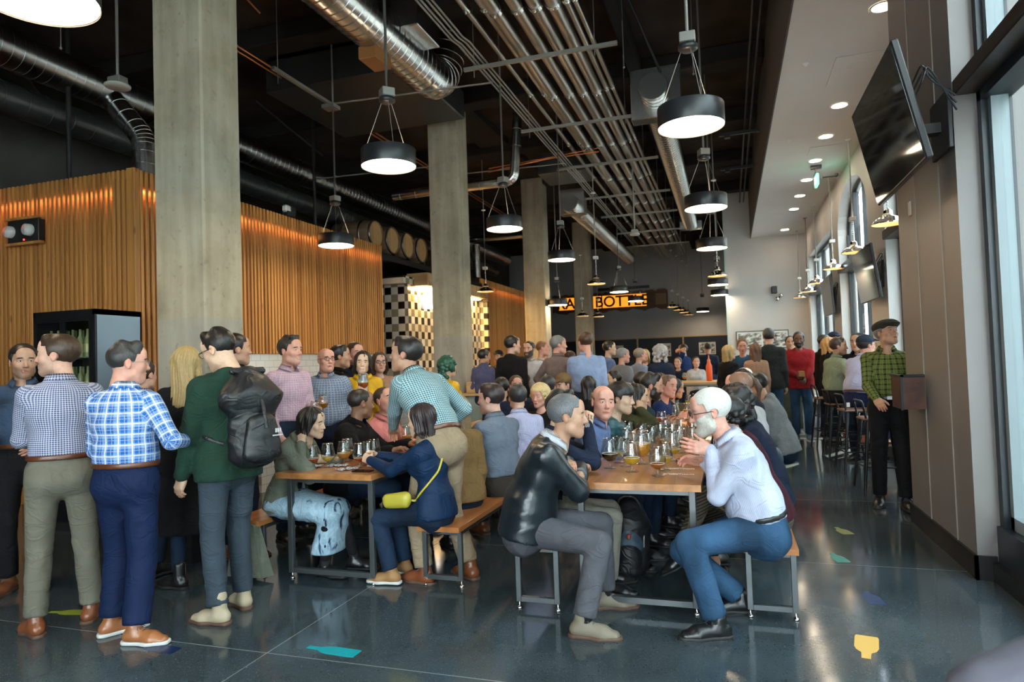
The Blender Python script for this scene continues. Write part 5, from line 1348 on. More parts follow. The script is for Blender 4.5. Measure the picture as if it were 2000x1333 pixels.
    if glasses:
        b = MB(); gm = mat('glasses_frame_%s' % glasses, {'black': (.01, .01, .012), 'metal': (.25, .26, .28), 'brown': (.09, .03, .015)}[glasses], .3, .2)
        def G(v): return tuple(Hc+Rh@(np.asarray(v, float)*hs))
        rx = .0255 if glasses != 'metal' else .0235; rz = .018 if glasses == 'black' else .015; tr = .0022 if glasses == 'black' else .0013
        for sg in (-1, 1):
            b.tube([G((sg*.032+rx*math.cos(t), .1085-.10*abs(sg*.032+rx*math.cos(t)-0)*.35, .008+rz*math.sin(t))) for t in [2*PI*i/20 for i in range(20)]], tr, 6, closed=True)
            b.tube([G((sg*(.032+rx), .098, .012)), G((sg*.079, .080, .012)), G((sg*.083, .0, .008)), G((sg*.080, -.014, -.004))], tr*1.1, 6)
        b.tube([G((-.0075, .109, .012)), G((0, .112, .014)), G((.0075, .109, .012))], tr, 6); b.build('eyeglasses', gm, root)
    if capc is not None:
        kind, cc = capc; cm = cloth('cap_cloth_%02d%02d%02d' % tuple(int(v*99) for v in cc), cc)
        if kind == 'ball': cp = [ell((0, -.014, .050), (.086, .106, .086), 0), cap((0, .085, .068), (0, .145, .058), .010, .006, v3(1, 0, 0), 6.5, k=.012)]
        else: cp = [ell((0, .0, .075), (.098, .120, .048), 0), cap((0, .075, .070), (0, .135, .060), .014, .007, v3(1, 0, 0), 5., k=.02), ell((0, -.01, .06), (.087, .106, .05), .02)]
        def pc(X, G): return np.maximum(G, .030-.10*X[..., 1]*(X[..., 1] > 0)*0-X[..., 2]+(.012 if kind == 'ball' else .0))
        V, F = snet(cp, hh, pc); mesh_obj('cap', (V*hs*1.09)@Rh.T+Hc, F, cm, parent=root, smooth=True)
    # upper clothing
    if top is not None:
        g = {'shirt': .013, 'tee': .012, 'jacket': .026, 'coat': .024, 'hoodie': .026, 'puffer': .040, 'dress': .014}[topk]
        hem = {'shirt': -.080 if tuck else .10, 'tee': .11, 'jacket': .13, 'coat': .20, 'hoodie': .11, 'puffer': .10, 'dress': .2}[topk]
        if sit is not None and hem > .06: hem = .055
        if sit is not None and topk == 'shirt' and tuck: hem = -.058
        tp = torso_prims(J, g, hem*s, fem=fem, belly=belly)
        ap = {q: arm_prims(J, q, g*.9+.001, sleeve if isinstance(sleeve, float) else sleeve['RL'.index(q)]) for q in 'RL'}
        nk_ = [cutp(J['Nb']+J['T']*(.006 if topk not in ('tee', 'dress') else -.004), J['T']+J['f1']*(.42 if topk not in ('tee', 'dress') else .55))]
        if hem > .03:
            gg = g+.004
            if sit is None:
                for q in (-1, 1): tp.insert(3, ell(J['P']+J['lat0']*q*.070*s-J['fwd0']*.045*s-J['T0']*.04*s, (.082*s*w+gg, .084*s*w+gg, .12*s+gg), .05))
                tp.insert(3, cap(J['P']-J['T0']*(hem*s+.03), J['P']+J['T0']*.05, .112*s*w+gg, .108*s*w+gg, J['lat0'], 1.46, k=.04))
            else:
                tp.insert(3, cap(J['P']-J['T0']*.06, J['P']+J['T0']*.08, .116*s*w+gg, .106*s*w+gg, J['lat0'], 1.46, k=.04)); tp.insert(3, ell(J['P']+v3(0, .0, -.03), (.160*s*w+gg, .120*s+gg, .078*s+gg), .04))
        nt = next(i for i, p in enumerate(tp) if p is not None and p['op'] == 'u' and p.get('lat') is J['f1'])
        tp = tp[:nt]+[dict(cutp(J['P']-J['T0']*hem*s, -J['T0']), lim=1)]+tp[nt:]
        pr = tp+nk_+ap['R']+ap['L']
        n0 = len(pr)
        if topk == 'hoodie': pr.append(cap(J['Nb']-J['f1']*.055+J['lat1']*.05, J['Nb']-J['f1']*.055-J['lat1']*.05, .042, k=.03)); pr.append(cap(J['Nb']-J['f1']*.08-J['T']*.08, J['Nb']-J['f1']*.06, .030, .045, k=.03))
        amp = {'shirt': .0040, 'tee': .0035, 'jacket': .0050, 'coat': .0045, 'hoodie': .0045, 'puffer': .003, 'dress': .003}[topk]
        fo = folds(amp*(1. if hi == 2 else .8), seed)
        zf = pz+.0
        T0, P0_ = J['T0'], J['P']
        def post(X, G):
            G = fo(X, G)
            if topk == 'puffer':
                G = G+.007*np.abs(np.sin((X[..., 2])*PI/.055))-.004
            if topk in ('jacket', 'coat') and inner is not None:   # open front
                q = (X-J['Ch']); u = q@J['lat1']; f = q@J['f1']; v = q@J['T']
                G = np.maximum(G, np.where((f > .0), np.minimum(.06, (.042+.05*np.clip(v+.0, 0, 1)*1.2)-np.abs(u)), -1))
            return G
        V, F = snet(pr, hc, post)
        uv = None
        if 'uv' in top: uv = make_uv(V, F, pr, J)
        mesh_obj({'shirt': 'shirt', 'tee': 't_shirt', 'jacket': 'jacket', 'coat': 'coat', 'hoodie': 'hoodie', 'puffer': 'padded_jacket', 'dress': 'top'}[topk], V, F, top, parent=root, smooth=True, uv=uv)
        if inner is not None:
            pi = torso_prims(J, .008 if topk != 'coat' else .008, .02, fem=fem, belly=belly); V, F = snet(pi, hc*1.1); mesh_obj('inner_shirt', V, F, inner, parent=root, smooth=True)
        if collar and topk in ('shirt', 'jacket', 'coat') and hi >= 1:
            T = nrm(J['T']*.5+nrm(Hc-J['Nb'])*.5); l1 = J['lat1']; f1 = nrm(np.cross(T, l1)); C0 = J['Nb']+T*.020+f1*.012; rr = .071*s+(.016 if topk != 'shirt' else .004)
            cl = MB(); n = 26; A0 = math.radians(26)
            ring0, ring1, ring2 = [], [], []
            for i in range(n+1):
                t = PI/2+A0+(2*PI-2*A0)*i/n; dv = l1*math.cos(t)+f1*math.sin(t); fr = max(0, math.sin(t))
                ring0.append(C0+dv*rr*1.0-T*.022); ring1.append(C0+dv*rr*.92+T*(.030-.020*fr)); ring2.append(C0+dv*(rr*1.16+.012*fr)-T*(.012+.030*fr**3))
            V3 = [tuple(v) for v in ring0+ring1+ring2]; m_ = n+1
            fs = [(i, i+1, m_+i+1, m_+i) for i in range(n)]+[(m_+i, m_+i+1, 2*m_+i+1, 2*m_+i) for i in range(n)]
            o = mesh_obj('collar', np.array(V3), np.array(fs), inner if (inner is not None and topk == 'jacket') else top, parent=root, smooth=True, uv=[((k % m_)*.013, (k//m_)*.035) for f in fs for k in f])
            md = o.modifiers.new('thick', 'SOLIDIFY'); md.thickness = .0035; md.offset = 0
    # lower clothing
    if legs is not None:
        g = .014; pr = [cap(J['P']-J['T0']*.05*s, J['P']+J['T0']*.085*s, .112*s*w+.010, .104*s*w+.008+belly*.008, J['lat0'], 1.40, k=.05)]
        if sit is not None: pr.append(ell(J['P']+v3(0, -.005, -.03), (.158*s*w, .118*s, .076*s), .04)); pr.append(ell(J['P']+v3(0, .075, .0), (.140*s*w, .10*s, .085*s), .04))
        else:
            for q in (-1, 1): pr.append(ell(J['P']+J['lat0']*q*.075*s-J['fwd0']*.045*s-J['T0']*.04*s, (.080*s*w, .080*s*w, .090*s), .05))
        cut = {'trousers': .95, 'capri': .82, 'leggings': .93}[legk]
        for q in 'RL': pr += leg_prims(J, q, g if legk != 'leggings' else .007, cut, wide=.012+wide if legk == 'trousers' else .002)
        fo = folds(.0045 if hi == 2 else .0035, seed+1)
        def post(X, G):
            G = fo(X, G)
            for q in 'RL':          # creases gather at the knees and the hems
                for c, amp in (((J['K'+q]), .003), (J['A'+q]+v3(0, 0, .07), .003)):
                    r = np.linalg.norm(X-c, axis=-1); G = G+amp*np.exp(-(r/.09)**2)*np.sin(X[..., 2]*110+8*np.sin(X[..., 0]*30+seed))
                A = J['A'+q]; K_ = J['K'+q]; d = nrm(A-K_); e = K_+(A-K_)*cut
                t = (X-e)@d; rr = np.linalg.norm(X-e-t[..., None]*d, axis=-1); G = np.where((rr < .11) & (t > -.04), np.maximum(G, t), G)
            up = ((X-J['P'])@J['T0'])-.092*s-(0 if sit is None else .9)*np.clip((X-J['P'])@J['fwd0']-.05, 0, 1)
            near = np.linalg.norm(X-J['P'], axis=-1) < .3
            return np.where(near, np.maximum(G, up), G)
        V, F = snet(pr, hc*1.12, post); mesh_obj('trousers', V, F, legs, parent=root, smooth=True, uv=make_uv(V, F, pr, J) if 'uv' in legs else None)
    if skirt is not None:
        sm, ln_ = skirt; P0_ = J['P']; A = (J['AR']+J['AL'])/2; Kc = (J['KR']+J['KL'])/2
        if sit is None:
            pr = [cap(P0_+J['T0']*.08, P0_-v3(0, 0, ln_*.5), .112*s*w+.015, .135*s*w+.03, J['lat0'], 1.35, k=.05), cap(P0_-v3(0, 0, ln_*.5), P0_-v3(0, 0, ln_), .135*s*w+.03, .16*s*w+.045, J['lat0'], 1.3, k=.05)]
            ze = P0_[2]-ln_
        else:
            dn = min(ln_, Kc[2]-.12); pr = [cap(P0_, Kc+v3(0, .01, -.0), .118*s*w+.014, .092, J['lat0'], 1.75, k=.05), cap(Kc+v3(0, .005, 0), Kc+v3(0, -.05, -dn), .092, .110, J['lat0'], 1.55, k=.04)]
            ze = Kc[2]-dn
        fo = folds(.009, seed+2)
        def post(X, G):
            G = fo(X, G)+.008*np.sin(np.arctan2(X[..., 1]-P0_[1]-.15, X[..., 0]-P0_[0])*14)*np.clip((P0_[2]-X[..., 2])*2, 0, 1); return np.maximum(G, ze-X[..., 2])
        V, F = snet(pr, hc*1.2, post); mesh_obj('skirt', V, F, sm, parent=root, smooth=True)
    if belt is not None:
        pr = [cap(J['P']+J['T0']*.03*s, J['P']+J['T0']*.12*s, .112*s*w+.019, .108*s*w+.018+belly*.010, J['lat0'], 1.39, k=.05)]
        P0_, T0 = J['P'], J['T0']
        def post(X, G):
            v = (X-P0_)@T0; return np.maximum(G, np.abs(v-.083*s)-.017)
        V, F = snet(pr, .008 if hi == 2 else .011, post); o = mesh_obj('belt', V, F, belt, parent=root, smooth=True)
        b = MB(); c = P0_+T0*.083*s+J['fwd0']*(.112*s*w+.022+belly*.012); X3 = Matrix([list(J['lat0'])+[c[0]], list(J['fwd0'])+[c[1]], list(T0)+[c[2]], [0, 0, 0, 1]]); 
        # rows hold axes; build the frame from columns
        X3 = Matrix(((J['lat0'][0], J['fwd0'][0], T0[0], c[0]), (J['lat0'][1], J['fwd0'][1], T0[1], c[1]), (J['lat0'][2], J['fwd0'][2], T0[2], c[2]), (0, 0, 0, 1)))
        b.X = X3; b.box(-.022, -.003, -.018, .022, .004, .018, .002); b.build('buckle', M_chrome, o)
    # shoes
    kind, um, so = shoes
    if um is None: kind, um, so = 'dress', L_bk, S_b
    if kind and um is not None:
        for q in 'RL':
            leg = J['leg'+q]; sg = 1 if q == 'R' else -1; yw = math.radians(leg.get('toe', -sg*10)); pt = math.radians(leg.get('pitch', 0))
            Rf = Rz(yw)@Rx(pt); add_shoe(kind, um, so, root, (Rf*s, J['A'+q]), (kind, um.name, so.name))
            if leg.get('sock') is not None:
                b = MB(); b.tube([tuple(J['A'+q]-v3(0, 0, .01)), tuple(J['A'+q]+(J['K'+q]-J['A'+q])*.25)], [.040*s, .046*s], 20); b.build('sock', leg['sock'], root)
    if cuff is not None:
        q, m_ = cuff; d = nrm(J['W'+q]-J['E'+q]); c = J['W'+q]-d*.012; b = MB(); b.tube([tuple(c-d*.011), tuple(c+d*.011)], [.0335*s, .0315*s], 22, cap=False); b.tube([tuple(c-d*.011), tuple(c+d*.011)], [.030*s, .029*s], 22, cap=True)
        wv = nrm(np.cross(d, v3(0, 0, 1))); pn = np.asarray(J['arm'+q].get('palm', (0, 0, -1)), float); zz = nrm(-(pn-d*(pn@d)))
        b.tube([tuple(c+zz*.026), tuple(c+zz*.038)], .018, 18); b.build('wristwatch', m_, root)
    ALLP.append((root, J)); return root, J
def make_uv(V, F, pr, J):
    C = V[F].mean(1); us = [p for p in pr if p['op'] == 'u' and 'e' not in p]
    D = np.stack([prim_d(p, C) for p in us], 0); own = D.argmin(0); D2 = None
    UV = np.zeros((len(F), F.shape[1], 2))
    for i, p in enumerate(us):
        m = own == i
        if not m.any(): continue
        trunk = i < 7
        if trunk:
            ax, lat = J['T'], J['lat1']; o = J['Ch']
        else:
            ab = p['b']-p['a']; ax = nrm(ab); o = p['a']; lat = J['lat1']-ax*(J['lat1']@ax)
            lat = nrm(lat) if np.linalg.norm(lat) > .2 else nrm(np.cross(ax, v3(0, 0, 1)))
        fwd = np.cross(ax, lat); Q = V[F[m]]-o; c = C[m]-o
        r = .15 if trunk else max(.05, p['ra'])
        ang = np.arctan2(Q@fwd, Q@lat/(1.4 if trunk else 1)); ac = np.arctan2(c@fwd, c@lat/(1.4 if trunk else 1))[:, None]
        ang = ac+(ang-ac+PI) % (2*PI)-PI
        UV[m, :, 0] = ang*r; UV[m, :, 1] = Q@ax
    return UV
def uvm(m): m['uv'] = 1; return m
# ================================================================ tables, benches, stools
TS = .038
def rect_frame(b, y, x0, x1, z0, z1, t=TS):
    b.box(x0, y-t/2, z0, x0+t, y+t/2, z1, .002); b.box(x1-t, y-t/2, z0, x1, y+t/2, z1, .002)
    b.box(x0+t, y-t/2, z0, x1-t, y+t/2, z0+t, .002); b.box(x0+t, y-t/2, z1-t, x1-t, y+t/2, z1, .002)
def feet(o, pts):
    for (x, y) in pts:
        b = MB(); b.lathe([(0, 0), (.017, .0), (.019, .006), (.012, .014), (.005, .018), (.005, .045)], 16, (x, y, 0)); b.build('levelling_foot', M_chrome, o)
def long_table(xc, y0, y1, w, h, label, group, top=None, inset=.10, t=TS):
    o = empty('communal_table', (xc, (y0+y1)/2, 0), label=label, cat='table', group=group); hw = w/2; l = (y1-y0)/2
    n = 5; b = MB()
    for k in range(n): b.box(-hw+k*w/n+.0002, -l, h-.042, -hw+(k+1)*w/n-.0002, l, h, .0007)
    b.build('tabletop', top or M_table, o)
    ys = [-l+inset, l-inset]
    for y in ys:
        b = MB(); rect_frame(b, y, -hw+.04, hw-.04, .045, h-.043, t); b.build('leg_frame', M_steel, o)
    b = MB()
    for x in (-hw+.06, hw-.06): b.box(x-.015, -l+inset+t/2, h-.085, x+.015, l-inset-t/2, h-.043)
    b.build('side_rail', M_steel, o)
    feet(o, [(sx*(hw-.06), y) for sx in (-1, 1) for y in ys]); return o
def bench(xc, y0, y1, w, label, group='fir benches with steel frames', h=.43):
    o = empty('bench', (xc, (y0+y1)/2, 0), label=label, cat='bench', group=group); hw = w/2; l = (y1-y0)/2
    b = MB()
    for k in range(2): b.box(-hw+k*w/2+.0002, -l, h-.036, -hw+(k+1)*w/2-.0002, l, h, .0008)
    b.build('seat', M_bench, o)
    for y in (-l+.08, l-.08):
        b = MB(); rect_frame(b, y, -hw+.01, hw-.01, .045, h-.037, .032); b.build('leg_frame', M_steel, o)
    b = MB()
    for x in (-hw+.03, hw-.03): b.box(x-.012, -l+.1, h-.07, x+.012, l-.1, h-.037)
    b.build('side_rail', M_steel, o)
    feet(o, [(sx*(hw-.025), y) for sx in (-1, 1) for y in (-l+.08, l-.08)])
G_T = 'long communal tables'
long_table(-.59, 4.08, 7.35, .80, .795, 'long fir table at front right, crowded with beer glasses', G_T)
long_table(-2.82, 4.16, 7.35, .80, .795, 'long fir table at front left where the woman in olive leans', G_T)
long_table(-.59, 7.45, 11.0, .80, .795, 'second long table directly behind the glass-crowded one', G_T)
long_table(-2.82, 7.45, 11.0, .80, .795, 'second table of the left row, hidden behind seated people', G_T)
bench(-1.20, 3.98, 7.3, .30, 'bench under the man in the black leather jacket')
bench(.18, 4.15, 7.3, .30, 'bench under the white-haired man in jeans')
bench(-1.97, 4.26, 7.3, .32, 'orange-brown bench with empty near end between the two front tables')
bench(-3.52, 4.16, 7.3, .30, 'bench on the left of the front left table')
bench(-1.20, 7.4, 11, .30, 'farther bench on the left of the second right-hand table'); bench(.18, 7.4, 11, .30, 'farther bench on the right of the second right-hand table')
bench(-1.97, 7.4, 11, .30, 'farther bench right of the second left-hand table'); bench(-3.52, 7.4, 11, .30, 'farther bench left of the second left-hand table')
long_table(-.75, 13.3, 14.6, 1.9, 1.05, 'high pale table at the back with the orange bottle', 'high tables at the back', M_lightwood)
long_table(-3.3, 13.3, 14.6, 1.6, 1.05, 'high pale table at the back beyond the standing men', 'high tables at the back', M_lightwood)
# low counter divider with wood cap at the second column
o = empty('service_station', (-3.95, 11.2, 0), label='pale wooden service station at the foot of the second column', cat='counter')
b = MB(); b.box(-.45, -.5, 0, .45, .5, 1.0, .01); b.build('cabinet_body', mat('pale_green_panel', (.30, .38, .36), .5), o)
b = MB(); b.box(-.5, -.55, 1.0, .5, .55, 1.04, .006); b.build('counter_top', M_lightwood, o)
b = MB(); b.box(-.4, -.45, 1.04, .3, .2, 1.24, .006); b.build('wood_box', M_lightwood, o)
# high window ledge table with stools
o = empty('window_ledge_table', (1.93, 10.6, 0), label='narrow high table along the windows behind the pier', cat='table')
b = MB(); b.box(-.2, -3.2, 1.06, .22, 4.0, 1.10, .004); b.build('tabletop', M_lightwood, o)
for y in (-3.0, .2, 3.8):
    b = MB(); b.box(-.02, y-.02, 0, .02, y+.02, 1.06); b.box(-.18, y-.02, 0, .18, y+.02, .03); b.build('leg', M_blacksteel, o)
def stool():
    r = empty('bar_stool', (0, 0, 0)); H = .80
    b = MB(); b.box(-.19, -.19, H-.02, .19, .19, H+.012, .012); b.build('seat', mat('stool_wood_seat', (.12, .055, .03), .4), r)
    for sx in (-1, 1):
        for sy in (-1, 1):
            b = MB(); b.tube([(sx*.15, sy*.15, H-.02), (sx*.23, sy*.23, .0)], [.022, .014], 8); b.build('leg', M_blacksteel, r)
    b = MB(); z = .28; q = .15+.08*(1-z/H)
    b.tube([(-q, -q, z), (q, -q, z), (q, q, z), (-q, q, z)], .009, 6, closed=True); z = .5; q = .15+.08*(1-z/H)
    b.tube([(-q, -q, z), (q, -q, z), (q, q, z), (-q, q, z)], .007, 6, closed=True); b.build('footrest', M_blacksteel, r)
    b = MB(); b.tube(bend([(-.17, -.17, H), (-.19, -.21, H+.2), (.19, -.21, H+.2), (.17, -.17, H)], .06, 4), .012, 8); b.build('backrest', M_blacksteel, r)
    return r
proto = stool()
ST = [(1.52, 9.55, -1.45, 'dark metal bar stool under the man in the striped white shirt'), (1.50, 10.7, -1.5, 'dark metal bar stool under the man in the green shirt'), (1.55, 8.35, -1.5, 'dark metal bar stool half hidden behind the man in the flat cap'),
      (1.5, 12.1, -1.5, 'dark metal bar stool behind the seated window row'), (1.90, 7.95, -1.6, 'dark metal bar stool nearest the pier, behind the flat cap man')]
for i, (x, y, a, lb) in enumerate(ST):
    o = proto if i == 0 else copy_tree(proto); o.location = (x, y, 0); o.rotation_euler = (0, 0, a); tag(o, lb, 'bar stool', 'bar stools along the windows')

# ================================================================ glasses of beer
BEER = {'yel': (.86, .52, .012), 'gold': (.80, .38, .010), 'amb': (.52, .19, .02), 'red': (.60, .085, .012), 'dark': (.012, .005, .003)}
def beermat(k):
    n = 'beer_%s' % {'yel': 'straw', 'gold': 'golden', 'amb': 'amber', 'red': 'reddish', 'dark': 'stout'}[k]
    if n in MATS: return MATS[n]
    m = mat(n, BEER[k], rough=.08, spec=.5, trans=.0)
    tr = N(m, 'ShaderNodeBsdfTranslucent'); tr.inputs[0].default_value = (*[min(1, v*1.7) for v in BEER[k]], 1); tp = N(m, 'ShaderNodeBsdfTransparent'); tp.inputs[0].default_value = (*[min(1, v*1.6+.02) for v in BEER[k]], 1)
    x1 = N(m, 'ShaderNodeMixShader', i_0=.45); x2 = N(m, 'ShaderNodeMixShader', i_0=.35 if k != 'dark' else .02); out = m.node_tree.nodes['Material Output']
    L(m, P(m).outputs[0], x1.inputs[1]); L(m, tr.outputs[0], x1.inputs[2]); L(m, x1.outputs[0], x2.inputs[1]); L(m, tp.outputs[0], x2.inputs[2]); L(m, x2.outputs[0], out.inputs[0]); return m
M_foam = mat('beer_foam', (.80, .74, .60), rough=.7)
BOWL = [(.006, .034), (.016, .040), (.034, .052), (.046, .070), (.0505, .088), (.0485, .110), (.0435, .135), (.039, .158), (.0375, .172)]
def rad(z):
    for (r0, z0), (r1, z1) in zip(BOWL[:-1], BOWL[1:]):
        if z0 <= z <= z1: return r0+(r1-r0)*(z-z0)/(z1-z0)
    return .0375
_GL = {}
def beer_glass(kind, fill):
    """tulip glass standing on its foot, with beer up to height fill"""
    key = (kind, fill)
    if key in _GL: return copy_tree(_GL[key])
    b = MB(); b.lathe([(0, .0), (.036, .0), (.038, .002), (.036, .004), (.014, .008), (.007, .014), (.010, .020), (.0065, .028), (.006, .034)]+BOWL[1:]+[(.0365, .1725), (.0365, .171)]+[(max(r-.0016, .002), z+.001) for r, z in BOWL[::-1][:-1]]+[(0, .040)], 28)
    r = b.build('beer_glass', M_vessel)
    if kind != 'clr':
        b = MB(); zs = [z for _, z in BOWL if .040 <= z < fill]
        b.lathe([(0, .043)]+[(rad(z)-.0026, z+.002) for z in zs]+[(rad(fill)-.0024, fill), (0, fill)], 28); b.build('beer', beermat(kind), r)
        b = MB(); b.lathe([(rad(fill)-.0024, fill+.0002), (rad(fill)-.0026, fill+.0025), (rad(fill)-.006, fill+.0022), (rad(fill)-.009, fill+.0004)], 28); b.build('foam_ring', M_foam, r)
    _GL[key] = r; return r
KN = {'yel': 'straw-coloured beer', 'gold': 'golden beer', 'amb': 'amber beer', 'red': 'reddish beer', 'dark': 'dark beer', 'clr': 'no beer left'}
def put_glass(x, y, z, kind, fill, label, group=None, s=1.0, rot=None):
    s = s*(1.10 if x > -1.2 and y < 8 else 1.); o = beer_glass(kind, fill); o.location = (x, y, z); o.scale = (s, s, s)
    if rot: o.rotation_euler = rot
    tag(o, label, 'beer glass', group); return o
ZT = .7955
put_glass(-.819, 4.635, ZT, 'dark', .085, 'glass of dark beer nearest the leather jacket, on the right table', s=1.08)
put_glass(-.649, 4.505, ZT, 'yel', .078, 'front glass of straw-coloured beer on the right table', s=1.08)
put_glass(-.467, 4.368, ZT, 'amb', .070, 'small-pour amber beer glass nearest the table edge on the right table')
put_glass(-.626, 4.84, ZT, 'gold', .115, 'fullest golden beer glass behind the front glasses of the right table', s=1.16)
put_glass(-.79, 4.88, ZT, 'yel', .07, 'straw-coloured beer glass right behind the dark beer')
put_glass(-.727, 4.72, ZT, 'clr', .0, 'empty glass between the dark beer and the straw-coloured one')
put_glass(-.443, 4.60, ZT, 'yel', .078, 'straw-coloured beer glass just behind the small amber one')
put_glass(-.42, 5.02, ZT, 'yel', .066, 'large glass with little straw beer beside the raised hands', s=1.15)
put_glass(-.54, 5.0, ZT+.046, 'clr', 0, 'empty glass lying on its side among the others', rot=(PI/2-.12, 0, .5))
R2 = [(-.723, 5.184, 'clr'), (-.62, 5.26, 'clr'), (-.822, 5.44, 'clr'), (-.70, 5.44, 'clr'), (-.51, 5.50, 'gold'), (-.40, 5.42, 'clr'), (-.31, 5.60, 'gold'), (-.423, 5.80, 'gold'), (-.86, 5.70, 'clr'), (-.75, 5.86, 'gold'), (-.64, 5.70, 'clr'),
      (-.60, 5.98, 'clr'), (-.50, 5.98, 'clr'), (-.256, 5.86, 'yel'), (-.34, 6.16, 'clr'), (-.893, 6.10, 'clr'), (-.848, 6.30, 'clr'), (-.74, 6.36, 'clr'), (-.45, 6.36, 'clr'), (-.59, 6.34, 'clr')]
for i, (x, y, k) in enumerate(R2):
    if k == 'clr': put_glass(x, y, ZT, k, 0, 'empty tulip glass in the dense cluster on the right table', 'empty glasses of the dense cluster')
    else: put_glass(x, y, ZT, k, .075+.01*(i % 3), 'tulip glass with some %s in the dense cluster on the right table' % KN[k], 'half-full glasses of the dense cluster')
put_glass(-.681, 6.905, ZT, 'red', .12, 'full red-orange beer glass standing alone beyond the cluster', s=1.1)
put_glass(-.376, 6.907, ZT, 'gold', .115, 'golden beer glass beyond the cluster, before the white-haired man', s=1.1)
put_glass(-.241, 6.685, ZT, 'yel', .08, 'straw-coloured beer glass by the bearded face', s=1.05)
for i, (x, y, k) in enumerate([(-.65, 8.318, 'clr'), (-.70, 8.453, 'clr'), (-.538, 8.664, 'gold'), (-.541, 9.918, 'gold'), (-.405, 9.362, 'amb'), (-.317, 8.169, 'clr'), (-.279, 8.868, 'clr'), (-.619, 10.431, 'yel'), (-.548, 10.8, 'dark'), (-.72, 9.381, 'clr'), (-.238, 9.879, 'gold'), (-.45, 8.2, 'clr'), (-.5, 10.2, 'dark')]):
    put_glass(x, y, ZT, k, .09, 'beer glass on the second table of the right row', 'glasses on the second right table')
G1 = 'glass row on the left table'
for (x, y, k, f, lb) in [(-3.028, 4.346, 'red', .075, 'reddish beer glass at the left end of the left table'), (-2.965, 4.46, 'yel', .07, 'straw beer glass second from the left on the left table'), (-2.90, 4.58, 'gold', .085, 'golden beer glass third from the left on the left table'), (-2.975, 4.75, 'gold', .08, 'golden beer glass standing behind the third one on the left table'),
                      (-2.699, 4.478, 'red', .065, 'nearly finished reddish beer glass in front of the navy blouse woman'), (-2.69, 4.59, 'red', .06, 'middle one of three glasses before the navy blouse woman'), (-2.72, 4.73, 'red', .06, 'rear one of three glasses before the navy blouse woman'), (-2.93, 5.7, 'gold', .09, 'wide glass of hazy golden beer by the leaning man')]:
    put_glass(x, y, ZT, k, f, lb, G1, s=1.06)
# small things on the tables
M_paper = mat('printed_paper', (.62, .56, .52), rough=.8)
def paper_mat(n, col, ink):
    m = mat(n, col, rough=.85); c = coord(m, 'Object', (60, 9, 1)); x = N(m, 'ShaderNodeTexNoise', i_Scale=3.0, i_Detail=4); L(m, c, x.inputs['Vector'])
    L(m, ramp(m, x.outputs[0], [(.50, col), (.56, ink)]), P(m).inputs['Base Color']); return m
M_nap = paper_mat('printed_napkin', (.70, .70, .74), (.10, .12, .22)); M_menu = paper_mat('printed_menu_strip', (.66, .52, .46), (.22, .12, .10))
def napkin(x, y, rz, lab, seed):
    rg = random.Random(seed); b = MB(); n = 8; g = {}
    for i in range(n+1):
        for j in range(n+1):
            g[i, j] = len(b.V); b.V.append((-.075+.15*i/n+rg.uniform(-.004, .004), -.05+.10*j/n+rg.uniform(-.004, .004), .004+abs(.012*math.sin(i*1.1+seed)*math.cos(j*1.4))+rg.uniform(0, .003)))
    for i in range(n):
        for j in range(n): b.F.append((g[i, j], g[i+1, j], g[i+1, j+1], g[i, j+1])); b.S.append(True); b.M.append(0)
    o = b.build('paper_napkin', M_nap, loc=(x, y, ZT), rz=rz); md = o.modifiers.new('thick', 'SOLIDIFY'); md.thickness = .001; tag(o, lab, 'napkin')
napkin(-2.90, 4.50, .2, 'crumpled printed napkin under the glasses at left table centre', 1); napkin(-2.73, 4.35, .9, 'crumpled printed napkin nearest the front edge of the left table', 2); napkin(-3.09, 4.44, .4, 'flat napkin under the reddish beer at the left', 3); napkin(-2.55, 4.50, -.2, 'napkin beneath the tipped paper cup by the phone', 4)
b = MB(); b.box(-.075, -.037, 0, .075, .037, .009, .004); o = b.build('smartphone', mat('phone_body', (.02, .02, .022), .2, .4), loc=(-2.56, 4.285, ZT), rz=.03); tag(o, 'dark smartphone lying at the front edge of the left table', 'phone')
b = MB(); b.box(-.070, -.033, .0091, .070, .033, .0097); b.build('screen', M_screen, o)
def paper_cup(x, y, rz, lab):
    o = empty('paper_cup', (x, y, ZT+.036), label=lab, cat='cup'); o.rotation_euler = (PI/2-.14, 0, rz)
    b = MB(); b.lathe([(0, -.04), (.025, -.04), (.026, -.038), (.0385, .045), (.040, .046), (.0385, .048), (.036, .044), (.024, -.036)], 26); b.build('cup_body', mat('cream_card', (.72, .58, .40), .7), o)
    b = MB(); b.lathe([(.0235, -.035), (.0, -.034)], 26); b.lathe([(.0358, .043), (.030, .01), (.0237, -.0355)], 26); b.build('sauce_stain', mat('sauce_residue', (.36, .11, .03), .5), o)
paper_cup(-2.60, 4.60, .5, 'tipped paper cup with brown sauce beside the clasped hands'); paper_cup(-3.10, 4.60, -.9, 'tipped paper cup with sauce behind the reddish beer')
for i, (x, y, r) in enumerate(((-.345, 4.44, -.02), (-.355, 4.66, .02))):
    b = MB(); b.box(-.10, -.018, 0, .10, .018, .0015); b.box(-.10, -.018, .0015, .02, .019, .003); o = b.build('menu_strip', M_menu, loc=(x, y, ZT), rz=r); tag(o, ['printed tasting strip nearest the table edge on the right table', 'printed tasting strip under the speaking hands'][i], 'paper')
o = empty('folded_spectacles', (-.33, 4.80, ZT+.012), label='dark folded spectacles lying by the white-haired man', cat='spectacles')
b = MB()
for sx in (-1, 1): b.tube([(sx*.032+.024*math.cos(2*PI*i/16), 0, .016+.018*math.sin(2*PI*i/16)) for i in range(16)], .0025, 6, closed=True); b.tube([(sx*.056, 0, .02), (sx*.05, .06, .006), (-sx*.03, .07, .0)], .002, 6)
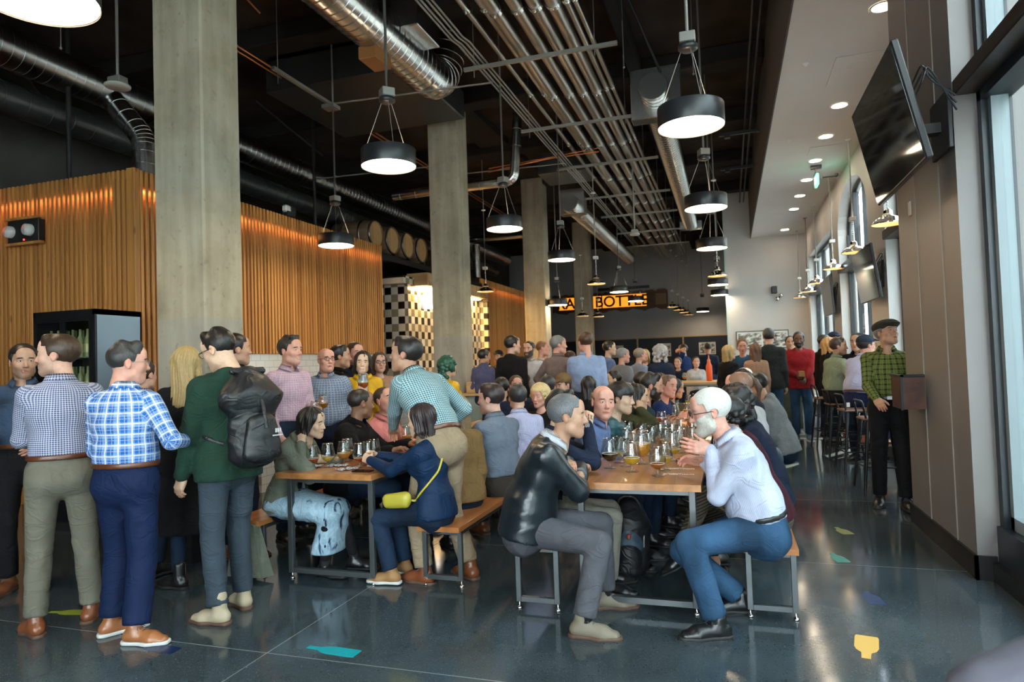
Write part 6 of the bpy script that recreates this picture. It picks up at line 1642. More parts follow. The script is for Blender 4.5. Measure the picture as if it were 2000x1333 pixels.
b.build('spectacle_frame', M_black, o)
for i, (x, y) in enumerate(((-.72, 8.5), (-.42, 8.25), (-.62, 9.6))):
    o = empty('tasting_card', (x, y, ZT), label=['olive-brown table card behind the orange beer', 'dark table card in front of the second table glasses', 'brown table card farther along the second right table'][i], cat='card')
    b = MB(); b.box(-.11, -.03, 0, .11, -.025, .11); b.box(-.11, .025, 0, .11, .03, .11); b.box(-.11, -.03, .108, .11, .03, .112); b.build('card_body', mat('olive_card', (.10, .085, .04), .6), o)
o = empty('squeeze_bottle', (-.40, 13.9, 1.05), label='orange-red bottle with white cap on the high table at the back', cat='bottle')
b = MB(); b.lathe([(0, 0), (.055, .0), (.06, .02), (.06, .30), (.035, .36), (.03, .38)], 20); b.build('bottle_body', mat('orange_plastic', (.75, .10, .02), .35), o)
b = MB(); b.lathe([(.031, .37), (.033, .42), (.012, .45), (.008, .52), (0, .52)], 16); b.build('bottle_cap', mat('orange_cap', (.7, .2, .1), .4), o)
# ================================================================ bags on the floor
M_nylon = cloth('black_nylon', (.010, .011, .014), rough=.45, spec=.5); M_bluen = cloth('slate_nylon', (.055, .10, .15), rough=.5, spec=.5)
def floor_backpack():
    o = empty('backpack', (-.70, 4.86, 0), label='black and slate blue backpack upright under the right table', cat='backpack'); o.rotation_euler = (0, 0, .15)
    V, F = snet([cap((-.06, .0, .10), (-.05, .02, .36), .12, .11, v3(1, 0, 0), 1.35, k=.04), cap((-.05, .02, .36), (-.03, .03, .48), .11, .06, v3(1, 0, 0), 1.5, k=.06)], .012, lambda X, G: np.maximum(folds(.004, 3)(X, G), .003-X[..., 2]))
    mesh_obj('bag_body', V, F, M_nylon, parent=o, smooth=True)
    V, F = snet([cap((-.05, -.085, .06), (-.05, -.085, .20), .065, .06, v3(1, 0, 0), 1.5, k=.03)], .010, lambda X, G: np.maximum(folds(.003, 5)(X, G), .003-X[..., 2])); mesh_obj('lower_pocket', V, F, M_nylon, parent=o, smooth=True)
    V, F = snet([cap((-.045, -.055, .22), (-.045, -.045, .33), .075, .062, v3(1, 0, 0), 1.45, k=.03)], .010, folds(.003, 6)); mesh_obj('upper_pocket', V, F, M_bluen, parent=o, smooth=True)
    b = MB(); b.tube(bend([(-.12, .0, .47), (-.10, -.01, .565), (.02, -.01, .565), (.05, .0, .47)], .06, 5), .012, 8); b.build('top_handle', M_nylon, o)
    b = MB(); b.box(-.058, -.142, .285, -.028, -.12, .325, .008); b.build('emblem', mat('red_emblem', (.35, .05, .03), .35), o)
    b = MB(); b.tube([(-.15, -.08, .22), (-.17, -.02, .42)], .006, 6); b.tube([(.06, -.09, .22), (.07, -.02, .42)], .006, 6); b.build('zip', M_conduit, o)
floor_backpack()
o = empty('cardboard_box', (-4.70, 4.58, 0), label='brown cardboard box on a low shelf behind the blonde woman', cat='box')
b = MB(); b.box(-.45, -.2, .28, .45, .25, .75, .006); b.build('box_body', mat('kraft_card', (.30, .16, .06), .8), o)
b = MB(); b.box(-.5, -.2, .0, .5, .25, .28); b.build('crate_base', M_black, o); b = MB(); b.box(.30, -.215, .14, .44, -.2, .30); b.box(.30, -.218, .18, .40, -.215, .22); b.build('box_sticker', mat('blue_white_sticker', (.25, .38, .45), .5), o)
# ================================================================ the people
L_br = leather('chestnut_leather', (.20, .060, .022)); L_tan = leather('tan_leather', (.34, .125, .045)); L_bk = leather('black_shoe_leather', (.010, .010, .011)); L_grn = leather('taupe_suede', (.20, .165, .115), .7); L_sand = leather('sand_suede', (.38, .31, .21), .75)
S_w = mat('white_rubber_sole', (.62, .61, .58), .6); S_b = mat('black_rubber_sole', (.015, .014, .013), .6); S_br = mat('brown_rubber_sole', (.10, .05, .03), .6)
BE_br = leather('brown_belt_leather', (.10, .03, .012)); BE_bk = leather('black_belt_leather', (.008, .008, .009))
GING = uvm(cloth('navy_gingham', (.045, .06, .20), 'gingham', (.62, .64, .74))); PLAID = uvm(cloth('blue_white_plaid', (.02, .16, .52), 'plaid', (.36, .50, .80)))
TEALCK = uvm(cloth('teal_check', (.05, .20, .25), 'grid', (.50, .60, .60), scale=.95)); PINKCK = uvm(cloth('pink_check', (.55, .36, .46), 'grid', (.66, .50, .60), scale=1.3)); GREYCK = uvm(cloth('blue_grey_check', (.17, .22, .33), 'grid', (.34, .40, .50), scale=1.5))
STRIPE = uvm(cloth('pale_blue_stripe', (.56, .60, .78), 'stripe', (.66, .70, .86), scale=.8)); LAV = uvm(cloth('lavender_stripe', (.46, .48, .72), 'stripe', (.60, .62, .84), scale=1.)); TART = uvm(cloth('green_tartan', (.03, .05, .02), 'tartan', (.16, .20, .05), (.30, .34, .10)))
CHINO = cloth('olive_khaki', (.185, .175, .135)); KHAKI = cloth('tan_khaki', (.34, .255, .165)); NAVYT = cloth('navy_wool', (.006, .016, .062), rough=.75); SLATE = cloth('slate_chino', (.045, .062, .082)); GREYC = cloth('grey_chino', (.10, .10, .115)); BLK = cloth('black_cloth', (.008, .008, .010)); DEN = denim('blue_denim', (.024, .062, .120)); DDEN = denim('dark_denim', (.009, .020, .042)); DGRN = cloth('forest_sweatshirt', (.014, .045, .030))
DSH = cloth('denim_shirt', (.05, .085, .15)); WHT = cloth('white_cotton', (.62, .63, .66)); OLV = cloth('olive_trench', (.16, .17, .13)); NAVYB = cloth('navy_blouse', (.005, .024, .070), rough=.6); SALM = cloth('salmon_shirt', (.70, .24, .22)); YEL = cloth('yellow_raincoat', (.72, .42, .02), rough=.5); GRY = cloth('grey_blue_shirt', (.17, .21, .27)); GRT = cloth('grey_t_shirt', (.22, .23, .25))
BLU = cloth('chambray_shirt', (.14, .20, .38)); PBLU = cloth('pale_blue_shirt', (.30, .40, .62)); TEAL = cloth('teal_puffer', (.015, .085, .10), rough=.45, spec=.5); OLJ = cloth('olive_jacket', (.045, .045, .018)); DTEAL = cloth('dark_teal_jersey', (.014, .045, .065)); POLO = cloth('royal_navy_polo', (.012, .03, .12)); MAR = cloth('maroon_knit', (.055, .010, .018)); TAUP = cloth('taupe_shirt', (.20, .15, .14)); REDH = cloth('red_hoodie', (.32, .015, .022)); CHAR = cloth('charcoal_hoodie', (.022, .026, .028)); SAGE = cloth('sage_shirt', (.28, .33, .22)); DJK = cloth('dark_navy_cloth', (.012, .018, .04)); TANC = cloth('tan_jersey', (.45, .26, .17)); BLEAT = leather('black_jacket_leather', (.008, .013, .017), .30); PLP = uvm(cloth('brown_check_wool', (.05, .04, .03), 'grid', (.16, .13, .09), scale=1.2)); BLOT = cloth('printed_skirt', (.30, .46, .58), 'blot', (.42, .56, .66), (.02, .03, .06), rough=.8)
SOCK = cloth('ribbed_dark_sock', (.02, .02, .022))
def SH(k, m, s): return (k, m, s)
HB = (.012, .009, .008); HBR = (.045, .025, .014); HGR = (.16, .16, .16); HW = (.62, .60, .55); HBL = (.42, .29, .12); HRD = (.12, .05, .025)
# --- standing group at the left
person('man in navy gingham shirt and olive khakis seen from behind, elbow out', -3.98, 3.10, 52, 1.81, w=1.0, top=GING, legs=CHINO, belt=BE_br, shoes=SH('lace', L_br, S_br), hair='side', hairc=HBR, skin='fair', head=(72, 0, 0), stub=.3, hi=2,
       armL=dict(to=(-.10, .32, 1.12), hand='relax', palm=(1, 0, 0), elbow=(-.55, -.5, -.9)), armR=dict(to=(.15, .36, 1.12), hand='grip', palm=(-1, 0, 0)), legL=dict(to=(-.14, -.02, .088), toe=20), legR=dict(to=(.15, .05, .088), toe=-28))
r, J = person('man in blue and white plaid shirt and navy trousers seen from behind', -3.46, 3.10, 12, 1.74, w=1.10, belly=.5, fat=.6, top=PLAID, legs=NAVYT, belt=BE_br, shoes=SH('lace', L_tan, S_w), hair='fade', hairc=(.03, .028, .028), skin='ruddy', head=(-50, -4, 0), glasses='metal', hi=2, wide=.012,
       armR=dict(to=(.27, .20, 1.13), hand='grip', palm=(-1, .1, 0), elbow=(.6, -.8, -.6)), armL=dict(to=(-.16, .26, 1.08), elbow=(-.25, -.6, -1)), legR=dict(to=(.12, -.10, .088), toe=-88), legL=dict(to=(-.12, .03, .088), toe=-40), age=1)
put_glass(*(J['world'](J['hold']['R'])-v3(0, 0, .085)), 'dark', .08, 'nearly empty glass held by the man in the plaid shirt')
person('blonde woman in long black dress between plaid shirt and green sweater', -3.75, 3.88, 28, 1.74, fem=1., top=BLK, topk='dress', legs=DDEN, legk='leggings', skirt=(BLK, .52), shoes=SH('boot', L_bk, S_b), hair='long', hairc=HBL, skin='fair', head=(-5, -6, 0), hi=2,
       armR=dict(to=(.16, .30, 1.02), hand='grip', palm=(-1, 0, 0)), armL=dict(to=(-.22, .15, .95)), legL=dict(to=(-.09, .04, .088), toe=60), legR=dict(to=(.13, .12, .088), toe=10))
r, JG = person('man in dark green sweatshirt wearing a black backpack, looking down', -3.10, 3.54, 72, 1.82, top=DGRN, topk='hoodie', legs=SLATE, shoes=SH('boot', L_sand, S_br), hair='fade', hairc=HB, skin='asian', head=(22, -22, 0), glasses='black', hi=2, lean=3,
       armL=dict(to=(-.24, .12, .90), hand='relax'), armR=dict(to=(.24, .10, .88), hide=1), legL=dict(to=(-.13, -.08, .088), toe=18), legR=dict(to=(.12, .05, .088), toe=-12))
def worn_backpack(x, y, face):
    o = empty('backpack', (x, y, 0), label='large black roll-top backpack worn by the man in green', cat='backpack'); o.rotation_euler = (0, 0, math.radians(face))
    V, F = snet([cap((0, -.29, 1.06), (0, -.265, 1.40), .112, .10, v3(1, 0, 0), 1.45, k=.04), cap((0, -.27, 1.40), (0, -.235, 1.54), .11, .045, v3(1, 0, 0), 2.0, k=.06)], .011, folds(.006, 2)); mesh_obj('bag_body', V, F, M_nylon, parent=o, smooth=True)
    V, F = snet([cap((0, -.385, 1.05), (0, -.375, 1.24), .065, .05, v3(1, 0, 0), 2.0, k=.03)], .010, folds(.004, 9)); mesh_obj('front_pocket', V, F, M_nylon, parent=o, smooth=True)
    b = MB(); b.box(-.12, -.265, 1.53, .12, -.215, 1.575, .015); b.build('roll_top', M_nylon, o)
    for s in (-1, 1):
        b = MB(); q = bend([Vector(tuple(v)) for v in wrap_path(JG, [(s*.10, -.16, 1.45), (s*.10, -.06, 1.54), (s*.105, .03, 1.53), (s*.115, .12, 1.42), (s*.13, .13, 1.30), (s*.15, .06, 1.20), (s*.15, -.05, 1.14), (s*.12, -.15, 1.10)], .034)], .03, 3); b.tube(q, .016, 8); b.build('shoulder_strap', M_nylon, o)
    b = MB(); b.tube([(.0, -.235, 1.55), (.0, -.39, 1.36), (.0, -.43, 1.20)], .013, 6); b.build('buckle_strap', M_nylon, o)
    b = MB()
    for (u, v, a) in ((0, 0, .6), (.014, 0, -.6), (.03, .0, .0)): b.box(.05+u, -.449, 1.17+v, .058+u, -.444, 1.195+v)
    for i in range(6): b.box(.03+.012*i, -.450, 1.150, .038+.012*i, -.445, 1.157)
    b.build('white_logo', mat('white_print', (.6, .6, .6), .6), o)
worn_backpack(-3.10, 3.54, 72)
r, J = person('man in a denim shirt facing the camera at far left, holding dark beer', -5.02, 3.62, -140, 1.80, top=DSH, legs=BLK, belt=BE_br, shoes=SH('lace', L_br, S_br), hair='short', hairc=HB, skin='tan', head=(22, -4, 0), stub=.55, hi=2,
       armR=dict(to=(.22, .30, 1.12), hand='grip', palm=(-1, .2, 0)), armL=dict(to=(-.16, .30, 1.08), hand='relax', palm=(1, 0, -.3)))
put_glass(*(J['world'](J['hold']['R'])-v3(0, 0, .085)), 'dark', .09, 'glass of dark beer held by the man in the denim shirt')
person('person in blue denim cut off by the left picture edge, hand pointing in', -5.30, 2.98, -80, 1.80, top=DSH, legs=BLK, hair='short', hairc=HB, skin='fair', hi=1, shoes=SH('lace', L_br, S_br), armL=dict(at=(-4.92, 3.28, 1.43), hand='point', palm=(0, .2, -1)))
person('man with dark hair and dark jacket directly behind the backpack', 0, 0, -10, 1.86, ph=(-3.92, 4.60), top=BLK, topk='jacket', legs=DDEN, hair='short', hairc=HB, skin='tan', head=(-25, 0, 0), hi=1, shoes=SH('lace', L_br, S_br))
person('man in pale gingham half hidden behind the plaid shirt', -4.35, 4.05, 5, 1.66, top=GING, legs=DDEN, hair='short', hairc=HBR, skin='fair', hi=1, shoes=SH('lace', L_bk, S_b))
# --- around the left table
person('woman in olive trench coat and printed skirt, cheek on her hand, at the left table', -3.34, 4.44, -88, 1.66, sit=.43, fem=1., lean=20, top=OLV, topk='coat', inner=DJK, legs=BLK, legk='leggings', skirt=(BLOT, .30), shoes=SH('dress', L_bk, S_b), hair='bob', hairc=HB, skin='asian', head=(4, -8, 6), hi=2, neckf=.07, browc=HB,
       armR=dict(rel='head', to=(.135, -.01, -.150), hand='chin', dir=(-.22, -.1, 1), palm=(-1, .1, 0), elbow=(.05, .5, -1)), armL=dict(to=(-.16, .36, .83), hand='relax', palm=(0, 0, -1)), legR=dict(to=(.10, .40, .088), sock=SOCK), legL=dict(to=(-.08, .55, .088), sock=SOCK))
b = MB(); b.add([(0, 0, 0), (.30, .02, 0), (.34, .10, .0), (.03, .16, .0), (.04, .03, .36), (.22, .03, .38), (.22, .10, .38), (.04, .12, .36)], [(0, 3, 2, 1), (0, 1, 5, 4), (1, 2, 6, 5), (2, 3, 7, 6), (3, 0, 4, 7), (4, 5, 6, 7)])
o = b.build('coat_tail', OLV, loc=(-3.62, 4.10, .03)); o.data.name = 'coat_tail'; tag(o, 'long olive coat tail hanging from the bench to the floor', 'coat')
r, JN = person('woman in navy blouse and jeans with a yellow bag at the left table', -2.02, 4.36, 84, 1.64, sit=.43, fem=1., lean=9, top=NAVYB, topk='shirt', tuck=False, legs=DDEN, shoes=SH('lace', leather('rust_suede', (.32, .16, .06), .7), S_w), hair='bob', hairc=(.022, .012, .013), skin='asian', head=(8, -6, 0), hi=2, collar=False,
       armL=dict(at=(-2.52, 4.33, .87), hand='clasp', palm=(1, 0, -.4), elbow=(-.5, -.4, -1)), armR=dict(at=(-2.53, 4.47, .88), hand='clasp', palm=(-1, 0, -.4), elbow=(.5, -.4, -1)), legL=dict(to=(-.10, .33, .088), toe=8), legR=dict(to=(.12, .36, .088)))
o = empty('shoulder_bag', (-2.24, 4.20, .62), label='small yellow crossbody bag resting on the navy blouse woman’s lap', cat='bag')
V, F = snet([cap((-.075, 0, -.0), (.06, 0, .015), .040, .045, v3(0, 1, 0), .8, k=.02), cap((-.075, 0, -.03), (.06, 0, -.02), .032, .036, k=.02)], .008, folds(.003, 4)); MY = leather('yellow_bag_leather', (.40, .34, .03), .45); mesh_obj('bag_body', V, F, MY, parent=o, smooth=True)
q_ = wrap_path(JN, [(-.17, .12, .60), (-.2, .04, .66), (-.19, -.05, .74), (-.12, -.13, .82), (-.03, -.15, .91), (.06, -.12, .98), (.10, -.06, 1.03), (.11, .0, 1.05), (.10, .06, 1.02)], .024)
b = MB(); b.tube(bend([Vector((.055, -.01, .01))]+[Vector(tuple(JN['world'](p)))-o.location for p in q_], .03, 3), .0085, 8); b.build('strap', MY, o)
person('bald-faded man in black jacket, back to us, at the left table', 0, 0, -80, 1.84, ph=(-3.12, 5.22), sit=.43, lean=14, w=1.12, top=BLK, topk='jacket', legs=DDEN, shoes=SH('lace', leather('grey_trainer', (.16, .17, .16), .7), S_w), hair='buzz', hairc=(.02, .015, .012), skin='brown', head=(40, -4, 0), hi=2,
       armR=dict(at=(-2.72, 4.98, .85), hand='relax', palm=(0, 0, -1)), armL=dict(at=(-2.78, 5.45, .85), hand='relax', palm=(0, 0, -1)))
person('man in salmon pink shirt at the left table looking up', 0, 0, -92, 1.82, ph=(-3.10, 5.62), sit=.43, lean=8, top=SALM, legs=DDEN, shoes=SH('lace', L_bk, S_b), hair='buzz', hairc=(.05, .03, .02), skin='ruddy', head=(-18, 14, 4), hi=2, sleeve=.35, stub=.2,
       armR=dict(at=(-2.74, 5.72, .85), hand='relax', palm=(0, 0, -1)), armL=dict(at=(-2.80, 5.95, .85), hand='relax', palm=(0, 0, -1)))
person('man in teal checked shirt and khakis leaning far over the left table', 0, 0, 66, 1.90, ph=(-2.36, 4.62), lean=34, hoff=(0, -.10, -.04), w=1.05, top=TEALCK, legs=KHAKI, belt=BE_br, shoes=SH('lace', L_br, S_br), hair='side', hairc=HB, skin='tan', head=(32, 4, 0), hi=2,
       armL=dict(at=(-2.72, 5.0, .87), hand='relax', palm=(0, 0, -1), elbow=(-.6, -.6, .2)), armR=dict(to=(.26, .20, 1.02), elbow=(.6, -.6, 0)), legL=dict(to=(-.14, -.04, .088)), legR=dict(to=(.14, -.22, .088)))
r, J = person('smiling dark-haired man in pink checked shirt standing behind the left table', 0, 0, -104, 1.85, ph=(-3.86, 5.24), w=1.05, top=PINKCK, legs=DDEN, shoes=SH('lace', L_bk, S_b), hair='quiff', hairc=(.02, .014, .010), skin='ruddy', head=(8, 0, 0), hi=2, smile=1., age=1,
       armR=dict(to=(.20, .10, .95)), armL=dict(to=(-.02, .34, 1.18), hand='grip', palm=(1, 0, 0)))
put_glass(*(J['world'](J['hold']['L'])-v3(0, 0, .085)), 'clr', 0, 'empty glass in the hand of the man in the pink shirt')
r, J = person('bald man with black glasses and grey-blue checked shirt holding beer', 0, 0, -158, 1.76, ph=(-3.93, 5.92), w=1.18, belly=1.3, fat=1., top=GREYCK, legs=DJK, belt=BE_bk, shoes=SH('lace', L_bk, S_b), hair=None, hairc=(.05, .04, .03), browc=(.06, .05, .04), skin='ruddy', head=(34, 0, 0), glasses='black', hi=2, age=1,
       armR=dict(to=(.02, .36, 1.20), hand='grip', palm=(-1, 0, 0)), armL=dict(to=(-.30, .10, .95)))
put_glass(*(J['world'](J['hold']['R'])-v3(0, 0, .085)), 'gold', .09, 'golden beer glass held by the bald man with glasses')
r, J = person('laughing woman in a yellow raincoat holding beer to her chin', 0, 0, -150, 1.72, ph=(-3.72, 6.28), fem=1., top=YEL, topk='coat', inner=WHT, legs=DDEN, shoes=SH('boot', L_bk, S_b), hair='straight', hairc=HB, skin='asian', head=(0, 0, -5), smile=1.2, hi=2,
       armR=dict(to=(.06, .25, 1.30), hand='grip', palm=(-1, 0, 0)), armL=dict(to=(-.06, .28, 1.25), hand='relax', palm=(1, 0, 0)))
put_glass(*(J['world'](J['hold']['R'])-v3(0, 0, .06)), 'amb', .10, 'amber beer glass held by the woman in yellow', s=1.1)
person('brown-haired man with glasses peering from behind the woman in yellow', 0, 0, -120, 1.84, ph=(-4.15, 6.85), top=DJK, legs=DDEN, hair='short', hairc=HBR, skin='ruddy', glasses='metal', head=(0, 0, 0), hi=1)
person('dark-haired person behind the bald man, mostly hidden', 0, 0, -60, 1.80, ph=(-4.16, 6.55), top=BLK, topk='jacket', legs=DDEN, hair='side', hairc=HB, skin='tan', hi=1)
person('woman with sunglasses standing behind the woman in yellow', 0, 0, -140, 1.72, ph=(-3.92, 7.0), fem=1., top=TANC, topk='tee', legs=DDEN, hair='bob', hairc=HBR, skin='fair', glasses='black', hi=1)
person('woman with green and brown hair in mustard top near the second column', 0, 0, -30, 1.64, ph=(-3.0, 6.9), fem=1., top=YEL, topk='tee', legs=DDEN, hair='wild', hairc=(.012, .075, .045), skin='fair', hi=1)
person('woman with brown and blonde streaked long hair, back to us', 0, 0, 55, 1.70, ph=(-2.10, 4.96), sit=.43, fem=1., top=cloth('mustard_print', (.22, .13, .05)), topk='tee', legs=DDEN, hair='long', hairc=(.20, .13, .07), skin='fair', lean=6, hi=2)
person('dark-haired man in grey-blue shirt on the middle bench, nose to the left', 0, 0, 62, 1.84, ph=(-2.0, 5.50), sit=.43, lean=10, w=1.08, top=GRY, legs=cloth('brown_trousers', (.05, .04, .032)), shoes=SH('lace', L_br, S_br), hair='side', hairc=(.025, .017, .012), skin='fair', head=(26, -2, 0), hi=2, armL=dict(at=(-2.45, 5.5, .87), hand='relax'), armR=dict(at=(-2.4, 5.9, .87), hand='relax'))
person('man in lavender shirt with dark hair seen from behind, beyond the grey-blue shirt', 0, 0, 30, 1.78, ph=(-1.96, 6.15), sit=.43, lean=12, top=LAV, legs=DDEN, hair='short', hairc=(.03, .03, .032), skin='fair', hi=2, age=1)
person('woman with curly blonde hair facing us between the two tables', 0, 0, 165, 1.72, ph=(-1.90, 6.72), sit=.43, fem=1., top=BLK, topk='tee', legs=DDEN, hair='curly', hairc=(.56, .42, .20), skin='ruddy', head=(0, -8, 0), hi=2, age=1, lip=(.5, .16, .14))
# --- the right table, left side
r, J = person('grey-haired man in black leather jacket with crossed arms at the right table', -1.25, 4.00, -76, 1.84, sit=.44, lean=24, w=1.08, belly=.6, top=BLEAT, topk='jacket', inner=WHT, legs=GREYC, shoes=SH('lace', L_grn, S_br), hair='short', hairc=(.115, .115, .12), skin='tan', head=(-4, -4, 0), nose=1.15, jaw=1.1, age=1., hi=2, neckf=.05, browc=(.05, .045, .04),
       armR=dict(at=(-.94, 4.22, .86), hand='relax', dir=(-1., .35, .0), palm=(0, 0, -1), elbow=(.8, .3, -.9)), armL=dict(at=(-1.02, 4.20, .90), hand='relax', dir=(.9, .2, 0.), palm=(0, 0, -1), elbow=(-.8, .4, -.6)), legR=dict(at=(-.84, 3.72, .088), toe=-12, sock=SOCK), legL=dict(at=(-.80, 4.18, .088), toe=4, sock=SOCK))
person('person with navy sleeves and watch hiding behind clasped fists', 0, 0, -78, 1.80, ph=(-1.10, 4.46), sit=.43, lean=14, top=DJK, legs=cloth('stone_chino', (.30, .28, .23)), shoes=SH('dress', L_bk, S_b), hair='fade', hairc=(.008, .008, .008), skin='asian', head=(0, -4, 0), hi=2, glasses='metal', cuff=('R', mat('steel_watch', (.5, .5, .5), .3, .9)),
       armR=dict(rel='head', to=(.03, .17, -.09), hand='clasp', dir=(-.5, .1, .8), palm=(-1, 0, .1), elbow=(.3, .3, -1)), armL=dict(rel='head', to=(-.05, .17, -.09), hand='clasp', dir=(.5, .1, .8), palm=(1, 0, 0), elbow=(-.3, .3, -1)))
person('balding red-haired man in blue shirt looking at the camera', 0, 0, -100, 1.86, ph=(-.95, 5.16), sit=.43, lean=20, top=BLU, legs=DDEN, shoes=SH('dress', L_bk, S_b), hair='fringe', hairc=(.20, .11, .06), skin='ruddy', head=(-52, -4, -4), hi=2, armR=dict(at=(-.80, 5.05, .84), hand='fist', palm=(0, 0, -1)), armL=dict(at=(-.82, 5.30, .84), hand='relax', palm=(0, 0, -1)))
person('man with black bowl haircut in teal padded jacket', 0, 0, -84, 1.82, ph=(-.90, 5.72), sit=.43, lean=18, top=TEAL, topk='puffer', legs=DDEN, shoes=SH('dress', L_bk, S_b), hair='bowl', hairc=HB, skin='asian', head=(-12, -6, 0), hi=2, armR=dict(at=(-.86, 5.62, .84), hand='relax'), armL=dict(at=(-.86, 5.95, .84), hand='relax'))
person('woman in olive jacket resting her cheek on her hand', 0, 0, -82, 1.74, ph=(-.84, 6.35), sit=.43, fem=1., lean=16, top=OLJ, topk='jacket', legs=DDEN, shoes=SH('dress', L_bk, S_b), hair='medium', hairc=(.012, .007, .006), skin='olive', head=(-4, -6, -8), hi=2, armR=dict(rel='head', to=(.125, .04, -.13), hand='chin', dir=(-.25, .0, 1), palm=(-1, 0, 0), elbow=(.2, .6, -1)), armL=dict(at=(-.8, 6.5, .84), hand='relax'))
person('bearded man with faded hair in dark teal jersey', 0, 0, -82, 1.90, ph=(-.80, 7.20), sit=.43, lean=16, top=DTEAL, topk='tee', sleeve=1., legs=DDEN, hair='fade', hairc=HB, skin='tan', beard=(.03, .022, .018), head=(0, -12, 0), hi=1, armR=dict(at=(-.62, 6.95, .84), hand='relax'), armL=dict(at=(-.7, 7.4, .84), hand='relax'))
person('smiling short-haired person in navy polo at the right table', 0, 0, -98, 1.80, ph=(-.70, 8.0), sit=.43, lean=16, top=POLO, topk='tee', sleeve=.3, legs=DDEN, hair='side', hairc=(.14, .08, .045), skin='ruddy', head=(-26, -4, -6), smile=1., hi=1, armR=dict(at=(-.58, 7.8, .84), hand='relax'))
person('long dark-haired young woman beyond the navy polo', 0, 0, -86, 1.68, ph=(-.66, 8.6), sit=.43, fem=1., lean=16, top=DJK, topk='tee', legs=DDEN, hair='long', hairc=HB, skin='tan', head=(0, -10, 0), hi=1, armR=dict(at=(-.50, 8.4, .84), hand='relax'))
# --- the right table, right side
r, J = person('white-haired bearded man in pale blue shirt and jeans, talking with his hands', .14, 4.22, 104, 1.86, sit=.44, lean=22, w=1.12, belly=.7, top=STRIPE, legs=DEN, belt=BE_bk, shoes=SH('lace', L_bk, S_b), hair='short', hairc=HW, beard=(.50, .46, .40), skin='ruddy', head=(-2, -12, 0), glasses='black', hi=2, age=1., nose=1.15, neckf=.05, browc=(.4, .38, .35), cuff=('L', mat('steel_watch', (.5, .5, .5), .3, .9)),
       armL=dict(at=(-.13, 4.14, .99), hand='flat', dir=(0, 1., .25), palm=(1, .2, .1), elbow=(-.5, -.2, -1)), armR=dict(at=(-.18, 4.34, .90), hand='relax', dir=(0, 1, .1), palm=(-.6, 0, -.6), elbow=(.4, -.2, -1)), legL=dict(at=(-.13, 3.88, .088), toe=6, sock=SOCK), legR=dict(at=(.0, 4.30, .088), toe=-6, sock=SOCK))
person('woman in maroon knit and checked trousers with crossed legs, hidden behind the white-haired man', .22, 4.72, 92, 1.72, sit=.43, fem=1., lean=26, top=MAR, topk='dress', legs=PLP, legk='capri', shoes=SH('flat', L_bk, S_b), hair='curly', hairc=(.012, .010, .010), skin='tan', head=(0, -10, 0), hi=2, armL=dict(at=(-.22, 4.86, .86), hand='fist'), armR=dict(at=(-.2, 5.0, .84), hand='relax'),
       legL=dict(at=(-.36, 4.56, .27), toe=0, pitch=-30, knee=(0, 1, 1)), legR=dict(at=(-.15, 4.95, .088)))
person('dark-haired person bending low behind the white-haired man', 0, 0, 90, 1.80, ph=(.02, 5.35), sit=.43, lean=24, top=DJK, legs=DDEN, hair='wild', hairc=(.012, .010, .010), skin='tan', hi=1, head=(0, -10, 0))
person('bald man in white shirt seen from behind on the right bench', 0, 0, 62, 1.86, ph=(.06, 6.1), sit=.46, lean=12, w=1.1, top=WHT, legs=DDEN, hair='buzz', hairc=(.24, .13, .09), skin='ruddy', hi=1)
person('woman with a low ponytail in navy top on the right bench', 0, 0, 66, 1.78, ph=(.12, 7.1), sit=.47, fem=1., lean=12, top=DJK, topk='tee', sleeve=1., legs=DDEN, hair='pony', hairc=(.10, .065, .04), skin='tan', head=(-4, -10, 0), hi=1)
person('person in grey hooded top bending on the right bench', 0, 0, 80, 1.78, ph=(.26, 7.6), sit=.47, lean=24, top=cloth('grey_marl', (.22, .24, .25)), topk='hoodie', legs=DDEN, hair='short', hairc=HB, skin='tan', head=(0, -14, 0), hi=1)
o = empty('shoulder_bag', (.38, 7.0, .50), label='small blue denim bag hanging behind the ponytailed woman', cat='bag')
V, F = snet([cap((0, -.10, .03), (0, .10, .03), .07, .07, v3(0, 0, 1), 1.5, k=.03)], .014, folds(.004, 8)); mesh_obj('bag_body', V, F, M_bluen, parent=o, smooth=True); b = MB(); b.tube([(0, -.1, .1), (-.12, -.06, .40), (-.28, .0, .76)], .012, 6); b.build('strap', M_nylon, o)
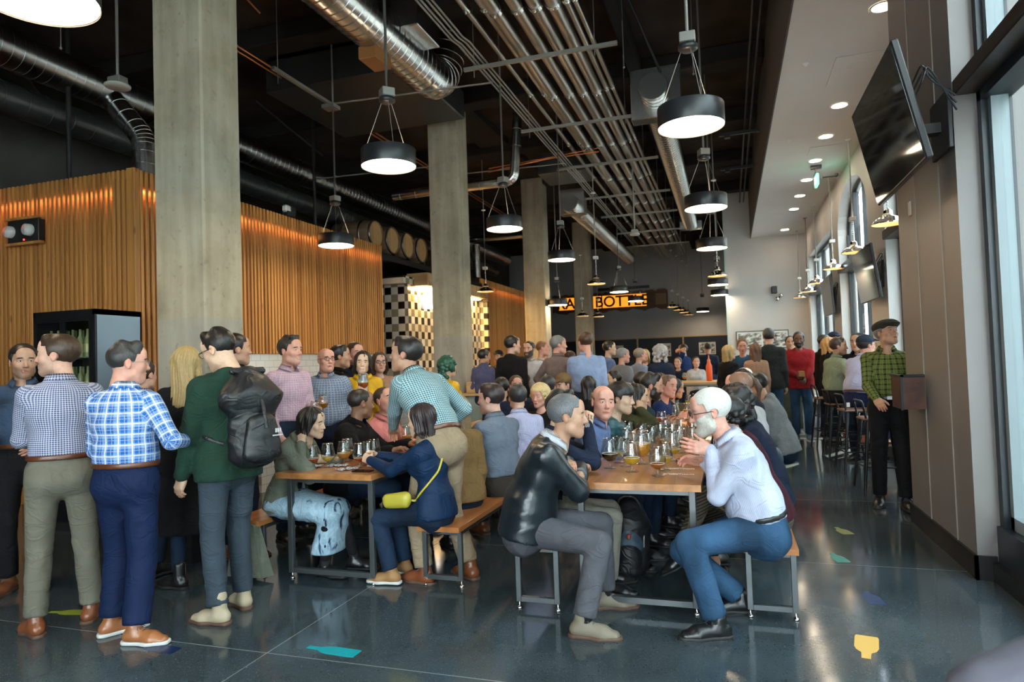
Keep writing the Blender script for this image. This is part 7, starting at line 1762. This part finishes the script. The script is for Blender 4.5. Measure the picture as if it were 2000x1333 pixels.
# --- middle distance, seated rows: (x, y, face, h, fem, top material, kind, hair, hair colour, skin, head, extra, label)
MIDS = [(-2.62, 7.6, 20, 1.82, 0, DJK, 'tee', 'short', HB, 'tan', (0, -10, 0), {}, 'dark hair of a seated person directly behind the grey-blue shirt'),
        (-2.72, 8.5, -170, 1.82, 0, DJK, 'tee', 'short', HBR, 'ruddy', (20, 0, 0), dict(glasses='metal'), 'man with glasses seated beyond the lavender shirt'),
        (-3.15, 10.3, 0, 1.8, 0, BLK, 'tee', 'short', HB, 'tan', (0, 0, 0), {}, 'dark head of a seated person below the sunglasses man'),
        (-2.03, 7.55, 10, 1.84, 0, BLK, 'tee', 'short', (.02, .02, .022), 'tan', (0, -8, 0), {}, 'dark-haired head just right of the curly blonde woman'),
        (-1.96, 8.0, 150, 1.84, 0, TAUP, 'shirt', 'short', HBR, 'fair', (0, -10, 0), dict(capc=('ball', (.18, .11, .05))), 'man in a tan baseball cap in the seated rows'),
        (-3.2, 12.0, 30, 1.8, 0, BLK, 'tee', 'side', HB, 'tan', (0, 0, 0), {}, 'black-haired seated person below the man in taupe'),
        (-2.2, 9.9, 60, 1.76, 1, OLJ, 'tee', 'medium', (.12, .06, .03), 'fair', (0, 0, 0), {}, 'auburn-haired woman in the seated rows'),
        (-1.73, 8.45, 0, 1.76, 1, BLK, 'tee', 'long', HB, 'tan', (0, -4, 0), {}, 'woman with long black hair seated right of the tan cap'),
        (-1.78, 9.6, 40, 1.80, 0, BLU, 'shirt', 'short', HBR, 'fair', (0, 0, 0), {}, 'brown-haired seated man in a bright blue shirt'),
        (-1.70, 10.2, 110, 1.80, 0, DJK, 'tee', 'fade', HB, 'asian', (0, 0, 0), {}, 'seated man with black crop, ear towards us'),
        (-1.15, 9.3, -70, 1.8, 0, DJK, 'tee', 'short', HB, 'tan', (0, 0, 0), {}, 'dark seated figure beyond the teal jersey man'), (-1.0, 10.2, -100, 1.72, 1, BLK, 'tee', 'straight', HBR, 'fair', (0, 0, 0), {}, 'seated woman at the far end of the second right table'),
        (.15, 9.2, 80, 1.82, 0, DJK, 'shirt', 'short', HB, 'tan', (0, -10, 0), {}, 'dark seated man on the farther right bench'), (.2, 10.2, 95, 1.74, 1, BLK, 'tee', 'medium', HBR, 'fair', (0, -6, 0), {}, 'seated woman at the end of the farther right bench')]
for (x, y, fc, h, fe, tm, tk, hr, hc_, sk_, hd, ex, lb) in MIDS:
    person(lb, 0, 0, fc, h, ph=(x, y), sit=.44, fem=fe, lean=8, top=tm, topk=tk, legs=DDEN, hair=hr, hairc=hc_, skin=sk_, head=hd, hi=1 if y < 9 else 0, **ex)
# --- standing people at the back
BK = [(-4.02, 10.8, -15, 1.79, 0, cloth('violet_blue_shirt', (.12, .13, .26)), 'shirt', 'short', HB, 'tan', (-25, -4, 0), {}, 'man in violet-blue shirt standing right of the second column'),
      (-4.60, 13.2, 170, 1.80, 0, BLK, 'tee', 'short', HB, 'tan', (0, 0, 0), dict(capc=('ball', (.02, .02, .02))), 'person in a black cap behind the bar far back'),
      (-3.14, 9.7, -12, 1.95, 0, BLK, 'hoodie', 'short', HB, 'fair', (-35, 0, 0), {}, 'tall man in a black hoodie standing behind the seated rows'),
      (-3.12, 10.5, 172, 1.88, 0, WHT, 'shirt', 'short', HB, 'fair', (0, 0, 0), dict(beard=(.05, .035, .025)), 'bearded man in off-white shirt with sunglasses on his chest'),
      (-3.02, 11.0, -70, 1.90, 0, WHT, 'shirt', 'buzz', (.20, .09, .04), 'ruddy', (-8, 0, 0), {}, 'short red-haired man in white shirt in profile'),
      (-2.42, 9.7, -20, 1.92, 0, TAUP, 'shirt', 'short', HGR, 'ruddy', (-45, 0, 0), dict(armL=dict(to=(-.22, -.02, 1.05), elbow=(-1, -.2, 0)), armR=dict(to=(.22, -.02, 1.05), elbow=(1, -.2, 0)), legs=KHAKI), 'grey-haired man in taupe shirt, hands on hips, seen from behind'),
      (-2.72, 11.6, 95, 1.72, 1, DJK, 'tee', 'medium', (.05, .02, .015), 'tan', (0, 0, 0), {}, 'dark-haired woman standing between the taupe and pale blue shirts'),
      (-1.86, 8.95, 12, 1.92, 0, PBLU, 'shirt', 'side', (.06, .025, .014), 'ruddy', (20, -8, 0), dict(w=1.15, belly=.5, armL=dict(to=(-.20, .34, 1.1))), 'big man in pale blue shirt standing with his back to us'),
      (-2.10, 12.3, -75, 1.88, 0, BLU, 'shirt', 'short', HB, 'asian', (0, 0, 0), {}, 'black-haired man in blue shirt, profile, right of the pale blue shirt'),
      (-1.66, 11.0, -45, 1.72, 0, GRT, 'tee', 'short', (.22, .22, .22), 'ruddy', (-20, 0, 0), dict(w=1.25, belly=1.2, sleeve=.3, armL=dict(to=(0, .32, 1.12))), 'heavy grey-haired man in a grey t-shirt with folded arms'),
      (-1.50, 11.9, -50, 1.72, 0, GREYCK, 'shirt', 'short', (.25, .2, .16), 'ruddy', (0, 0, 0), dict(w=1.15, belly=1.), 'man in blue-grey check overlapping the grey t-shirt man'),
      (-1.55, 13.0, 175, 1.72, 1, BLK, 'tee', 'medium', HBL, 'ruddy', (0, 0, 0), dict(armR=dict(to=(.05, .3, 1.2))), 'blonde woman in black facing us at the back'),
      (-1.02, 10.4, 35, 1.74, 1, DJK, 'jacket', 'wild', (.34, .33, .32), 'fair', (10, 0, 0), {}, 'person with wild silver curls and a pale shoulder strap'),
      (-1.08, 16.8, 60, 1.85, 0, POLO, 'tee', 'short', HBR, 'fair', (0, 0, 0), dict(armL=dict(rel='head', to=(-.1, .06, -.02)), sleeve=.3), 'man in navy t-shirt with a hand at his face before the navy wall'),
      (-.50, 17.2, 5, 1.88, 0, DJK, 'shirt', 'buzz', HB, 'tan', (0, 0, 0), {}, 'man in navy shirt looking at the framed photo'),
      (.0, 11.6, -50, 1.72, 1, BLK, 'jacket', 'long', HBL, 'fair', (-10, 0, 0), {}, 'woman with long blonde hair in black near the pale wall edge'),
      (.23, 12.8, 165, 1.84, 0, cloth('petrol_polo', (.02, .08, .16)), 'tee', 'side', (.16, .09, .05), 'ruddy', (15, -16, 0), {}, 'man in petrol blue shirt looking down before the double photo'),
      (.42, 12.2, 10, 1.74, 1, TANC, 'tee', 'long', HRD, 'fair', (0, 0, 0), {}, 'woman in tan top with auburn hair left of the black hoodie'),
      (.66, 12.4, -6, 1.99, 0, CHAR, 'hoodie', 'short', (.03, .025, .022), 'fair', (0, 0, 0), dict(legs=DEN, shoes=SH('lace', L_bk, S_b)), 'man in charcoal hoodie and jeans with his back to us'),
      (1.12, 13.9, 178, 1.88, 0, DJK, 'jacket', 'short', HB, 'tan', (0, 0, 0), dict(legs=cloth('grey_green_trousers', (.10, .12, .09)), inner=WHT, shoes=SH('lace', leather('grey_trainer', (.16, .17, .16), .7), S_w)), 'person in dark jacket and grey-green trousers half behind the red hoodie'),
      (1.18, 12.9, 176, 1.92, 0, REDH, 'hoodie', 'short', HB, 'dark', (0, -8, 0), dict(legs=DEN, glasses='black', beard=(.01, .008, .007), shoes=SH('lace', leather('teal_trainer', (.10, .16, .20), .7), S_w), armR=dict(to=(.06, .30, 1.16), hand='grip', palm=(-1, 0, 0)), armL=dict(to=(-.08, .32, 1.10), hand='grip', palm=(1, 0, 0))), 'man in red hoodie with a black band standing in the aisle')]
for (x, y, fc, h, fe, tm, tk, hr, hc_, sk_, hd, ex, lb) in BK:
    ex = dict(ex); lg = ex.pop('legs', DDEN); person(lb, 0, 0, fc, h, ph=(x, y), fem=fe, top=tm, topk=tk, legs=lg, hair=hr, hairc=hc_, skin=sk_, head=hd, hi=1 if (y < 11 or x > .5) else 0, **ex)
b = MB(); b.box(-.05, -.1, 0, .05, .1, .10, .01); o = b.build('snack_box', mat('kraft_card', (.30, .16, .06), .8), loc=(1.16, 12.50, 1.14)); tag(o, 'small kraft paper tray held by the man in the red hoodie', 'tray')
for i, (x, y, z) in enumerate(((-1.78, 14.0, 1.05), (-1.2, 13.8, 1.05), (-.9, 14.2, 1.05), (-.2, 13.7, 1.05))): put_glass(x, y, z, ('amb', 'red', 'gold', 'clr')[i], .09, 'beer glass on the high table at the back', 'glasses on the high back table')
for i, (x, y, fc) in enumerate(((-1.0, 15.3, 170), (-.85, 15.1, 190))): person(['dark-haired person seated behind the high back table', 'person in white with a bun seated behind the high back table'][i], 0, 0, fc, 1.72, ph=(x-.1+.25*i, y), sit=.66, fem=1., top=(DJK, WHT)[i], topk='tee', legs=DDEN, hair=('short', 'bun')[i], hairc=HB, skin='fair', hi=0)
# --- window row
WR = [(1.66, 13.35, -60, 1.86, 0, BLK, 'jacket', 'short', HB, 'tan', (-10, -5, 0), {}, 'dark-haired man in black in the window row beside the reveal'), (1.95, 14.3, -150, 1.92, 0, DJK, 'tee', 'short', HB, 'tan', (0, 0, 0), dict(capc=('ball', (.015, .02, .05))), 'person in a navy baseball cap farthest in the window row'),
      (1.62, 12.5, -80, 1.80, 1, BLK, 'jacket', 'long', (.50, .28, .10), 'fair', (0, 0, 0), {}, 'woman with long golden hair in the window row'), (1.74, 10.6, 150, 1.80, 0, BLK, 'jacket', 'short', HB, 'tan', (0, 0, 0), {}, 'dark-haired person behind the navy cap of the striped shirt man')]
for (x, y, fc, h, fe, tm, tk, hr, hc_, sk_, hd, ex, lb) in WR: person(lb, 0, 0, fc, h, ph=(x, y), fem=fe, top=tm, topk=tk, legs=DDEN, hair=hr, hairc=hc_, skin=sk_, head=hd, hi=1, **ex)
KN_ = dict(legR=dict(to=(.12, .30, .36), knee=(0, 1, 1)), legL=dict(to=(-.14, .28, .36), knee=(0, 1, 1)))
person('brown-haired man in sage green shirt seated on a stool in the window row', 0, 0, -62, 1.80, ph=(1.52, 10.75), sit=.83, lean=8, top=SAGE, legs=BLK, hair='side', hairc=(.05, .03, .02), skin='tan', head=(-38, 0, 0), hi=1, stub=.4, shoes=SH('lace', L_br, S_br), armR=dict(at=(1.85, 10.5, 1.14)), **KN_)
person('man in striped white shirt and navy cap seated on a stool, back to us', 0, 0, -48, 1.84, ph=(1.76, 10.05), sit=.83, lean=18, w=1.15, belly=.8, top=LAV, legs=NAVYT, belt=BE_br, hair='short', hairc=HB, skin='ruddy', head=(-20, 0, 0), capc=('ball', (.02, .03, .05)), glasses='black', hi=1, shoes=SH('lace', L_br, S_br), armR=dict(at=(1.95, 9.9, 1.15)), armL=dict(at=(1.85, 10.35, 1.15)), **KN_)
r, J = person('man in flat cap and green plaid shirt leaning on the pier and looking up', 0, 0, 172, 1.84, ph=(1.50, 7.50), top=TART, legs=BLK, belt=BE_bk, shoes=SH('lace', L_bk, S_b), hair='short', hairc=HGR, skin='tan', head=(38, 16, -4), capc=('flat', (.05, .045, .035)), hi=2, age=1., tuck=True, armR=dict(to=(.12, .34, 1.08), hand='relax', palm=(-.4, 0, -.8)), armL=dict(to=(-.26, .12, 1.0)), legR=dict(to=(.12, -.0, .088)), legL=dict(to=(-.10, .16, .088)))
b = MB(); b.box(-.02, -.004, -.03, .02, .004, .03, .002); o = b.build('name_badge', M_white, loc=(1.43, 9.57, .86)); tag(o, 'white badge clipped on the belt of the striped shirt man', 'badge')
# --- blurred shoulder close to the camera
person('blurred grey-sleeved person close to the camera, only an arm in view', .70, .66, 84, 1.80, w=1.05, armR=dict(at=(.20, .82, 1.15), hand='fist', palm=(0, -.3, -1), elbow=(.4, -.3, -.6)), top=cloth('grey_fleece', (.20, .19, .23)), topk='hoodie', legs=DDEN, hair='short', hairc=HBR, skin='fair', hi=1, shoes=SH('lace', L_bk, S_b))
